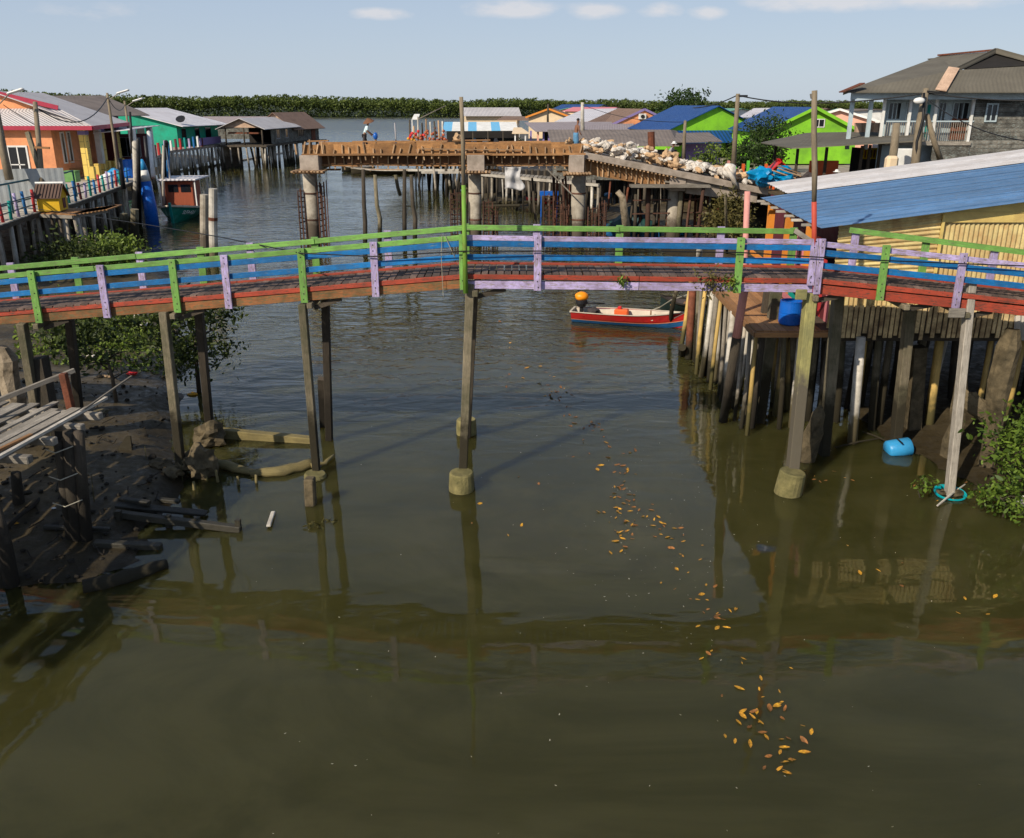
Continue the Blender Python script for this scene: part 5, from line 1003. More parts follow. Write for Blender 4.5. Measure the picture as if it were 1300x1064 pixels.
for i, (px, m, lab) in enumerate(((580, 'rusty_pipe', 'brown cloth hanging in the dark under the striped roof'), (602, 'cloth_blue', 'blue cloth hanging in the dark under the striped roof'), (616, 'cloth_white', 'white sack standing under the striped roof'), (630, 'cloth_grey', 'grey bundle under the right end of the striped roof'))):
    q = D(px, 180, 104); one('bundle', MB().blob((q.x, q.y, 3.6), .35, .3, .75, seed=i, amp=.4), m, lab, 'bundle')
# fishing gear with orange floats
rng2 = random.Random(4)
for i, (px, py, m, lab) in enumerate(((533, 171, 'float_orange', 'upper left heap of orange net floats on the pier'), (547, 165, 'float_orange', 'topmost orange float heap beside the tall stakes'), (552, 176, 'float_orange', 'lower middle heap of orange floats on the pier'), (562, 176, 'float_orange', 'orange float heap just left of the striped shelter'), (526, 168, 'plastic_red', 'red float heap at the left tip of the pier'), (524, 174, 'leaf_yellow', 'small yellow float heap at the left tip of the pier'))):
    q = D(px, py, 96); k = MB()
    for j in range(11): k.blob((q.x+rng2.gauss(0, .42), q.y+rng2.gauss(0, .3), max(3.1, q.z+rng2.gauss(-.25, .3))), .18, .18, .16, seed=j, amp=.2, sub=1)
    one('float_heap', k, m, lab, 'net floats')
for i in range(9):
    px = 520+i*5.2; q = D(px, 150+rng2.randint(-2, 10), 95+rng2.random()*4); pole('stake', q, (q.x+rng2.gauss(0, .15), q.y, 2.7), .1, ['pile_dark', 'stud_wood', 'pale_pipe'][i % 3], 'thin upright stake among the orange floats on the pier', 'stake', group='stakes on the float pier', n=6)
k = MB(); a, b_, c, d = D(523, 152, 98), D(531, 152, 98), D(533, 146, 99.5), D(526, 146, 99.5); k.hexa(a, b_, c, d, a+Vector((0, 0, .1)), b_+Vector((0, 0, .1)), c+Vector((0, 0, .1)), d+Vector((0, 0, .1))); k.beam(a-Vector((0, 0, 1.6)), a, .1, .1, up=(1, 0, 0)); k.beam(b_-Vector((0, 0, 1.6)), b_, .1, .1, up=(1, 0, 0)); one('sign_board', k, 'white_paint', 'small white sloping board on posts at the left tip of the pier', 'board')
q = D(537, 140, 98); pole('boat_mast', D(566, 134, 98), D(530, 152, 98), .05, 'grey_wood', 'thin slanting boom over the float pier', 'boom')
# houses, far to near: (name, label, ...)
def ghouse(label, ax, ay, elx, ely, erx, w_, l, rz, Y, wm, rm, z0=3.0, ov=.45, of=.5, name='gable_house', swap=False, fas=None):
    # gable front with its apex at (ax, ay) and left eave corner at row ely, at distance Y
    r = thing(name, label, 'house', D(ax, 170, Y)); ap = D(ax, ay, Y); ze_ = D(ax, ely, Y).z; c, s_ = math.cos(rz), math.sin(rz)
    T = frame((ap.x-c*w_/2, ap.y-s_*w_/2, 0), rz); house_walls(T, w_, l, z0, ze_, ap.z-.05, wm, r); gable_roof(T, w_, l, ze_, ap.z, rm, r, ov=ov, of=of)
    if fas:
        sl = (ap.z-ze_)/(w_/2); k = MB()
        for sg in (-1, 1): k.beam(T(w_/2+sg*(w_/2+ov), -of-.04, ze_-ov*sl+.02), T(w_/2, -of-.04, ap.z+.02), .05, .26)
        mk('bargeboard', k, fas, r)
    return r, T, ze_, ap.z
# long grey-roof hall
gy = thing('long_hall', 'long cream hall with grey sheet roof behind the striped shelter', 'hall', D(630, 165, 180)); q = D(592, 146, 180); q1 = D(657, 146, 180); Tq = frame((q.x, 180, 0), R(6))
zq, zr_ = q.z, D(620, 137, 183).z; house_walls(Tq, q1.x-q.x, 9, 2, zq, zr_, 'wall_cream', gy, ridge='x'); gable_roof(Tq, q1.x-q.x, 9, zq, zr_, 'roof_zinc', gy, ridge='x', ov=.8)
k = MB(); k.hexa(*[D(px, py, Y) for px, py, Y in ((631, 153, 150), (672, 153, 150), (672, 149, 156), (640, 148.5, 156))], *[D(px, py, Y)+Vector((0, 0, .15)) for px, py, Y in ((631, 153, 150), (672, 153, 150), (672, 149, 156), (640, 148.5, 156))]); br = one('lean_to_roof', k, 'roof_brown', 'brown sheet lean-to roof between the long hall and the cream gable house', 'roof')
k = MB(); a = D(658, 158, 152); k.beam((a.x, a.y, 2), (a.x, a.y, D(658, 152, 152).z), .4, .4, up=(1, 0, 0)); mk('post', k, 'white_paint', br)
ghouse('green-roofed house behind the cream gable house', 722, 137.5, 0, 145, 0, 12, 10, R(-30), 185, 'wall_cream', 'roof_green'); 
ghouse('cream house with an orange-edged gable right of the long hall', 697, 138.5, 673, 148, 719, 6.4, 9, R(-8), 140, 'wall_cream', 'roof_brown', fas='orange_post')
ghouse('small yellow gable peeking behind the white roof', 736, 136, 0, 141, 0, 8, 8, R(20), 200, 'wall_cream', 'roof_white_sheet', fas='leaf_yellow')
bl = ghouse('house with a royal blue roof tip far behind the white roof', 764, 133, 0, 138.5, 0, 9, 9, R(60), 190, 'wall_cream', 'roof_royal')
ghouse('house with a pinkish red roof far behind the brown roof', 781, 136.5, 0, 141, 0, 9, 9, R(60), 180, 'wall_cream', 'pink_board')
wr_ = thing('white_roof_house', 'house with a broad white sheet roof left of the brown roof', 'house', D(740, 165, 120)); slab_roof([D(704, 155, 118), D(772, 155, 121), D(786, 138, 140), D(741, 139, 140)], 'roof_zinc_white', wr_); k = MB(); a, b_ = D(706, 156, 119), D(772, 156, 122); k.face([(a.x, a.y, 3), (b_.x, b_.y, 3), tuple(b_), tuple(a)], [(0, 0), (8, 0), (8, 2), (0, 2)], .5); mk('wall', k, 'wall_cream', wr_)
og, To, zo, zoa = ghouse('orange house with brown roof and purple-edged gable left of the blue roof', 818, 139, 777, 157, 836, 7.4, 13, R(7), 108, 'wall_orange', 'roof_brown', fas='wall_purple', of=.15)
k = MB(); k.box(3.0, 3.9, -.35, 0, zo+.5, zo+1.15, To); ac = mk('air_conditioner', k, 'white_paint', og, bevel=.03); k = MB(); k.lathe(To(3.45, -.37, zo+.82), [(.24, -.01), (.24, .01)], 14, tilt=Matrix.Rotation(PI/2, 3, 'X')); mk('fan_grille', k, 'black_pipe', ac)
slb = thing('brown_lean_roof', 'brown sheet roof sloping left of the orange gable', 'roof', D(765, 160, 112)); slab_roof([D(742, 157, 110), D(782, 157, 113), D(800, 140.5, 122), D(778, 141, 122)], 'roof_brown', slb)
mv = thing('mauve_roof_house', 'low house with a mauve sheet roof and pinkish posts behind the bare-chested person', 'house', D(730, 175, 105)); slab_roof([D(680, 167.5, 99), D(806, 166.5, 101), D(804, 155, 110), D(666, 156, 110)], 'roof_mauve', mv)
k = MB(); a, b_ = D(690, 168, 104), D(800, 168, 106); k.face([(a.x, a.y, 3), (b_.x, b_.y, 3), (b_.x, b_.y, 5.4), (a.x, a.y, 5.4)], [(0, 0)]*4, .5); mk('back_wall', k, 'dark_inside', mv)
for px in (674, 683, 690, 697): q = D(px, 166, 100); k = MB().beam((q.x, q.y, 2.9), (q.x, q.y, q.z), .22, .22, up=(1, 0, 0)); mk('post', k, random.choice(['wall_pink', 'wall_purple', 'white_paint']), mv)
k = MB(); k.hexa(*[D(px, py, Y) for px, py, Y in ((650, 170, 97), (672, 170, 97), (662, 163, 100), (652, 163, 100))], *[D(px, py, Y)+Vector((0, 0, .1)) for px, py, Y in ((650, 170, 97), (672, 170, 97), (662, 163, 100), (652, 163, 100))]); o = one('small_canopy', k, 'wall_cream', 'small cream canopy between the striped shelter and the mauve roof', 'canopy')
k = MB()
for px in (654, 667): q = D(px, 169, 97.3); k = MB().beam((q.x, q.y, 2.9), (q.x, q.y, q.z), .15, .15, up=(1, 0, 0)); mk('post', k, 'white_paint', o)
gl_ = thing('long_grey_roof_house', 'long low house with a weathered grey roof right behind the sack heap', 'house', D(780, 190, 68)); slab_roof([D(700, 186, 67), D(862, 186, 66), D(851, 165.5, 74), D(695, 165.5, 76)], 'roof_grey', gl_, name='front_roof'); slab_roof([D(862, 186, 66), D(874, 180, 74), D(858, 166.5, 78), D(851, 165.5, 74)], 'roof_grey', gl_, name='side_roof')
k = MB(); a, b_ = D(702, 187, 68), D(860, 187, 67); k.face([(a.x, a.y, 2.6), (b_.x, b_.y, 2.6), (b_.x, b_.y, 4.9), (a.x, a.y, 4.9)], [(0, 0), (9, 0), (9, 2), (0, 2)], .5); mk('wall', k, 'wall_weathered', gl_)
for i in range(26): q = a.lerp(b_, i/25); stilt(gl_, q.x, q.y+random.uniform(0, 3), -.4, 2.7, random.uniform(.07, .13), random.choice(['pile_dark', 'stilt_wood', 'pile_dark', 'rusty_pipe']), lean=.15)
k = MB(); a, b_ = D(606, 230, 79), D(872, 230, 72); k.hexa((a.x, a.y, -.2), (b_.x, b_.y, -.2), (b_.x, b_.y+.1, -.2), (a.x, a.y+.1, -.2), (a.x, a.y, 2.62), (b_.x, b_.y, 2.62), (b_.x, b_.y+.1, 2.62), (a.x, a.y+.1, 2.62)); mk('undercroft_shade', k, 'dark_inside', gl_)  # near-black panel added to stand in for the shade under the houses
# undercroft of the settlement along the mud shore
uc = thing('shore_walkway', 'plank walkway on dark stilts along the mud shore behind the unfinished bridge', 'walkway', G(660, 255, 2.5)); p0, p1 = G(600, 219, 2.7), G(760, 233, 2.7)
k = MB(); 
for i in range(30): q = p0.lerp(p1, i/30); k.beam(q, q+Vector((.2, 2.2, 0)), p0.lerp(p1, 1/30).x-p0.x-.03, .07)
mk('deck', k, 'grey_wood', uc)
for i in range(24): q = p0.lerp(p1, i/23); stilt(uc, q.x, q.y+.15, -.4, 2.68, random.uniform(.06, .12), random.choice(['stilt_wood', 'pile_dark', 'pale_pipe']), lean=.12)
k = MB().beam(p0+Vector((0, -.05, -.12)), p1+Vector((0, -.05, -.12)), .1, .2); mk('edge_beam', k, 'pale_plank', uc)
for i in range(20): q = p0.lerp(p1, i/19)+Vector((0, 6, 0)); stilt(uc, q.x, q.y, -.4, 2.9, .12, 'pile_dark', lean=.12)
for i, (pxa, pya, pxb, pyb) in enumerate(((610, 258, 690, 256), (640, 251, 700, 249), (612, 262, 660, 261), (625, 257, 628, 250))): one('driftwood', MB().tube([G(pxa, pya, .35), G(pxb, pyb, .45)], .14, 6), 'pile_wood', ['longest grey driftwood log on the mud under the pier', 'upper driftwood log on the mud below the walkway', 'short driftwood log nearest the water on the mud', 'stump of driftwood standing between the mud logs'][i], 'driftwood')
# lime-green houses with royal blue roofs
l1_, T1, ze1, za1 = ghouse('lime green house with a royal blue roof, the left one of the pair', 911, 135, 853, 165, 968, 10.6, 11.5, R(11), 92, 'wall_lime', 'roof_royal', ov=.35, of=.4)
k = MB(); s1 = [T1(-.8, -.1, ze1-.1), T1(11.6, -.1, ze1-.1), T1(11.6, -2.2, ze1-1.2), T1(-.8, -2.2, ze1-1.2)]; slab_roof([s1[3], s1[2], s1[1], s1[0]], 'roof_royal', l1_, name='porch_roof')
for a in (0, 4, 8): q = T1(a+1, -2, 0); k = MB().beam((q[0], q[1], 3), (q[0], q[1], ze1-1.1), .15, .15, up=(1, 0, 0)); mk('post', k, 'pile_dark', l1_)
door(T1, 6.5, 3, 1.2, 2.1, l1_, m='dark_inside'); window(T1, 2, 3.9, 1.5, 1.2, l1_, mull=1, fm='blue_paint')
l2_, T2_, ze2_, za2 = ghouse('lime green house with a royal blue roof, the right one behind the bent pole', 1034, 137, 990, 166, 1084, 8.2, 11, R(2), 80, 'wall_lime', 'roof_royal', ov=.4, of=.4, fas='leaf_shrub' if 0 else 'wall_lime')
window(T2_, 4.2, ze2_+.35, .9, .6, l2_, mull=1, fm='white_paint'); door(T2_, 1.5, 3.0, 1.4, 2.0, l2_, m='wall_lime')
k = MB(); a = T1(0, 0, 0)
slb = thing('zinc_roof', 'pale zinc roof between the two royal blue roofs', 'roof', D(955, 150, 105)); slab_roof([D(937, 149.5, 98), D(962, 149.5, 100), D(986, 137.5, 108), D(957, 138, 108)], 'roof_zinc_white', slb)
ghouse('salmon pink gable house right of the lime green pair', 1066, 139, 0, 153, 0, 8.5, 9, R(-18), 110, 'wall_pink', 'roof_green', fas='white_paint')
ghouse('white house with a low grey roof far behind the pink gable', 1112, 139, 0, 142, 0, 12, 9, R(0), 150, 'white_paint', 'roof_grey'); ghouse('brown-roofed house far behind the lime green gable', 1048, 138, 0, 143, 0, 12, 9, R(50), 140, 'wall_cream', 'roof_brown')
ghouse('white house with a teal roof far off between the blue roofs', 940, 138, 0, 142, 0, 10, 8, R(40), 190, 'white_paint', 'roof_green')
sm = thing('low_shed', 'low brown-roofed shed with a purple wall below the left blue roof', 'shed', D(890, 195, 68)); slab_roof([D(857, 181.5, 66), D(917, 180.5, 67), D(900, 169, 76), D(846, 170, 75)], 'roof_grey', sm); k = MB(); a, b_ = D(866, 182, 68), D(916, 182, 68.5); k.face([(a.x, a.y, 2.8), (b_.x, b_.y, 2.8), (b_.x, b_.y, 5.3), (a.x, a.y, 5.3)], [(0, 0)]*4, .5); mk('wall', k, 'wall_purple', sm)
# dark canopy shed
cs = thing('canopy_shed', 'open shed with a broad dark sheet roof before the two-storey house', 'shed', D(1060, 210, 55)); slab_roof([D(1005, 189, 50), D(1175, 179.5, 46), D(1170, 167, 60), D(1030, 169.5, 64)], 'roof_dark', cs, name='front_roof'); slab_roof([D(966, 182, 58), D(1005, 189, 50), D(1030, 169.5, 64), D(1022, 170, 66)], 'roof_dark', cs, name='end_roof')
for px, Y, pt in ((1013, 52, 189), (1050, 51, 187), (1095, 50, 185), (1105, 50, 184), (1118, 50, 183), (1136, 49, 182), (985, 58, 184)): q = D(px, pt, Y); k = MB().beam((q.x, q.y, 2.8), (q.x, q.y, q.z), .14, .14, up=(1, 0, 0)); mk('post', k, 'pile_dark', cs)
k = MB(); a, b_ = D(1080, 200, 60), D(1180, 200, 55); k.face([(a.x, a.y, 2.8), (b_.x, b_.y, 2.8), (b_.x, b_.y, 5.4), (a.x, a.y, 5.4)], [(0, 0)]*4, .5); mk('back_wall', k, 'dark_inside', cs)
k = MB(); a, b_ = D(1096, 188, 57), D(1114, 202, 57); k.box(a.x, b_.x, 57, 57.1, b_.z, a.z); o = one('yellow_shutter', k, 'bright_yellow', 'bright yellow slatted shutter glowing under the dark canopy', 'shutter')
k = MB()
for i in range(5): x = a.x+(b_.x-a.x)*(.12+.19*i); k.box(x, x+.06, 56.9, 56.97, b_.z+.1, a.z-.1)
mk('slat', k, 'rusty_pipe', o)
k = MB(); a, b_ = D(1117, 188, 55), D(1127, 216, 55); k.box(a.x, b_.x, 55, 55.15, b_.z, a.z); one('blue_door', k, 'wall_paleblue', 'grey blue panel door under the right end of the dark canopy', 'door panel')
# ---- two-storey weathered house
ts = thing('two_storey_house', 'weathered two-storey timber house with a grey hipped gable roof and pale blue balcony', 'house', (25, 58, 3)); YT = 54.0
def TP(px, py, Y=YT): return D(px, py, Y)
xl, xm, xr_ = TP(1122, 130, 56).x, TP(1240, 130).x, TP(1240, 130).x+12; ez = TP(1180, 122).z+.3; fz_ = TP(1180, 178).z
# recessed pale blue front behind the balcony, plank wall right of it
Tt = frame((0, 0, 0), 0); YR = YT+.8; xl2 = TP(1119, 150, YR).x; xm2 = TP(1238, 150, YR).x
k = MB(); k.face([(xl2, YR, 2.6), (xm2, YR, 2.6), (xm2, YR, ez), (xl2, YR, ez)], [(0, 0), (7, 0), (7, 5), (0, 5)], .5); k.face([(xl2, YR, fz_-.4), (xl2, YR, ez), (xl2*1.14, YR*1.14, ez), (xl2*1.14, YR*1.14, fz_-.4)], [(0, 0), (0, 3), (9, 3), (9, 0)], .5); mk('balcony_wall', k, 'wall_paleblue', ts)
k = MB(); nb_ = 26
for i in range(nb_):
    zA = 2.8+(ez-2.8)*i/nb_; zB = 2.8+(ez-2.8)*(i+1)/nb_; x = xm
    while x < xr_:
        wd = random.uniform(1.2, 4.5); x1_ = min(x+wd, xr_); k.hexa((x, YT+.02+random.uniform(0, .015), zA), (x1_-.01, YT+.02, zA), (x1_-.01, YT+.09, zA), (x, YT+.09, zA), (x, YT+.05, zB-.012), (x1_-.01, YT+.05, zB-.012), (x1_-.01, YT+.09, zB-.012), (x, YT+.09, zB-.012)); x = x1_
mk('plank_wall', k, 'wall_weathered', ts)
k = MB(); k.face([(xm, YT+.1, 2.6), (xr_, YT+.1, 2.6), (xr_, YT+.1, ez), (xm, YT+.1, ez)], [(0, 0)]*4, .5); k.face([(xm, YT+.05, 2.6), (xm, YT+.05, ez), (xm, YR, ez), (xm, YR, 2.6)], [(0, 0), (0, 5), (2, 5), (2, 0)], .5); mk('inner_wall', k, 'wall_paleblue', ts)
# lower storey planks below the balcony
k = MB(); xq = TP(1185, 180).x
for i in range(7): zA = fz_-.35-i*.27; k.box(xq, xm, YT-.03, YT+.03, zA-.26, zA, r=random.random())
mk('lower_planks', k, 'wall_weathered', ts)
pbox('balcony_floor', xl2, xm, YT-.1, YR, fz_-.3, fz_-.08, 'grey_wood', ts)
# windows: two left, door pair, shuttered french window, right plank window
def tw(px0, px1, py0, py1, Y, mull, fm='wall_paleblue'): a, b_ = TP(px0, py1, Y), TP(px1, py0, Y); return window(Tt, a.x, a.z, b_.x-a.x, b_.z-a.z, ts, at=Y, mull=mull, fm=fm, fw=.09)
tw(1127, 1144, 131, 151, YR, 2); tw(1150, 1157, 131, 152, YR, 0); tw(1190, 1201, 131, 153, YR, 1); tw(1208, 1230, 131, 154, YR, 2); tw(1251, 1266, 133, 153, YT, 1)
k = MB(); a, b_ = TP(1172, 177, YR), TP(1182, 133, YR); k.box(a.x, b_.x, YR-.04, YR, a.z, b_.z); mk('door', k, 'teal_paint', ts)
for px in (1125, 1158.5, 1191.5, 1238): q = TP(px-1, 124); k = MB().beam((q.x, YT, fz_-.1), (q.x, YT, ez), .15, .15, up=(1, 0, 0)); mk('balcony_post', k, 'white_paint', ts)
k = MB(); k.beam((xl2, YT, fz_+1.1), (xm, YT, fz_+1.1), .07, .08); mk('balcony_rail', k, 'wall_paleblue', ts)
k = MB()
for i in range(40): x = xl2+(xm-xl2)*i/40; k.beam((x, YT, fz_-.08), (x, YT, fz_+1.07), .03, .03, up=(1, 0, 0))
mk('baluster_row', k, 'grey_wood', ts)
k = MB(); a = TP(1204, 177, YT+.8); k.box(a.x, a.x+1.1, YT+.7, YT+.8, fz_, fz_+1.25); mk('red_door', k, 'rusty_pipe', ts)
# roof: hip with a gablet
e1, e2, e3 = TP(1070, 121, 53.0), TP(1200, 118, 52.6), TP(1340, 113, 52.6); r1_, r2__ = TP(1192, 72.5, 62), TP(1263, 66.5, 56.5); g1, g2 = TP(1212, 90.5, 54.8), TP(1330, 84, 54.8)
e1.z = e2.z = e3.z = e2.z
slab_roof([tuple(e1), tuple(e2), tuple(g1), tuple(r1_)], 'roof_dark', ts, name='left_roof'); slab_roof([tuple(g1), (g1.x+.01, g1.y, g1.z), tuple(r2__), tuple(r1_)], 'roof_dark', ts, name='upper_roof')
slab_roof([tuple(e2), tuple(e3), tuple(g2), tuple(g1)], 'roof_dark', ts, name='front_roof'); slab_roof([(g2.x, g2.y, g2.z), (g2.x+.01, g2.y+9, g2.z), (r2__.x, r2__.y+9, r2__.z), tuple(r2__)], 'roof_dark', ts, name='right_roof')
slab_roof([(e1.x*1.25, e1.y*1.25, e1.z), tuple(e1), tuple(r1_), (r1_.x*1.06, r1_.y*1.06, r1_.z)], 'roof_dark', ts, name='end_roof')
k = MB(); k.face([(g1.x+.3, g1.y+.35, g1.z+.1), (g2.x-.3, g2.y+.35, g2.z+.1), (r2__.x, r2__.y+.1, r2__.z-.1)], [(0, 0), (4, 0), (2, 2)], .5); mk('gablet', k, 'dark_inside', ts)
k = MB(); k.beam(g1+Vector((0, -.06, .06)), r2__+Vector((0, -.06, .1)), .1, .3); k.beam(g2+Vector((0, -.06, .06)), r2__+Vector((0, -.06, .1)), .1, .3); mk('bargeboard', k, 'roof_dark', ts)
k = MB(); k.beam(e2+Vector((-.3, -.05, .15)), g1+Vector((-.1, -.05, .2)), .62, .06, up=(0, -.3, 1)); mk('hip_flashing', k, 'wall_peach_plank', ts)
k = MB(); k.beam(r1_+Vector((0, 0, .12)), r2__+Vector((0, 0, .14)), .28, .1); mk('ridge_cap', k, 'rusty_pipe', ts)
k = MB(); k.beam((e1.x+.6, YT-.7, ez-.25), (e3.x, YT-.7, ez-.25), .08, .5); mk('eave_board', k, 'wall_paleblue', ts)
for px, pt in ((1083, 124), (1107, 124)): q = TP(px, pt, 54); k = MB().beam((q.x, q.y, TP(px, 168, 54).z-1), (q.x, q.y, e1.z), .2, .2, up=(1, 0, 0)); mk('porch_post', k, 'wall_paleblue', ts)
k = MB(); a = TP(1068, 117, 52.8); k.beam(a, a+Vector((1.3, .3, .5)), .5, .06); mk('gutter_end', k, 'rusty_pipe', ts)
o = one('porch_slats', MB().sheet(D(1085, 168, 56), D(1085, 156, 56), D(1120, 168, 56), D(1120, 156, 56), pitch=.5, amp=.06), 'wall_peach_plank', 'brown slatted balustrade under the left end of the two-storey house roof', 'balustrade', solid=.03)
# ================================================================ TREES
def tree(name, label, base, h, r, n, leaf, m='leaf_tree', cr=.9, trunk_r=.12, flat=1, per=34, cat='tree'):
    b_ = Vector(base); t_ = thing(name, label, cat, b_); k = MB(); top = b_+Vector((random.gauss(0, .1), 0, h*.6)); k.tube([b_-Vector((0, 0, .2)), b_.lerp(top, .5)+Vector((random.gauss(0, .1), 0, 0)), top], [trunk_r*1.2, trunk_r, trunk_r*.5], 8); mk('trunk', k, 'bark', t_, smooth=True)
    for i in range(5):
        a = i*1.3+random.random(); s_ = b_.lerp(top, .45+.1*i); e = s_+Vector((math.cos(a)*r*.65, math.sin(a)*r*.65, h*.25*random.random()+.1)); k = MB().tube([s_, s_.lerp(e, .5)+Vector((0, 0, .05)), e], [trunk_r*.5, trunk_r*.35, trunk_r*.15], 5); mk('limb', k, 'bark', t_, smooth=True)
    P, S = clump_pts((b_.x, b_.y, b_.z+h-r*flat*.95), r, r, r*flat, n, per, cr); ok = P[:, 2] > b_.z+.02; leaves(P[ok], leaf, up=.35, shape=6, shade=S[ok], parent=t_, m=m); return t_
tree('tree', 'dense dark green tree between the two lime green houses', (D(971, 200, 70).x, 70, 3.0), 4.35, 1.7, 120, .22, flat=1.15, cr=.75)
tree('tree', 'tall dark tree rising above the horizon behind the left blue roof', (D(868, 150, 150).x, 150, 3), 7.9, 4.2, 90, .55, cr=1.4)
tree('shrub', 'leafy shrub in front of the purple wall near the white cap', (D(905, 205, 60).x, 60, 3.0), 2.6, 1.25, 50, .2, m='leaf_shrub', cr=.5, trunk_r=.05, cat='shrub')
tree('shrub', 'dark shrub left of the dense tree below the blue porch roof', (D(945, 205, 63).x, 63, 3.0), 2.9, 1.3, 50, .22, cr=.5, trunk_r=.05, cat='shrub')
tree('shrub', 'green bush under the striped roof right end', (D(650, 178, 108).x, 108, 3), 1.9, 1.2, 40, .2, m='leaf_shrub', cr=.6, trunk_r=.05, cat='shrub')
tree('shrub', 'ferny bush on the mud below the concrete ramp', G(922, 312, .2), 3.0, 1.5, 90, .2, m='leaf_dry', cr=.6, trunk_r=.05, cat='shrub')
tree('mangrove_bush', 'rounded mangrove bush overhanging the water left of the bridge middle', G(252, 492, .15), 2.9, 1.45, 85, .15, m='leaf_bush', cr=.45, trunk_r=.06, cat='bush', flat=.85, per=36)
tree('mangrove_bush', 'dark mangrove sapling with bare stems on the mud left of the rounded bush', G(148, 512, .35), 2.5, 1.1, 30, .15, m='leaf_bush', cr=.42, trunk_r=.05, cat='bush', flat=.65)
tree('mangrove_bush', 'dark mangrove bush behind the far left bridge pile', G(95, 480, .5), 2.7, 1.2, 34, .15, m='leaf_bush', cr=.5, trunk_r=.05, cat='bush', flat=.8)
tree('mangrove_bush', 'low mangrove thicket between the coop stand and the bridge, left part', G(95, 352, .4), 1.7, 2.0, 80, .2, m='leaf_bush', cr=.6, trunk_r=.05, cat='bush', flat=.55)
tree('mangrove_bush', 'low yellowish mangrove thicket between the mooring piles and the bridge', G(140, 345, .3), 1.8, 1.7, 80, .2, m='leaf_shrub', cr=.6, trunk_r=.05, cat='bush', flat=.6)
tree('mangrove_bush', 'bright green bush at the right edge under the bridge', G(1312, 632, .2), 2.1, 1.0, 75, .13, m='leaf_right', cr=.42, trunk_r=.05, cat='bush', flat=1.0, per=30)
tree('mangrove_bush', 'low bright green bush at the water line below the right edge bush', G(1272, 655, .02), .75, .5, 26, .11, m='leaf_right', cr=.28, trunk_r=.02, cat='bush', flat=.7, per=22)
tree('water_weed', 'small green sprig standing in the water near the teal tub', G(1172, 632, 0), .55, .22, 9, .10, m='leaf_right', cr=.18, trunk_r=.012, cat='weeds', per=9)
# grass on the mud behind the bridge
n = 5200; gx = []; 
while len(gx) < n:
    px, py = random.uniform(20, 235), random.uniform(385, 470)
    if random.random() < .35: px, py = random.uniform(100, 185), random.uniform(400, 445)
    p = G(px, py, .4)
    if mudz(p.x, p.y) > .12: gx.append((p.x, p.y, mudz(p.x, p.y)+.06*random.random()))
o = leaves(np.array(gx), .17, up=-.2, shape=4, name='marsh_grass', m='leaf_shrub', kind='stuff'); o['label'] = 'patchy marsh grass on the mud bank behind the bridge'
# ================================================================ WAREHOUSE ON STILTS, RIGHT
wh = thing('warehouse', 'yellow corrugated warehouse on stilts with a blue and white sheet roof', 'warehouse', (12, 24, 0))
YN = 20.3; XE0, XE1 = 7.2, 7.55; ZE = 5.45; SL = .13; XR = 24.0
def rz_(x): return ZE+SL*(x-7.2)
def rp_(x, y): return (x, y, rz_(x))
def eave(y): return XE0+(XE1-XE0)*(y-20)/6.3
k = MB(); k.sheet(rp_(eave(19.95), 19.95), rp_(XR, 19.95), rp_(eave(26.3), 26.3), rp_(XR, 26.3), pitch=.38, amp=.006, seg=6); mk('blue_roof', k, 'roof_blue_pale', wh, solid=.012)
# raised ribs
k = MB(); k.sheet((8.35, 26.3, rz_(8.35)+.02), (XR, 26.3, rz_(XR)+.02), (8.62, 29.4, rz_(8.62)+.02), (XR, 29.4, rz_(XR)+.02), pitch=.38, amp=.012, seg=6); mk('white_roof', k, 'roof_white_sheet', wh, solid=.012)
k = MB()
for i in range(11): y = 20.3+i*.56; k.beam((eave(y)+.02, y, rz_(eave(y))+.022), (XR, y, rz_(XR)+.015), .022, .022)
mk('roof_ribs', k, 'roof_blue_pale', wh)
# gable wall: horizontal sheets left, vertical sheets right, band on top
XW = 7.75; xs1 = D(1192, 300, YN).x
k = MB(); k.sheet((XW, YN, 4.0), (xs1, YN, 4.0), (XW, YN, rz_(XW)-.06), (xs1, YN, rz_(xs1)-.06), pitch=.115, amp=.022); mk('upper_sheet', k, 'cream_sheet', wh, solid=.01)
zb1 = D(1250, 281, YN).z
k = MB(); k.sheet((xs1+.02, YN+.02, 2.85), (xs1+.02, YN+.02, zb1), (XR, YN+.02, 2.85), (XR, YN+.02, zb1), pitch=.115, amp=.022); mk('right_sheet', k, 'cream_sheet', wh, solid=.01)
k = MB(); k.hexa((xs1, YN-.05, zb1-.02), (XR, YN-.05, zb1-.02), (XR, YN-.01, zb1-.02), (xs1, YN-.01, zb1-.02), (xs1, YN-.05, rz_(xs1)-.06), (XR, YN-.05, rz_(XR)-.06), (XR, YN-.01, rz_(XR)-.06), (xs1, YN-.01, rz_(xs1)-.06)); mk('gable_band', k, 'yellow_sheet', wh)
k = MB(); zz = zb1+.22; k.beam((xs1, YN-.06, zz), (XR, YN-.06, zz), .02, .03); k.beam((xs1+.02, YN-.06, 4.1), (xs1+.02, YN-.06, rz_(xs1)-.1), .05, .06, up=(1, 0, 0)); mk('trim', k, 'yellow_sheet', wh)
k = MB(); k.sheet((XW, YN+.03, 2.95), (XW, YN+.03, 4.0), (xs1, YN+.03, 2.95), (xs1, YN+.03, 4.0), pitch=.115, amp=.022); mk('left_sheet', k, 'cream_sheet', wh, solid=.01)
k = MB(); x = XW+.05
while x < 12.2:
    w_ = random.uniform(.075, .105); k.box(x, x+w_, YN-.10-random.uniform(0, .012), YN-.075, 2.74+random.choice([0, 0, 0, .06, -.05, .12]), 3.55); x += w_+random.uniform(.028, .05)
mk('slatted_skirt', k, 'skirt_sheet', wh)
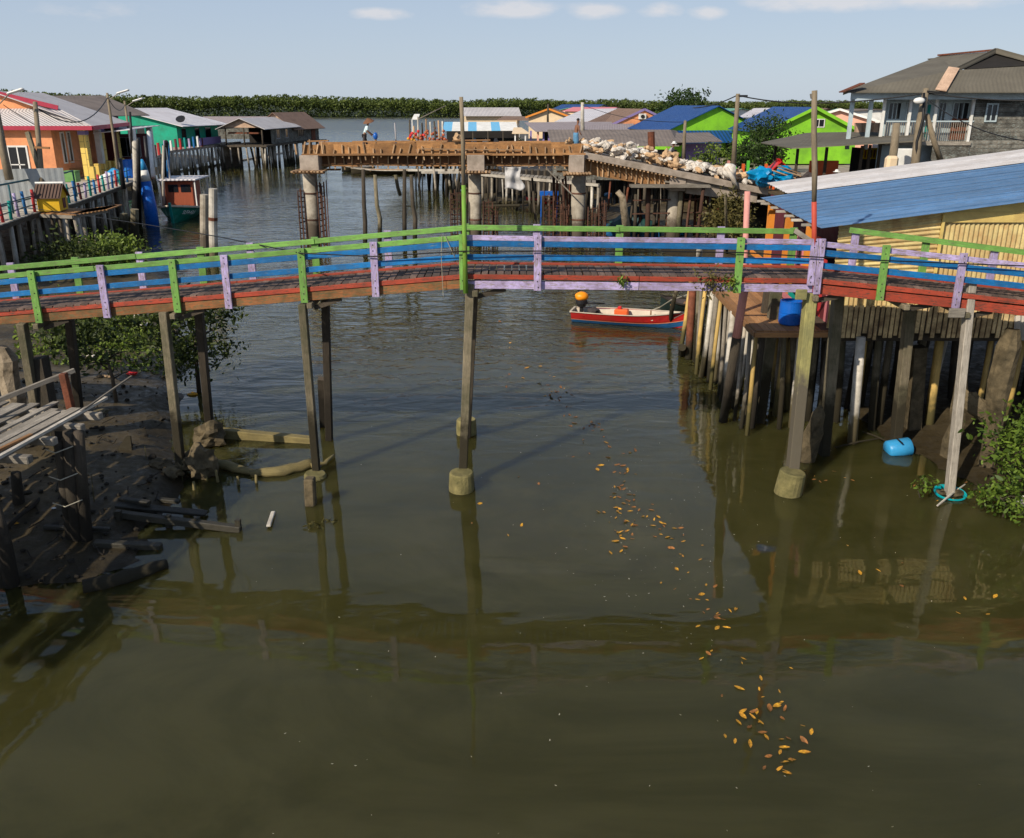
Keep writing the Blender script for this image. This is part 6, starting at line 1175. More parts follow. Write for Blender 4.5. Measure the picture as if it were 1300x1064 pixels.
k = MB(); k.box(XW+.05, 12.2, YN-.07, YN-.03, 2.85, 3.5); mk('skirt_backing', k, 'pile_dark', wh)
k = MB(); k.sheet((12.25, YN-.25, 2.75), (12.25, YN-.1, 3.3), (14.5, YN-.25, 2.4), (14.5, YN-.1, 3.3), pitch=.15, amp=.03); mk('loose_skirt', k, 'pale_pipe', wh, solid=.01)
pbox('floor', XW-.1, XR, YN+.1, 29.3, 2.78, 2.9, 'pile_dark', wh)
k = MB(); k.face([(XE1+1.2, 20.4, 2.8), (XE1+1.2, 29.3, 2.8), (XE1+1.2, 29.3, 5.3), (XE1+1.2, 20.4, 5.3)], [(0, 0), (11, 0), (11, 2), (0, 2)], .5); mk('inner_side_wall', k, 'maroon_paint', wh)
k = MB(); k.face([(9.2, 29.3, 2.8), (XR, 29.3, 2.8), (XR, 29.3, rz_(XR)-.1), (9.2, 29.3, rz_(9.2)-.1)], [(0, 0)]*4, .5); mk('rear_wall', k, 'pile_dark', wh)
for i, px in enumerate((964, 985, 1004)):
    q = D(px, 285, 25.7-i*2.1); x = eave(q.y)+.22; k = MB().box(x-.09, x+.09, q.y-.09, q.y+.09, 2.85, rz_(x)-.05); mk('porch_post', k, 'orange_post', wh)
for i in range(17):
    y = 20.7+i*.32; k = MB().box(eave(y)+.75, eave(y)+.78, y, y+.3, 2.85, random.uniform(4.2, 5.0)); mk('porch_board', k, random.choice(['maroon_paint', 'pink_board', 'red_picket', 'pink_board', 'plank_brown', 'dark_inside']), wh)
for z in (3.3, 3.75): k = MB().beam((eave(21), 21, z), (eave(27), 27, z), .05, .14); mk('porch_rail', k, 'pink_board' if z < 3.5 else 'orange_post', wh)
# broken eave ends
for i in range(7): y = 20.8+i*.85+random.random()*.3; k = MB().beam((eave(y)+.1, y, rz_(eave(y))-.06), (eave(y)-.14-.1*random.random(), y, rz_(eave(y))-.06), .06, .06); mk('rafter_end', k, 'pale_plank', wh)
# timber platform at its left
pf = thing('plank_platform', 'orange-brown plank landing in front of the warehouse porch', 'platform', (6.8, 24, 2.8)); k = MB(); x0 = 6.0
for i in range(13):
    y0, y1 = 20.35+i*.62, 20.35+(i+1)*.62-.02; x = 6.05
    k.beam((5.98+.02*i, (y0+y1)/2, 2.86), (XW+.6, (y0+y1)/2, 2.86), .10, .05) if 0 else None
for i in range(11): x = 6.02+i*.19; k.beam((x+.095, 20.3+random.uniform(-.03, .03), 2.87), (x+.25, 28.6, 2.87+random.uniform(-.01, .01)), .175, .045)
mk('planks', k, 'plank_brown', pf)
k = MB(); k.beam((5.98, 20.26, 2.80), (8.0, 20.26, 2.80), .06, .12); k.beam((5.98, 20.26, 2.80), (6.2, 28.6, 2.80), .06, .12); mk('edge_beam', k, 'plank_brown', pf)
def rstilt(tp, bp, r, m, root=None, Yt=None, label=None, yy=None, sq=False):
    b_ = G(*bp, 0.0); Y = b_.y; a = D(*tp, Y); b_.z = -.5; k = MB()
    k.beam(b_, a, r*1.9, r*1.9, up=(1, 0, 0)) if sq else k.tube([b_, b_.lerp(a, .5)+Vector((random.gauss(0, .012), 0, 0)), a], [r*1.05, r, r*.95], 10)
    return mk('stilt', k, m, root, smooth=not sq) if root else one('post', k, m, label, 'post', smooth=not sq)
for tp, bp, r, m in (((924, 388), (924, 478), .085, 'bamboo'), ((939, 425), (940, 500), .09, 'bamboo'), ((955.5, 417), (952, 515), .10, 'pale_pipe'), ((986, 430), (983, 510), .10, 'bamboo'), ((1004, 432), (999, 520), .09, 'bamboo'), ((963, 424), (960, 500), .06, 'stilt_wood'), ((932, 395), (931, 470), .06, 'stilt_wood'), ((948, 418), (946, 470), .075, 'bamboo'), ((912, 372), (908, 448), .07, 'stilt_wood'), ((917, 380), (915, 455), .06, 'pile_wood'), ((929, 385), (928, 452), .06, 'pile_dark'), ((974, 425), (971, 490), .08, 'pile_dark'), ((994, 425), (992, 495), .08, 'pile_wood'), ((1012, 428), (1009, 505), .08, 'stilt_wood')): rstilt(tp, bp, r, m, pf)
for i in range(26): stilt(pf, random.uniform(6.1, 7.6), random.uniform(20.8, 28.5), -.5, 2.8, random.uniform(.06, .1), random.choice(['pile_dark', 'stilt_wood', 'bamboo', 'pile_wood', 'pale_pipe']), lean=.12)
for i in range(15): stilt(pf, 6.02+random.uniform(0, .12), 20.6+i*.55, -.5, 2.8, random.uniform(.05, .085), random.choice(['stilt_wood', 'stilt_wood', 'bamboo', 'pale_pipe', 'pile_wood']), lean=.1)
k = MB()
c = G(951, 540, 0); k.blob((c.x, c.y, .25), .15, .15, .5, seed=4, amp=.5, sub=3); mk('barnacle_crust', k, 'mud_concrete', pf)
rstilt((879, 368), (874.5, 455), .125, 'rusty_pipe', None, label='rust-red iron pipe post at the corner of the plank landing'); rstilt((893, 366), (889, 445), .115, 'pale_pipe', None, label='pale grey pipe post beside the rust-red pipe'); o = rstilt((907, 372), (899, 476), .16, 'black_pipe', None, label='thick black pipe post with a white rope round its top')
q = D(906.5, 378, G(899, 476, 0).y); k = MB().tube([q+Vector((.2*math.cos(t), .2*math.sin(t), -.06*math.cos(t))) for t in [2*PI*i/14 for i in range(15)]], .02, 5).tube([q+Vector((-.08, -.2, -.12)), q+Vector((-.1, -.22, -.7)), G(899, 450, 0)+Vector((.05, -.2, .25))], .014, 5); one('rope', k, 'rope', 'white rope looped round the thick black pipe post', 'rope')
po = thing('pink_post', 'slanting pink painted post standing before the plank landing', 'post', G(916, 548, 0)); b_ = G(916, 548, -.4); Yp = 20.0
a, c, d = D(946, 362, 19.6), D(935, 428, 19.75), b_; k = MB().tube([a, c], [.10, .105], 10); mk('painted_top', k, 'pole_pink', po, smooth=True); k = MB().tube([c, d], [.107, .12], 10); mk('dark_foot', k, 'pile_dark', po, smooth=True)
k = MB().tube([D(949, 243, 22.5), D(946, 320, 22.4), D(944.5, 352, 22.3), (D(944, 360, 22.3).x, 22.3, 2.86)], [.075, .08, .085, .085], 9); one('pink_pole', k, 'pole_pink', 'tall pink painted pole rising at the corner of the blue roof', 'pole', smooth=True)
rstilt((986, 366), (963, 536), .13, 'pile_wood', None, label='dark twin timber leaning from the bridge to the barnacled stilt, right one', sq=True); rstilt((975, 366), (952, 526), .09, 'pile_dark', None, label='thinner dark timber leaning just left of the twin timber', sq=True)
pole('mooring_pole', D(859, 366, G(849, 425, 0).y), G(849, 425, -.4), .085, 'pile_wood', 'thin grey mooring pole standing by the bow of the red boat'); pole('pole', D(888, 316, 33), G(886, 345, -.3), .13, 'pale_pipe', 'pale pipe stub in the water behind the lilac bridge railing')
k = MB().tube([G(866, 458, -.4), D(866, 441, G(866, 458, 0).y)], .13, 10); one('pile_stub', k, 'pile_wood', 'short stub of pile beside the rust-red pipe post', 'pile')
pole('pole', D(921, 246, 40), G(923, 330, -.2), .07, 'pile_wood', 'thin grey pole under the low end of the concrete ramp'); 
k = MB().tube([G(797, 310, -.2), D(794, 280, 49), D(790, 250, 49), D(784, 243, 49)], [.2, .22, .2, .17], 8); one('tree_stump_post', k, 'stone', 'gnarled pale tree trunk post wrapped with rope in mid channel', 'post', smooth=True)
# stilts under the warehouse, seen through the dark
for tp, bp, r, m in (((1093, 428), (1083, 562), .12, 'pale_pipe'), ((1193, 432), (1180, 545), .115, 'bamboo'), ((1116, 430), (1108, 545), .10, 'pile_wood'), ((1131, 425), (1116, 540), .095, 'pile_wood'), ((1070, 425), (1062, 535), .10, 'pile_wood'), ((1260, 420), (1248, 520), .10, 'stilt_wood'), ((1290, 425), (1280, 530), .10, 'stilt_wood'), ((1047, 425), (1044, 520), .09, 'pile_dark'), ((1214, 420), (1208, 520), .09, 'pile_dark')): rstilt(tp, bp, r, m, wh)
o = rstilt((1166, 440), (1160, 548), .17, 'mud_concrete', wh, sq=True)
for i in range(16): stilt(wh, 7.9+i*.62+random.uniform(-.2, .2), random.uniform(20.7, 22), -.3, 2.76, random.uniform(.06, .11), random.choice(['pile_wood', 'pile_wood', 'stilt_wood', 'bamboo', 'pale_pipe']), lean=.1)
for i in range(36): stilt(wh, random.uniform(8, 20), random.uniform(22, 28.5), -.3, 2.7, random.uniform(.06, .12), random.choice(['pile_dark', 'pile_dark', 'pile_wood']), lean=.12)
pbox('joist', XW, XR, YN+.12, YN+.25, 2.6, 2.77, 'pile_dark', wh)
# concrete frame ruin
cf = thing('concrete_ruin', 'crumbling concrete frame of two legs and a lintel under the bridge at the right', 'ruin', G(1245, 590, .1))
b1_, b2_ = G(1207, 578, .1), G(1252, 592, .1)
def chunk(pts, rad, n=9, sd=0):
    k = MB(); rg = []
    for i, (p, r) in enumerate(zip(pts, rad)):
        p = Vector(p); rg.append([p+Vector((math.cos(t)*r*(1+.35*mnoise.noise(Vector((math.cos(t)*2, math.sin(t)*2, i*.9+sd)))), math.sin(t)*r*(1+.35*mnoise.noise(Vector((math.cos(t)*2, math.sin(t)*2, i*.9+sd+5)))), .08*mnoise.noise(Vector((t, i, sd))))) for t in [2*PI*j/n for j in range(n)]])
    return k.rings(rg)
t1, t2 = D(1222, 480, b1_.y), D(1284, 418, b2_.y)
def ln(a, b_, n, r): return [Vector(a).lerp(Vector(b_), i/n)+Vector((random.gauss(0, r), 0, 0)) for i in range(n+1)]
mk('left_leg', chunk(ln(b1_-Vector((0, 0, .4)), t1, 6, .02), [.2, .2, .19, .18, .17, .17, .12], sd=1), 'mud_concrete', cf); mk('right_leg', chunk(ln(b2_-Vector((0, 0, .4)), t2, 9, .03), [.19, .18, .18, .18, .2, .22, .24, .25, .25, .15], sd=2), 'mud_concrete', cf)
a, c = D(1216, 503, b1_.y), D(1264, 530, b2_.y); k = MB()
for i in range(6): pass
rg = [[Vector(a).lerp(Vector(c), i/7)+Vector((0, .16*math.cos(t), .27*math.sin(t)*(1+.3*mnoise.noise(Vector((t, i, 3)))))) for t in [2*PI*j/8 for j in range(8)]] for i in range(8)]
mk('lintel', MB().rings(rg), 'mud_concrete', cf)
# leaning log at the yellowed pile
a, c = G(1020, 592, -.2), D(1042, 516, G(1020, 592, 0).y); o = one('driftwood', chunk(ln(a, c, 7, .015), [.2, .24, .24, .22, .21, .19, .16, .06], sd=6), 'mud_concrete', 'thick split driftwood trunk leaning beside the yellowed bridge pile', 'driftwood')
# blue drum on the landing
q = G(1006, 414, 2.9); bd = thing('drum', 'cut-down blue plastic drum standing on the plank landing', 'drum', (q.x, q.y+.25, 2.9))
k = MB().lathe((q.x, q.y+.25, 2.9), [(.25, 0), (.275, .03), (.285, .25), (.28, .29), (.285, .32), (.27, .56), (.275, .60), (.25, .60), (.245, .1), (.02, .09)], 26); mk('body', k, 'plastic_blue', bd, smooth=False)
k = MB(); q = D(1008, 372, 23); k.box(q.x-.17, q.x+.17, 22.9, 23.0, 2.9, 4.0); one('door_leaf', k, 'teal_paint', 'teal board leaning behind the blue drum', 'board'); k = MB(); q = D(1000, 372, 23.2); k.box(q.x-.2, q.x+.1, 23.1, 23.2, 2.9, 4.0); one('door_leaf', k, 'orange_post', 'orange board leaning left of the teal board', 'board')
# floating and stranded things
q = G(1142, 578, 0); fd = thing('floating_drum', 'sky blue plastic drum lying in the shallow water under the bridge', 'drum', q); k = MB().lathe((0, 0, 0), [(.02, -.31), (.20, -.30), (.235, -.26), (.24, 0), (.235, .26), (.20, .29), (.02, .30)], 22)
Mx = Matrix.Rotation(R(80), 3, 'Y') @ Matrix.Rotation(R(8), 3, 'X'); k.v = [tuple(Matrix.Rotation(R(10), 3, 'Z') @ (Mx @ Vector(v))+Vector((q.x+.05, q.y+.2, .10))) for v in k.v]; mk('body', k, 'plastic_sky', fd, smooth=True)
k = MB(); k.box(q.x-.02, q.x+.02, q.y-.06, q.y+.25, .325, .345); mk('slit', k, 'black_pipe', fd)
q = G(1205, 628, 0); tu = thing('tub', 'round teal plastic tub half sunk at the foot of a bridge pile', 'tub', q); k = MB().lathe((q.x, q.y, -.16), [(.26, 0), (.31, .2), (.335, .21), (.335, .235), (.295, .23), (.25, .10), (.02, .10)], 26, tilt=Matrix.Rotation(.10, 3, 'X')); mk('shell', k, 'plastic_teal', tu)
k = MB().blob((q.x+.12, q.y+.02, .03), .2, .16, .09, seed=3, amp=.6).blob((q.x-.10, q.y+.1, .01), .14, .12, .06, seed=5, amp=.6); mk('mud_fill', k, 'mud_concrete', tu)
q = G(1296, 638, .05); k = MB().lathe((q.x, q.y, .08), [(.10, -.1), (.13, 0), (.12, .1), (.09, .1), (.08, 0)], 14, tilt=Matrix.Rotation(1.1, 3, 'X')); one('roll', k, 'sack_white', 'white rolled tin caught in the bush at the right edge', 'can')
for i, (px0, py0, px1, py1, lab) in enumerate(((1060, 568, 1120, 556, 'thin branch lying in front of the pale stilt'), (1095, 548, 1125, 560, 'thin branch crossing behind the floating blue drum'), (1190, 642, 1225, 615, 'short pale stick beside the teal tub'), (1236, 622, 1262, 612, 'brown stick near the right bush'))): one('branch', MB().tube([G(px0, py0, .04), G((px0+px1)/2, (py0+py1)/2-1, .1), G(px1, py1, .05)], [.02, .025, .015], 6), 'pile_wood' if i != 2 else 'pale_plank', lab, 'branch')
# ================================================================ LEFT FOREGROUND
bj = thing('broken_jetty', 'broken grey plank jetty with splintered ends at the left edge', 'jetty', G(60, 640, 0))
ZP = 2.5; rear_y = 16.0
A0, A1 = G(-20, 596, ZP), G(126, 515, ZP)          # right-hand edge, near to far
ad = (A1-A0).normalized(); side = Vector((-ad.y, ad.x, 0))
k = MB(); off = .06; i = 0
while off < 4.2:
    wd = random.uniform(.12, .22); L_ = (A1-A0).length*(random.uniform(.93, 1.02) if i > 3 else (1.0, .93, .86, .9)[i])
    s0 = A0+side*(off+wd/2)-ad*4.5; e0 = A0+side*(off+wd/2)+ad*L_; dz = random.uniform(-.02, .03)
    s0 = s0+Vector((0, 0, dz)); e0 = e0+Vector((random.uniform(-.05, .05), 0, dz+random.uniform(-.03, .03)))
    if i != 5: k.beam(s0, e0, wd, .035)
    off += wd+random.uniform(.005, .05); i += 1
mk('planks', k, 'grey_wood', bj)
k = MB(); k.beam(A0-ad*4+Vector((0, 0, .05)), A1+ad*.25+Vector((0, 0, .08)), .075, .05, r=.9); mk('edge_plank', k, 'pale_plank', bj)
k = MB(); k.beam(A1-ad*.8+Vector((0, 0, .06)), A1+ad*1.0+Vector((.12, 0, .3)), .035, .03); mk('splinter', k, 'grey_wood', bj)
k = MB(); k.beam(A0+ad*.25+side*.22+Vector((0, 0, .09)), A0+ad*1.3+side*.10+Vector((0, 0, .10)), .07, .04, r=.2); mk('edge_strip', k, 'plank_brown', bj)
for t_, l_ in ((.22, .55), (.48, .35), (.70, .5), (.90, .42)):
    c = A0.lerp(A1, t_)+Vector((0, 0, -.1)); k = MB(); k.beam(c+side*3.8, c-side*l_*.55, .15, .14); mk('crossbeam', k, 'grey_wood', bj, bevel=.015)
for tp, bp, r in (((87, 545), (98, 690), .13), ((100, 548), (108, 690), .11), ((74, 560), (92, 690), .10), ((-8, 640), (14, 740), .12), ((20, 600), (24, 660), .11)):
    b_ = G(*bp, 0.05); a = D(*tp, b_.y); a.z = min(a.z, ZP-.1); k = MB(); k.tube([b_-Vector((0, 0, .5)), b_.lerp(a, .5)+Vector((random.gauss(0, .02), 0, 0)), a], [r*1.1, r, r*.85], 9); mk('post', k, 'pile_dark', bj, smooth=True)
for j, z in enumerate((1.0, 1.55, 2.1)):
    c = G(101, 690, .05); k = MB().tube([Vector((c.x-.28+.02*j, c.y-.16, z)), Vector((c.x, c.y-.26, z-.03)), Vector((c.x+.26, c.y-.1, z+.04))], .012, 5); mk('binding_wire', k, 'rope', bj)
b_ = D(91, 520, 15.9); a = D(80, 474, 15.9); k = MB().beam(b_-Vector((0, 0, .2)), a, .13, .13, up=(1, 0, 0)); mk('rail_post', k, 'rusty_pipe', bj, bevel=.01)
k = MB(); k.beam(D(-40, 523, 14.9), D(95, 470, 16.1), .07, .09); mk('handrail', k, 'grey_wood', bj, bevel=.008)
# stone ruin and blocks by the left edge
def boulder(px, py, rx, ry, rz, m, label, cat='stone', z=.2, sd=0):
    q = G(px, py, z); k = MB().blob((q.x, q.y, z+rz*.55), rx, ry, rz, seed=sd, amp=.55, sub=3); return one('rock', k, m, label, cat)
q = D(11, 470, 19.5); q.z = .4; o = one('stone_pillar', chunk(ln(q-Vector((0, 0, .5)), q+Vector((-.03, 0, 2.3)), 9, .02), [.30, .29, .28, .26, .27, .25, .24, .25, .24, .16], n=9, sd=11), 'stone', 'crumbling stone pillar behind the broken jetty at the left edge', 'pillar')
q = D(52, 470, 19); q.z = .4; k = MB().beam(q-Vector((0, 0, .5)), q+Vector((0, 0, 2.2)), .34, .3, up=(1, 0, 0)); one('concrete_stump', k, 'pile_dark', 'dark square concrete stump between the broken jetty and the bridge piles', 'stump')
# stone heap with old timbers where the bridge pile meets the water
boulder(258, 600, .32, .35, .42, 'mud_concrete', 'tallest block of the stone heap by the timber frame', sd=3, z=.1); boulder(240, 592, .30, .3, .22, 'mud_concrete', 'rounded stone at the foot of the leaning grey bridge pile', sd=5, z=.15); boulder(268, 560, .38, .35, .30, 'mud_concrete', 'stone at the back corner of the timber frame', sd=8, z=.1); boulder(218, 603, .22, .2, .14, 'mud_concrete', 'low stone left of the bridge pile foot', sd=9, z=.15); boulder(203, 592, .28, .18, .10, 'mud_concrete', 'flat stone on the mud left of the pile', sd=12, z=.2)
def timber(pts, w_, h_, m, label, cat='timber', zs=None, name='timber'):
    zs = zs or [.05]*len(pts); P = [G(px, py, z) for (px, py), z in zip(pts, zs)]; k = MB()
    for a, b_ in zip(P, P[1:]): k.beam(a, b_, w_, h_)
    return one(name, k, m, label, cat, bevel=.012)
timber([(274, 549), (400, 561)], .22, .24, 'olive_timber', 'olive mossy beam forming the back of the sunken timber frame', zs=[.12, .02])
o = one('driftwood', chunk([G(262, 584, .05), G(285, 590, .06), G(310, 596, .06), G(322, 600, .04)], [.14, .15, .13, .08], sd=31), 'olive_timber', 'knobbly mossy log forming the front left of the timber frame', 'driftwood')
def hlog(pts, rad, m, label, name='log', cat='log', z=.06, sq=.8):
    P = [G(px, py, z if not isinstance(z, list) else z[i]) for i, (px, py) in enumerate(pts)]; Q = []; Rr = []
    for i in range(len(P)-1):
        for j in range(4): t_ = j/4; Q.append(P[i].lerp(P[i+1], t_)+Vector((0, random.gauss(0, .012), random.gauss(0, .01)))); Rr.append((rad[i]*(1-t_)+rad[i+1]*t_)*random.uniform(.9, 1.1))
    Q.append(P[-1]); Rr.append(rad[-1]); return one(name, MB().tube(Q, Rr, 9, squash=sq), m, label, cat, smooth=True)
bpy.data.objects.remove(o)
hlog([(262, 585), (292, 592), (322, 600)], [.13, .14, .08], 'olive_timber', 'knobbly mossy log forming the front left of the timber frame'); hlog([(318, 601), (360, 598), (398, 588)], [.10, .16, .15], 'olive_timber', 'thick split mossy log forming the front right of the timber frame'); hlog([(394, 592), (412, 588), (424, 578)], [.07, .06, .04], 'olive_timber', 'curved mossy root ringing the feet of the left bridge piles')
for i, (px, py, hh) in enumerate(((262, 609, .25), (277, 612, .3), (303, 615, .2), (325, 613, .2), (246, 622, .2))):
    q = G(px, py, 0); one('stake', MB().tube([q-Vector((0, 0, .2)), q+Vector((random.gauss(0, .03), 0, hh))], [.04, .03], 6), 'olive_timber', 'rotten stake tip sticking out of the shallow water by the timber frame', 'stake', group='rotten stakes by the timber frame', smooth=True)
timber([(341, 668), (347, 650)], .09, .05, 'pale_plank', 'short pale board floating alone right of the wreck timbers', cat='plank', zs=[.06, .03], name='plank')
# wreck timbers on the mud edge
timber([(146, 652), (306, 672)], .14, .14, 'wet_timber', 'longest black wreck timber lying half in the water', zs=[.25, .04]); timber([(148, 641), (262, 652)], .22, .06, 'wet_timber', 'flat wreck plank above the longest wreck timber', cat='plank', zs=[.28, .06], name='plank'); timber([(152, 634), (190, 639)], .12, .10, 'wet_timber', 'short black timber at the upper left of the wreck', zs=[.3, .3]); timber([(120, 690), (205, 694)], .16, .12, 'wet_timber', 'black timber sunk in mud below the wreck', zs=[.12, .03]); timber([(56, 669), (140, 672)], .10, .08, 'wet_timber', 'dark timber on the mud between jetty posts and wreck', zs=[.3, .2])
timber([(198, 634), (228, 637)], .12, .08, 'wet_timber', 'small black timber at the upper right of the wreck', zs=[.12, .1])
for i, (px, py, hh) in enumerate(((152, 668, .35), (214, 668, .25), (302, 672, .22), (250, 668, .2))): q = G(px, py, .02); one('rib_stub', MB().beam(q-Vector((0, 0, .2)), q+Vector((.02, 0, hh)), .10, .10, up=(1, 0, 0)), 'wet_timber', 'black rib stub standing on the longest wreck timber', 'timber', group='rib stubs of the wreck')
hlog([(105, 746), (160, 733), (212, 716)], [.17, .16, .11], 'pile_wood', 'brown log lying at the water edge in the lower left', z=.05); hlog([(10, 668), (45, 640), (60, 620)], [.05, .04, .03], 'pile_dark', 'dark curved branch lying on the mud under the broken jetty', name='branch', cat='branch', z=[.45, .45, .4])
hlog([(40, 600), (60, 589), (80, 587)], [.035, .03, .02], 'pale_plank', 'bent pale stick on the mud beside the jetty posts', name='branch', cat='branch', z=[.5, .5, .45]); timber([(147, 592), (158, 583)], .06, .03, 'pale_plank', 'short white stick on the mud near the small triangular board', cat='stick', zs=[.3, .3], name='stick')
q = G(157, 575, .3); k = MB(); k.hexa(q+Vector((-.22, 0, 0)), q+Vector((.2, 0, 0)), q+Vector((.2, .05, 0)), q+Vector((-.22, .05, 0)), q+Vector((.02, .2, .34)), q+Vector((.12, .2, .34)), q+Vector((.12, .25, .34)), q+Vector((.02, .25, .34))); one('board', k, 'pile_wood', 'small triangular board propped on the mud near the pool', 'board')
timber([(104, 577), (160, 582)], .10, .08, 'wet_timber', 'dark beam lying on the mud behind the triangular board', zs=[.4, .3])
# sheets of litter on the mud
for i, (px, py, r, m, lab) in enumerate(((180, 412, .33, 'sack_white', 'white crumpled rag on the mud behind the bridge'), (115, 452, .14, 'sack_white', 'small white scrap among the dark mangrove leaves'), (134, 478, .2, 'sack_tan', 'tan scrap of cardboard below the mangrove sapling'), (168, 474, .16, 'plastic_red', 'red plastic scrap right of the mangrove sapling'), (128, 522, .2, 'pale_pipe', 'pale block on the mud behind the broken jetty end'), (32, 626, .14, 'pile_wood', 'pale pointed shard on the mud under the broken jetty'), (68, 645, .05, 'cloth_white', 'tiny white scrap on the dark mud under the jetty'), (20, 664, .06, 'leaf_yellow', 'yellow scrap on the dark mud at the left edge'), (245, 500, .16, 'leaf_yellow', 'yellow plastic scrap under the rounded mangrove bush'))):
    z = mudz(*G(px, py, .3).xy)+.02; q = G(px, py, max(.02, z)); one('litter', MB().blob(q, r, r*.6, r*.3, seed=i+20, amp=.7), m, lab, 'litter')
q = G(173, 413, .5); one('rag', MB().blob((q.x, q.y+.1, .75), .08, .06, .22, seed=2, amp=.6), 'sack_white', 'white rag hanging from a twig above the crumpled rag', 'rag')
# leaf litter clumps
for px, py, lab in ((398, 668, 'clump of rotting leaves floating near the pile stub, left part'), (417, 662, 'clump of rotting leaves with a red berry, right part')): q = G(px, py, .02); P = np.array(q)+rng.normal(size=(16, 3))*np.array([.10, .05, .015]); P[:, 2] = .01+abs(P[:, 2]); tag(leaves(P, .11, shape=6, name='leaf_clump', m='leaf_dry'), lab, 'leaf clump')
# mud tufts
for i in range(10):
    px, py = random.uniform(60, 235), random.uniform(585, 660); q = G(px, py, .15); z = mudz(q.x, q.y); 
    if z > 0: one('seedling', MB().tube([Vector((q.x, q.y, z-.1)), Vector((q.x+random.gauss(0, .02), q.y, z+random.uniform(.3, .6)))], [.012, .006], 5), 'leaf_shrub_stem', 'thin bare mangrove shoot standing in the mud by the wreck', 'shoot', group='mangrove shoots on the mud')
# ================================================================ RED SAMPAN AND OTHER BOATS
rb = thing('motor_boat', 'narrow red and blue boat with white inside and an orange outboard motor', 'boat', G(800, 415, 0))
s0, e0 = G(727, 407, 0), G(868, 417, 0); hd = math.atan2(e0.y-s0.y, e0.x-s0.x); Lr = (e0-s0).length
Tr = bframe((s0.x, s0.y, 0), hd); sh_ = lambda t_: .46+.08*t_+.18*max(0, t_-.6)**1.5*2; kl_ = lambda t_: -.12+.40*max(0, t_-.7)**2*5
rg = boat_hull(rb, Tr, Lr, 1.2, sh_, kl_, 'hull_red', 'hull_white', transom=.7, gunwale='hull_white', gw=.55)
k = MB(); r2g = put(Tr, [[(x*1.012, y, z-.0) for x, y, z in r] for r in hull(None, Lr, 1.45, lambda t_: sh_(t_)*.42+.02, kl_, transom=.7)])
# blue lower strake, a few millimetres proud of the hull
low = []
for i in range(15):
    t_ = i/14; full = hull(None, Lr, 1.45, sh_, kl_, transom=.7)[i]; pts = []
    for (x, y, z) in full:
        lim = sh_(t_)*.50; pts.append((x, y, z))
    low.append(pts)
def strake(a_lo, a_hi, m, name):
    k = MB(); rr = []
    for i in range(15):
        t_ = i/14; wd = 1.2/2*(.7+.3*math.sin(min(1, t_/.45)*PI/2))*(1-max(0, (t_-.45)/.55)**2.1); wd = max(wd, .015); zs, zk = sh_(t_), kl_(t_)
        rr.append([(sg*(a*wd+.008), t_*Lr, zk+(zs-zk)*abs(a)**1.7) for sg, a in ((1, a_lo), (1, (a_lo+a_hi)/2), (1, a_hi))])
    k.rings(put(Tr, rr), close=False, caps=False, r=.5); rr = [[(-x, y, z) for x, y, z in r] for r in rr]; k.rings(put(Tr, rr), close=False, caps=False, r=.5); mk(name, k, m, rb)
strake(.25, .60, 'hull_blue', 'blue_strake'); strake(.60, .635, 'wall_orange', 'orange_line')
for y in (Lr*.42, Lr*.70): pbox('thwart', -.36, .36, y, y+.16, .30, .34, 'hull_white', rb, Tr)
k = MB(); k.box(-.02, .02, Lr*.70, Lr*.70+.05, .28, .62, Tr); mk('rib', k, 'plank_brown', rb)
k = MB(); k.box(-.3, .05, 1.65, 2.2, .3, .58, Tr); k2 = mk('fuel_tank', k, 'plastic_orange', rb, bevel=.05); k = MB(); k.box(-.2, .0, 1.78, 1.92, .58, .68, Tr); mk('tank_cap', k, 'plastic_red', k2, bevel=.02)
em = MB(); c = Vector(Tr(0, .34, .0)); em.blob(c+Vector((0, 0, 1.0)), .27, .21, .19, seed=1, amp=.08, sub=3); m_ = mk('motor_cowling', em, 'engine_orange', rb, smooth=True)
k = MB().lathe(c, [(.16, .60), (.23, .74), (.23, .86), (.2, .88)], 14); mk('motor_skirt', k, 'black_pipe', rb); k = MB().beam(c+Vector((0, 0, -.3)), c+Vector((0, 0, .74)), .18, .14, up=(1, 0, 0)); mk('motor_leg', k, 'black_pipe', rb, bevel=.02)
k = MB().tube([Tr(.0, .5, .74), Tr(-.05, .8, .76), Tr(-.12, 1.25, .74)], [.05, .04, .03], 7); mk('tiller', k, 'black_pipe', rb, smooth=True)
k = MB().blob(Tr(.1, .85, .42), .25, .22, .2, seed=7, amp=.5); mk('net_pile', k, 'cloth_dark', rb)
q = Vector(Tr(0, Lr, .6)); k = MB().tube([q, D(856, 404, G(849, 425, 0).y)], .012, 5); one('rope', k, 'rope', 'short mooring rope from the red boat bow to the grey pole', 'rope')
# dark boat behind the posts
def canoe(name, label, s_px, e_px, B, m, mi, hgt, group=None, z=0, gun='hull_white'):
    s0, e0 = G(*s_px, z), G(*e_px, z); L_ = (e0-s0).length; T = bframe((s0.x, s0.y, z), math.atan2(e0.y-s0.y, e0.x-s0.x)); r = thing(name, label, 'boat', s0, group)
    boat_hull(r, T, L_, B, lambda t_: hgt*(1+.5*max(0, t_-.55)**1.5*3+.25*max(0, .2-t_)*5*.4), lambda t_: -.1+.5*hgt*max(0, t_-.7)**2*6, m, mi, transom=.45, gunwale=gun)
    for t_ in (.25, .5, .72): pbox('thwart', -B*.36, B*.36, L_*t_, L_*t_+.14, hgt*.72, hgt*.72+.04, 'plank_brown', r, T)
    return r, T, L_
canoe('dinghy', 'dark green dinghy tied behind the iron posts near the red boat', (905, 398), (838, 393), 1.2, 'hull_dark', 'cloth_dark', .42, gun='pile_dark')
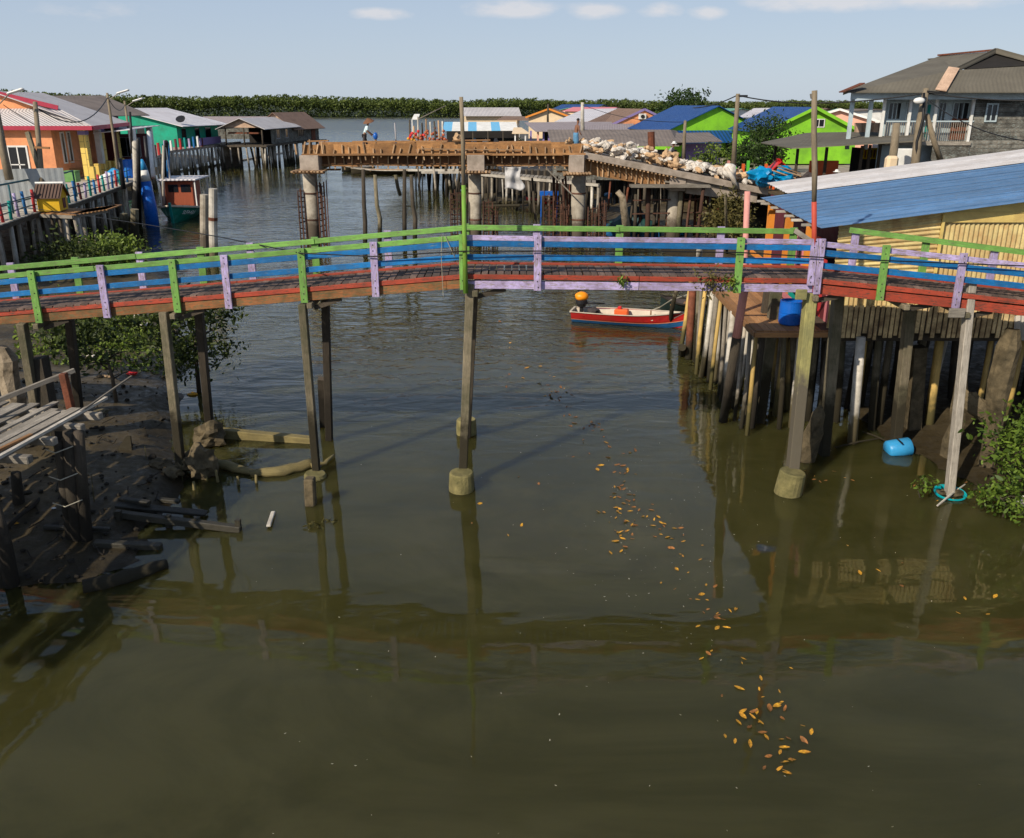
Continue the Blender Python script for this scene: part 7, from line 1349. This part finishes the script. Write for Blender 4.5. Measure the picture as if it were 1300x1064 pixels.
q = G(845, 390, .6); one('rope', MB().tube([G(822, 396, .02), G(838, 390, .3), G(852, 381, .9), D(880, 372, 30)], .022, 5), 'rope', 'mooring line rising from the dark dinghy to the iron post', 'rope')
canoe('punt', 'long low brown punt lying under the left half of the unfinished bridge', (540, 221), (446, 221), 2.2, 'pile_wood', 'plank_brown', .5, gun='pale_plank'); canoe('punt', 'dark punt whose bow shows left of the long brown punt', (475, 217), (434, 219), 1.6, 'wet_timber', 'pile_dark', .55, gun='pale_plank')
canoe('sampan', 'small bright red sampan drawn up on the mud behind the bridge', (702, 262), (668, 260), 1.2, 'hull_red', 'hull_red', .45, z=.05, gun='hull_red'); canoe('sampan', 'grey sampan with a red hull and blue bow cloth moored right of the bridge pier', (750, 252), (812, 247), 1.5, 'hull_red', 'hull_white', .7, z=.3)
q = G(772, 250, 1.0); one('cloth_bundle', MB().blob((q.x, q.y, 1.15), .4, .3, .2, seed=5, amp=.5), 'plastic_sky', 'blue cloth draped over the moored grey sampan', 'cloth'); q = G(697, 250, 1.5); k = MB(); k.box(q.x-.7, q.x+.7, q.y, q.y+.5, 1.6, 1.9); k.beam((q.x-.6, q.y, 0), (q.x-.6, q.y, 1.6), .08, .08, up=(1, 0, 0)); k.beam((q.x+.6, q.y, 0), (q.x+.6, q.y, 1.6), .08, .08, up=(1, 0, 0)); one('blue_stand', k, 'plastic_blue', 'blue painted stand on the mud above the red sampan', 'stand')
cb_, Tcb, Lc = canoe('covered_boat', 'dark boat under a dark blue and green tarpaulin moored behind the footbridge', (838, 304), (768, 300), 2.0, 'hull_blue', 'cloth_dark', .7, gun='pile_dark')
k = MB(); rr = []
for i in range(9):
    t_ = i/8; y = Lc*(.08+.84*t_); hh = 1.0+1.15*math.exp(-((t_-.5)/.28)**2); rr.append([(a, y, .55+(hh-.55)*(1-abs(a/1.05)**1.4)+.05*mnoise.noise(Vector((a*3, y*2, 1)))) for a in (-1.05, -.8, -.45, 0, .45, .8, 1.05)])
k.rings(put(Tcb, rr), close=False, caps=False, r=.5); mk('tarpaulin', k, 'dark_tarp', cb_, solid=.02)
for px, py, lab in ((862, 300, 'round sky blue float hanging at the water behind the top rail'), ): q = G(px, py, .2); one('float', MB().blob((q.x, q.y, .35), .32, .32, .3, seed=3, amp=.08, sub=3), 'plastic_sky', lab, 'float', smooth=True)
k = MB(); a, b_ = G(757, 288, .35), G(786, 288, .35); k.beam(a, b_, .7, .08); one('plank', k, 'plank_brown', 'orange-brown plank stage on the mud at the pier foot', 'plank')
# things at the ramp foot and under the canopy
q = D(988, 212, 56); sp_ = thing('toy_house', 'small red roofed spirit house between the tree and the blue tarpaulin', 'shrine', (q.x, 56, 3)); T = frame((q.x-.4, 55.5, 0), 0)
for x in (.08, .72): 
    for y in (.08, .72): k = MB(); k.box(x-.06, x+.06, y-.06, y+.06, 3.0, 4.35, T); mk('post', k, 'plastic_orange', sp_)
pbox('floor', 0, .8, 0, .8, 3.45, 3.57, 'plastic_orange', sp_, T); pbox('back_panel', .08, .72, .7, .75, 3.57, 4.35, 'maroon_paint', sp_, T); gable_roof(T, .8, .8, 4.35, 4.72, 'plastic_red', sp_, ov=.16, t=.07); pbox('ridge_box', .26, .54, .15, .65, 4.62, 4.9, 'plastic_red', sp_, T)
q = D(1047, 206, 52); k = MB(); k.box(q.x-.85, q.x+.85, 52, 52.2, 3.5, 5.0); one('red_board', k, 'plastic_orange', 'orange red screen standing under the dark canopy', 'screen', bevel=.03)
q = D(1052, 216, 49); person('person in a white cap and grey shirt working under the dark canopy', (q.x, 49, 3.0), R(-20), 'cloth_grey', 'cloth_dark', bend=.4, hat='cap', stride=.1)
q = D(1025, 212, 50); one('net_heap', MB().blob((q.x, q.y, 3.5), .9, .6, .8, seed=4, amp=.6, sub=3), 'cloth_dark', 'dark net heap beside the bare pole under the canopy', 'nets'); q = D(1072, 212, 51); one('net_heap', MB().blob((q.x, q.y, 3.4), 1.0, .6, .7, seed=6, amp=.6, sub=3), 'cloth_dark', 'dark net heap right of the person under the canopy', 'nets')
k = MB(); a, b_ = D(1068, 216, 46), D(1102, 212, 44); k.beam((a.x, a.y, 3.9), (b_.x, b_.y, 3.9), .06, 1.7); wp = one('white_panel_fence', k, 'white_paint', 'low white panel fence under the right end of the canopy', 'fence'); k = MB()
q = D(1005, 222, 50); 
for i in range(6): a = q+Vector((random.gauss(0, .4), random.gauss(0, .2), -.3+.12*i)); k = MB().beam(a-Vector((.7, 0, -.2)), a+Vector((.7, .2, -.25)), .14, .06); one('plank', k, 'stud_wood', 'loose yellow plank in the pile right of the blue tarpaulin', 'plank', group='planks piled right of the blue tarpaulin')
gp = thing('picket_row', 'row of short green and orange pickets along the edge behind the lower sacks', 'fence', D(940, 200, 57))
for i, px in enumerate((934, 944, 950, 962, 973, 925, 916)): q = D(px, 206, 57); k = MB().beam((q.x, q.y, 3), (q.x, q.y, 4.3+.2*(i % 3)), .22, .15, up=(1, 0, 0)); mk('picket', k, ['leaf_bright', 'plastic_orange', 'leaf_bright', 'leaf_bright', 'plastic_orange', 'pole_pink', 'leaf_bright'][i], gp)
a, b_ = D(916, 204, 57), D(976, 204, 57); k = MB().beam((a.x, a.y, 3.9), (b_.x, b_.y, 3.9), .08, .1); mk('rail', k, 'leaf_bright', gp)
# land deck carrying the right-hand houses
pbox('quay', 15, 60, 47, 62, 2.5, 2.9, 'mud_concrete', None)['kind'] = 'structure'
pbox('quay', 13, 70, 62, 125, 2.45, 2.88, 'concrete', None)['kind'] = 'structure'
# ---- utility poles of the right bank
pole('utility_pole', D(937, 119, 52), D(931, 212, 52), .14, 'pole_wood', 'tall utility pole between the lime green gable and the dense tree'); pole('utility_pole', D(870, 153, 57), D(868, 205, 57), .11, 'pole_wood', 'short bare pole behind the tan sacks'); pole('utility_pole', D(739.5, 130, 75), D(740, 175, 75), .16, 'pale_pipe', 'pale utility pole just right of the bare-chested person'); pole('utility_pole', D(696, 132, 130), D(695.5, 160, 130), .15, 'pile_dark', 'thin dark pole in front of the cream gable house')
k = MB(); q = D(937, 122, 52); k.beam(q-Vector((.1, 0, 0)), q+Vector((.55, 0, 0)), .08, .12); one('insulator_bracket', k, 'black_pipe', 'short black bracket at the top of the tall utility pole', 'bracket')
lp = thing('utility_pole', 'stout leaning utility pole with a lamp and strut before the two-storey house', 'pole', D(1160, 222, 45)); k = MB().tube([D(1159, 235, 44), D(1167, 160, 44.5), D(1176, 113, 45)], [.23, .20, .15], 9); mk('shaft', k, 'pole_wood', lp, smooth=True); k = MB().tube([D(1176, 145, 44.9), D(1186, 180, 45), D(1195, 206, 45.2)], [.13, .14, .14], 8); mk('strut', k, 'pole_wood', lp, smooth=True); k = MB().blob(D(1167, 128, 44.2), .28, .16, .17, seed=2, amp=.1); mk('lamp_head', k, 'white_paint', lp, smooth=True)
k = MB().beam(D(1177, 116, 44.8), D(1199, 118, 44.8), .06, .08); mk('crossarm', k, 'black_pipe', lp); k = MB().tube([D(1173, 118, 44.5), D(1172, 150, 44.3), D(1164, 180, 44.2), D(1162, 228, 44.0)], .07, 6); mk('cable_run', k, 'cable_black', lp, smooth=True)
pole('utility_pole', D(1138.5, 157, 43), D(1130, 222, 42.5), .2, 'pole_wood', 'short thick pole with a white tank at its foot left of the leaning pole'); k = MB(); q = D(1137, 207, 42); k.box(q.x-.38, q.x+.18, 42, 42.5, q.z-.5, q.z+.32); one('tank', k, 'wall_cream', 'cream tank behind the short thick pole', 'tank', bevel=.12); k = MB(); q = D(1151, 198, 44.8); k.box(q.x-.65, q.x+.55, 44.8, 45.2, 3.2, q.z+.35); one('white_cabinet', k, 'white_paint', 'white two-door cabinet between the two thick poles', 'cabinet', bevel=.03)
wire('power_line', [D(880, 137, 60), D(936, 121, 52), D(1034, 131, 47), D(1176, 118, 45), D(1310, 128, 43)], .035, 'cable_black', 'main black power line running across the lime green gables to the leaning pole', 'cable', sag=.02); wire('power_line', [D(739.5, 133, 75), D(870, 155, 57)], .02, 'cable_black', 'thin wire from the pale pole down to the short bare pole', 'cable', sag=.02)
wire('power_line', [D(1176, 125, 45), D(1310, 180, 36)], .025, 'cable_black', 'wire dropping right from the leaning pole across the plank wall', 'cable', sag=.04); wire('string', [D(1120, 233, 27), D(1170, 246, 24.6), D(1205, 258, 22)], .02, 'cable_black', 'knotted dark cord lying on the blue roof', 'cord', sag=0)
# ================================================================ FALLEN LEAVES ON THE WATER
lf = []
for v in range(5):
    for m in ('leaf_yellow', 'leaf_brown'):
        k = MB(); n = 6; Lh = .075; curl = random.uniform(.1, .35); P = []
        for i in range(n+1):
            t_ = i/n; x = (t_-.5)*2*Lh; wv_ = .033*math.sin(PI*min(1, t_*.97+.02))**.8*(1.1-.3*t_); z = curl*x*x*6; P.append(((x, -wv_, z+wv_*.25), (x, 0, z), (x, wv_, z+wv_*.2)))
        for i in range(n):
            for j in (0, 1): k.face([P[i][j], P[i+1][j], P[i+1][j+1], P[i][j+1]], [(i*.1, j*.1)]*4, random.random())
        lf.append((m, mk('floating_leaf', k, m, solid=.002)))
spots = []
def scatter(n, pts, sx_, sy_):
    for i in range(n):
        a = random.random()*(len(pts)-1); j = int(a); p, q = pts[j], pts[min(j+1, len(pts)-1)]; f = a-j; spots.append((p[0]+(q[0]-p[0])*f+random.gauss(0, sx_), p[1]+(q[1]-p[1])*f+random.gauss(0, sy_)))
scatter(62, [(690, 470), (715, 505), (740, 540), (760, 560), (785, 585), (795, 610)], 13, 9); scatter(42, [(788, 615), (785, 650), (790, 690)], 10, 13); scatter(34, [(795, 630), (830, 660), (850, 685), (880, 718)], 16, 9); scatter(20, [(880, 718), (890, 760), (915, 800)], 16, 14); scatter(12, [(905, 820), (930, 860), (980, 880)], 22, 14); scatter(26, [(955, 905), (965, 935), (985, 960), (1000, 975)], 16, 13); scatter(9, [(985, 895), (1030, 965)], 12, 10); scatter(12, [(640, 420), (660, 470), (690, 500)], 16, 8); scatter(10, [(1100, 700), (1190, 745), (1290, 800)], 40, 25); scatter(6, [(540, 690), (700, 620), (620, 760)], 30, 30)
scatter(12, [(1180, 628), (1230, 610), (1285, 630)], 22, 8); scatter(9, [(1030, 608), (1060, 600)], 12, 7)
first = set()
for i, (px, py) in enumerate(spots):
    q = G(px, py, .006); m, o = lf[random.choice([0, 0, 2, 4, 6, 8, 1, 3, 5, 7]) if py > 640 or random.random() < .5 else random.choice([1, 3, 5, 7, 9])]
    c = o if o.name not in first else dup(o); first.add(o.name); s_ = random.choice([.4, .5, .6, .7, .8, .95])*random.uniform(.85, 1.1)*(1.3 if py < 600 else 1.05 if py < 860 else 1.25); c.location = q; c.rotation_euler = (random.gauss(0, .2), random.gauss(0, .2), random.random()*6.28); c.scale = (s_, s_*random.uniform(.6, 1.2), s_)
    col = 'yellow' if m == 'leaf_yellow' else 'brown'; reg = 'in the cluster nearest the camera' if py > 880 else 'in the trail down the creek' if px < 1010 else 'near the right bank'
    tag(c, f'fallen {col} leaf floating {reg}', 'leaf', f'{col} leaves floating {reg}')
for m, o in lf:
    if o.name not in first: bpy.data.objects.remove(o)
for px, py, n in ((655, 470, 10), (730, 520, 8), (700, 455, 6)):
    pass
for v, o in sk:
    if 'label' not in o: bpy.data.objects.remove(o)
# ---- uncountable small stuff: clods and rubbish on the left mud, flecks on the water
k = MB(); cnt = 0
while cnt < 420:
    px, py = random.uniform(0, 235), random.uniform(470, 735); q = G(px, py, .2); z = mudz(q.x, q.y)
    if z < .02: continue
    r = random.choice([.02, .03, .04, .05, .08])*random.uniform(.7, 1.3)
    if cnt % 5 == 0: a = random.random()*3.1; L_ = random.uniform(.1, .35); k.beam((q.x, q.y, z+.02), (q.x+math.cos(a)*L_, q.y+math.sin(a)*L_, z+random.uniform(.01, .1)), .02, .015)
    else: k.blob((q.x, q.y, z+r*.3), r, r*random.uniform(.6, 1.2), r*.7, seed=cnt, amp=.5, sub=1)
    cnt += 1
o = mk('mud_debris', k, 'pile_dark', kind='stuff'); o['label'] = 'clods, twigs and rubbish strewn over the left mud bank'
P = []
while len(P) < 260:
    px, py = random.choice([(random.uniform(300, 1250), random.uniform(480, 1060)), (random.gauss(760, 70), random.gauss(560, 90)), (random.gauss(850, 60), random.gauss(720, 70))])
    if 250 < px < 1290 and 440 < py < 1062: q = G(px, py, .004); P.append((q.x, q.y, .004+random.random()*.002))
o = leaves(np.array(P), .028, up=6, shape=6, name='foam_flecks', m='fleck', kind='stuff'); o['label'] = 'tiny pale flecks of foam and litter drifting on the water'
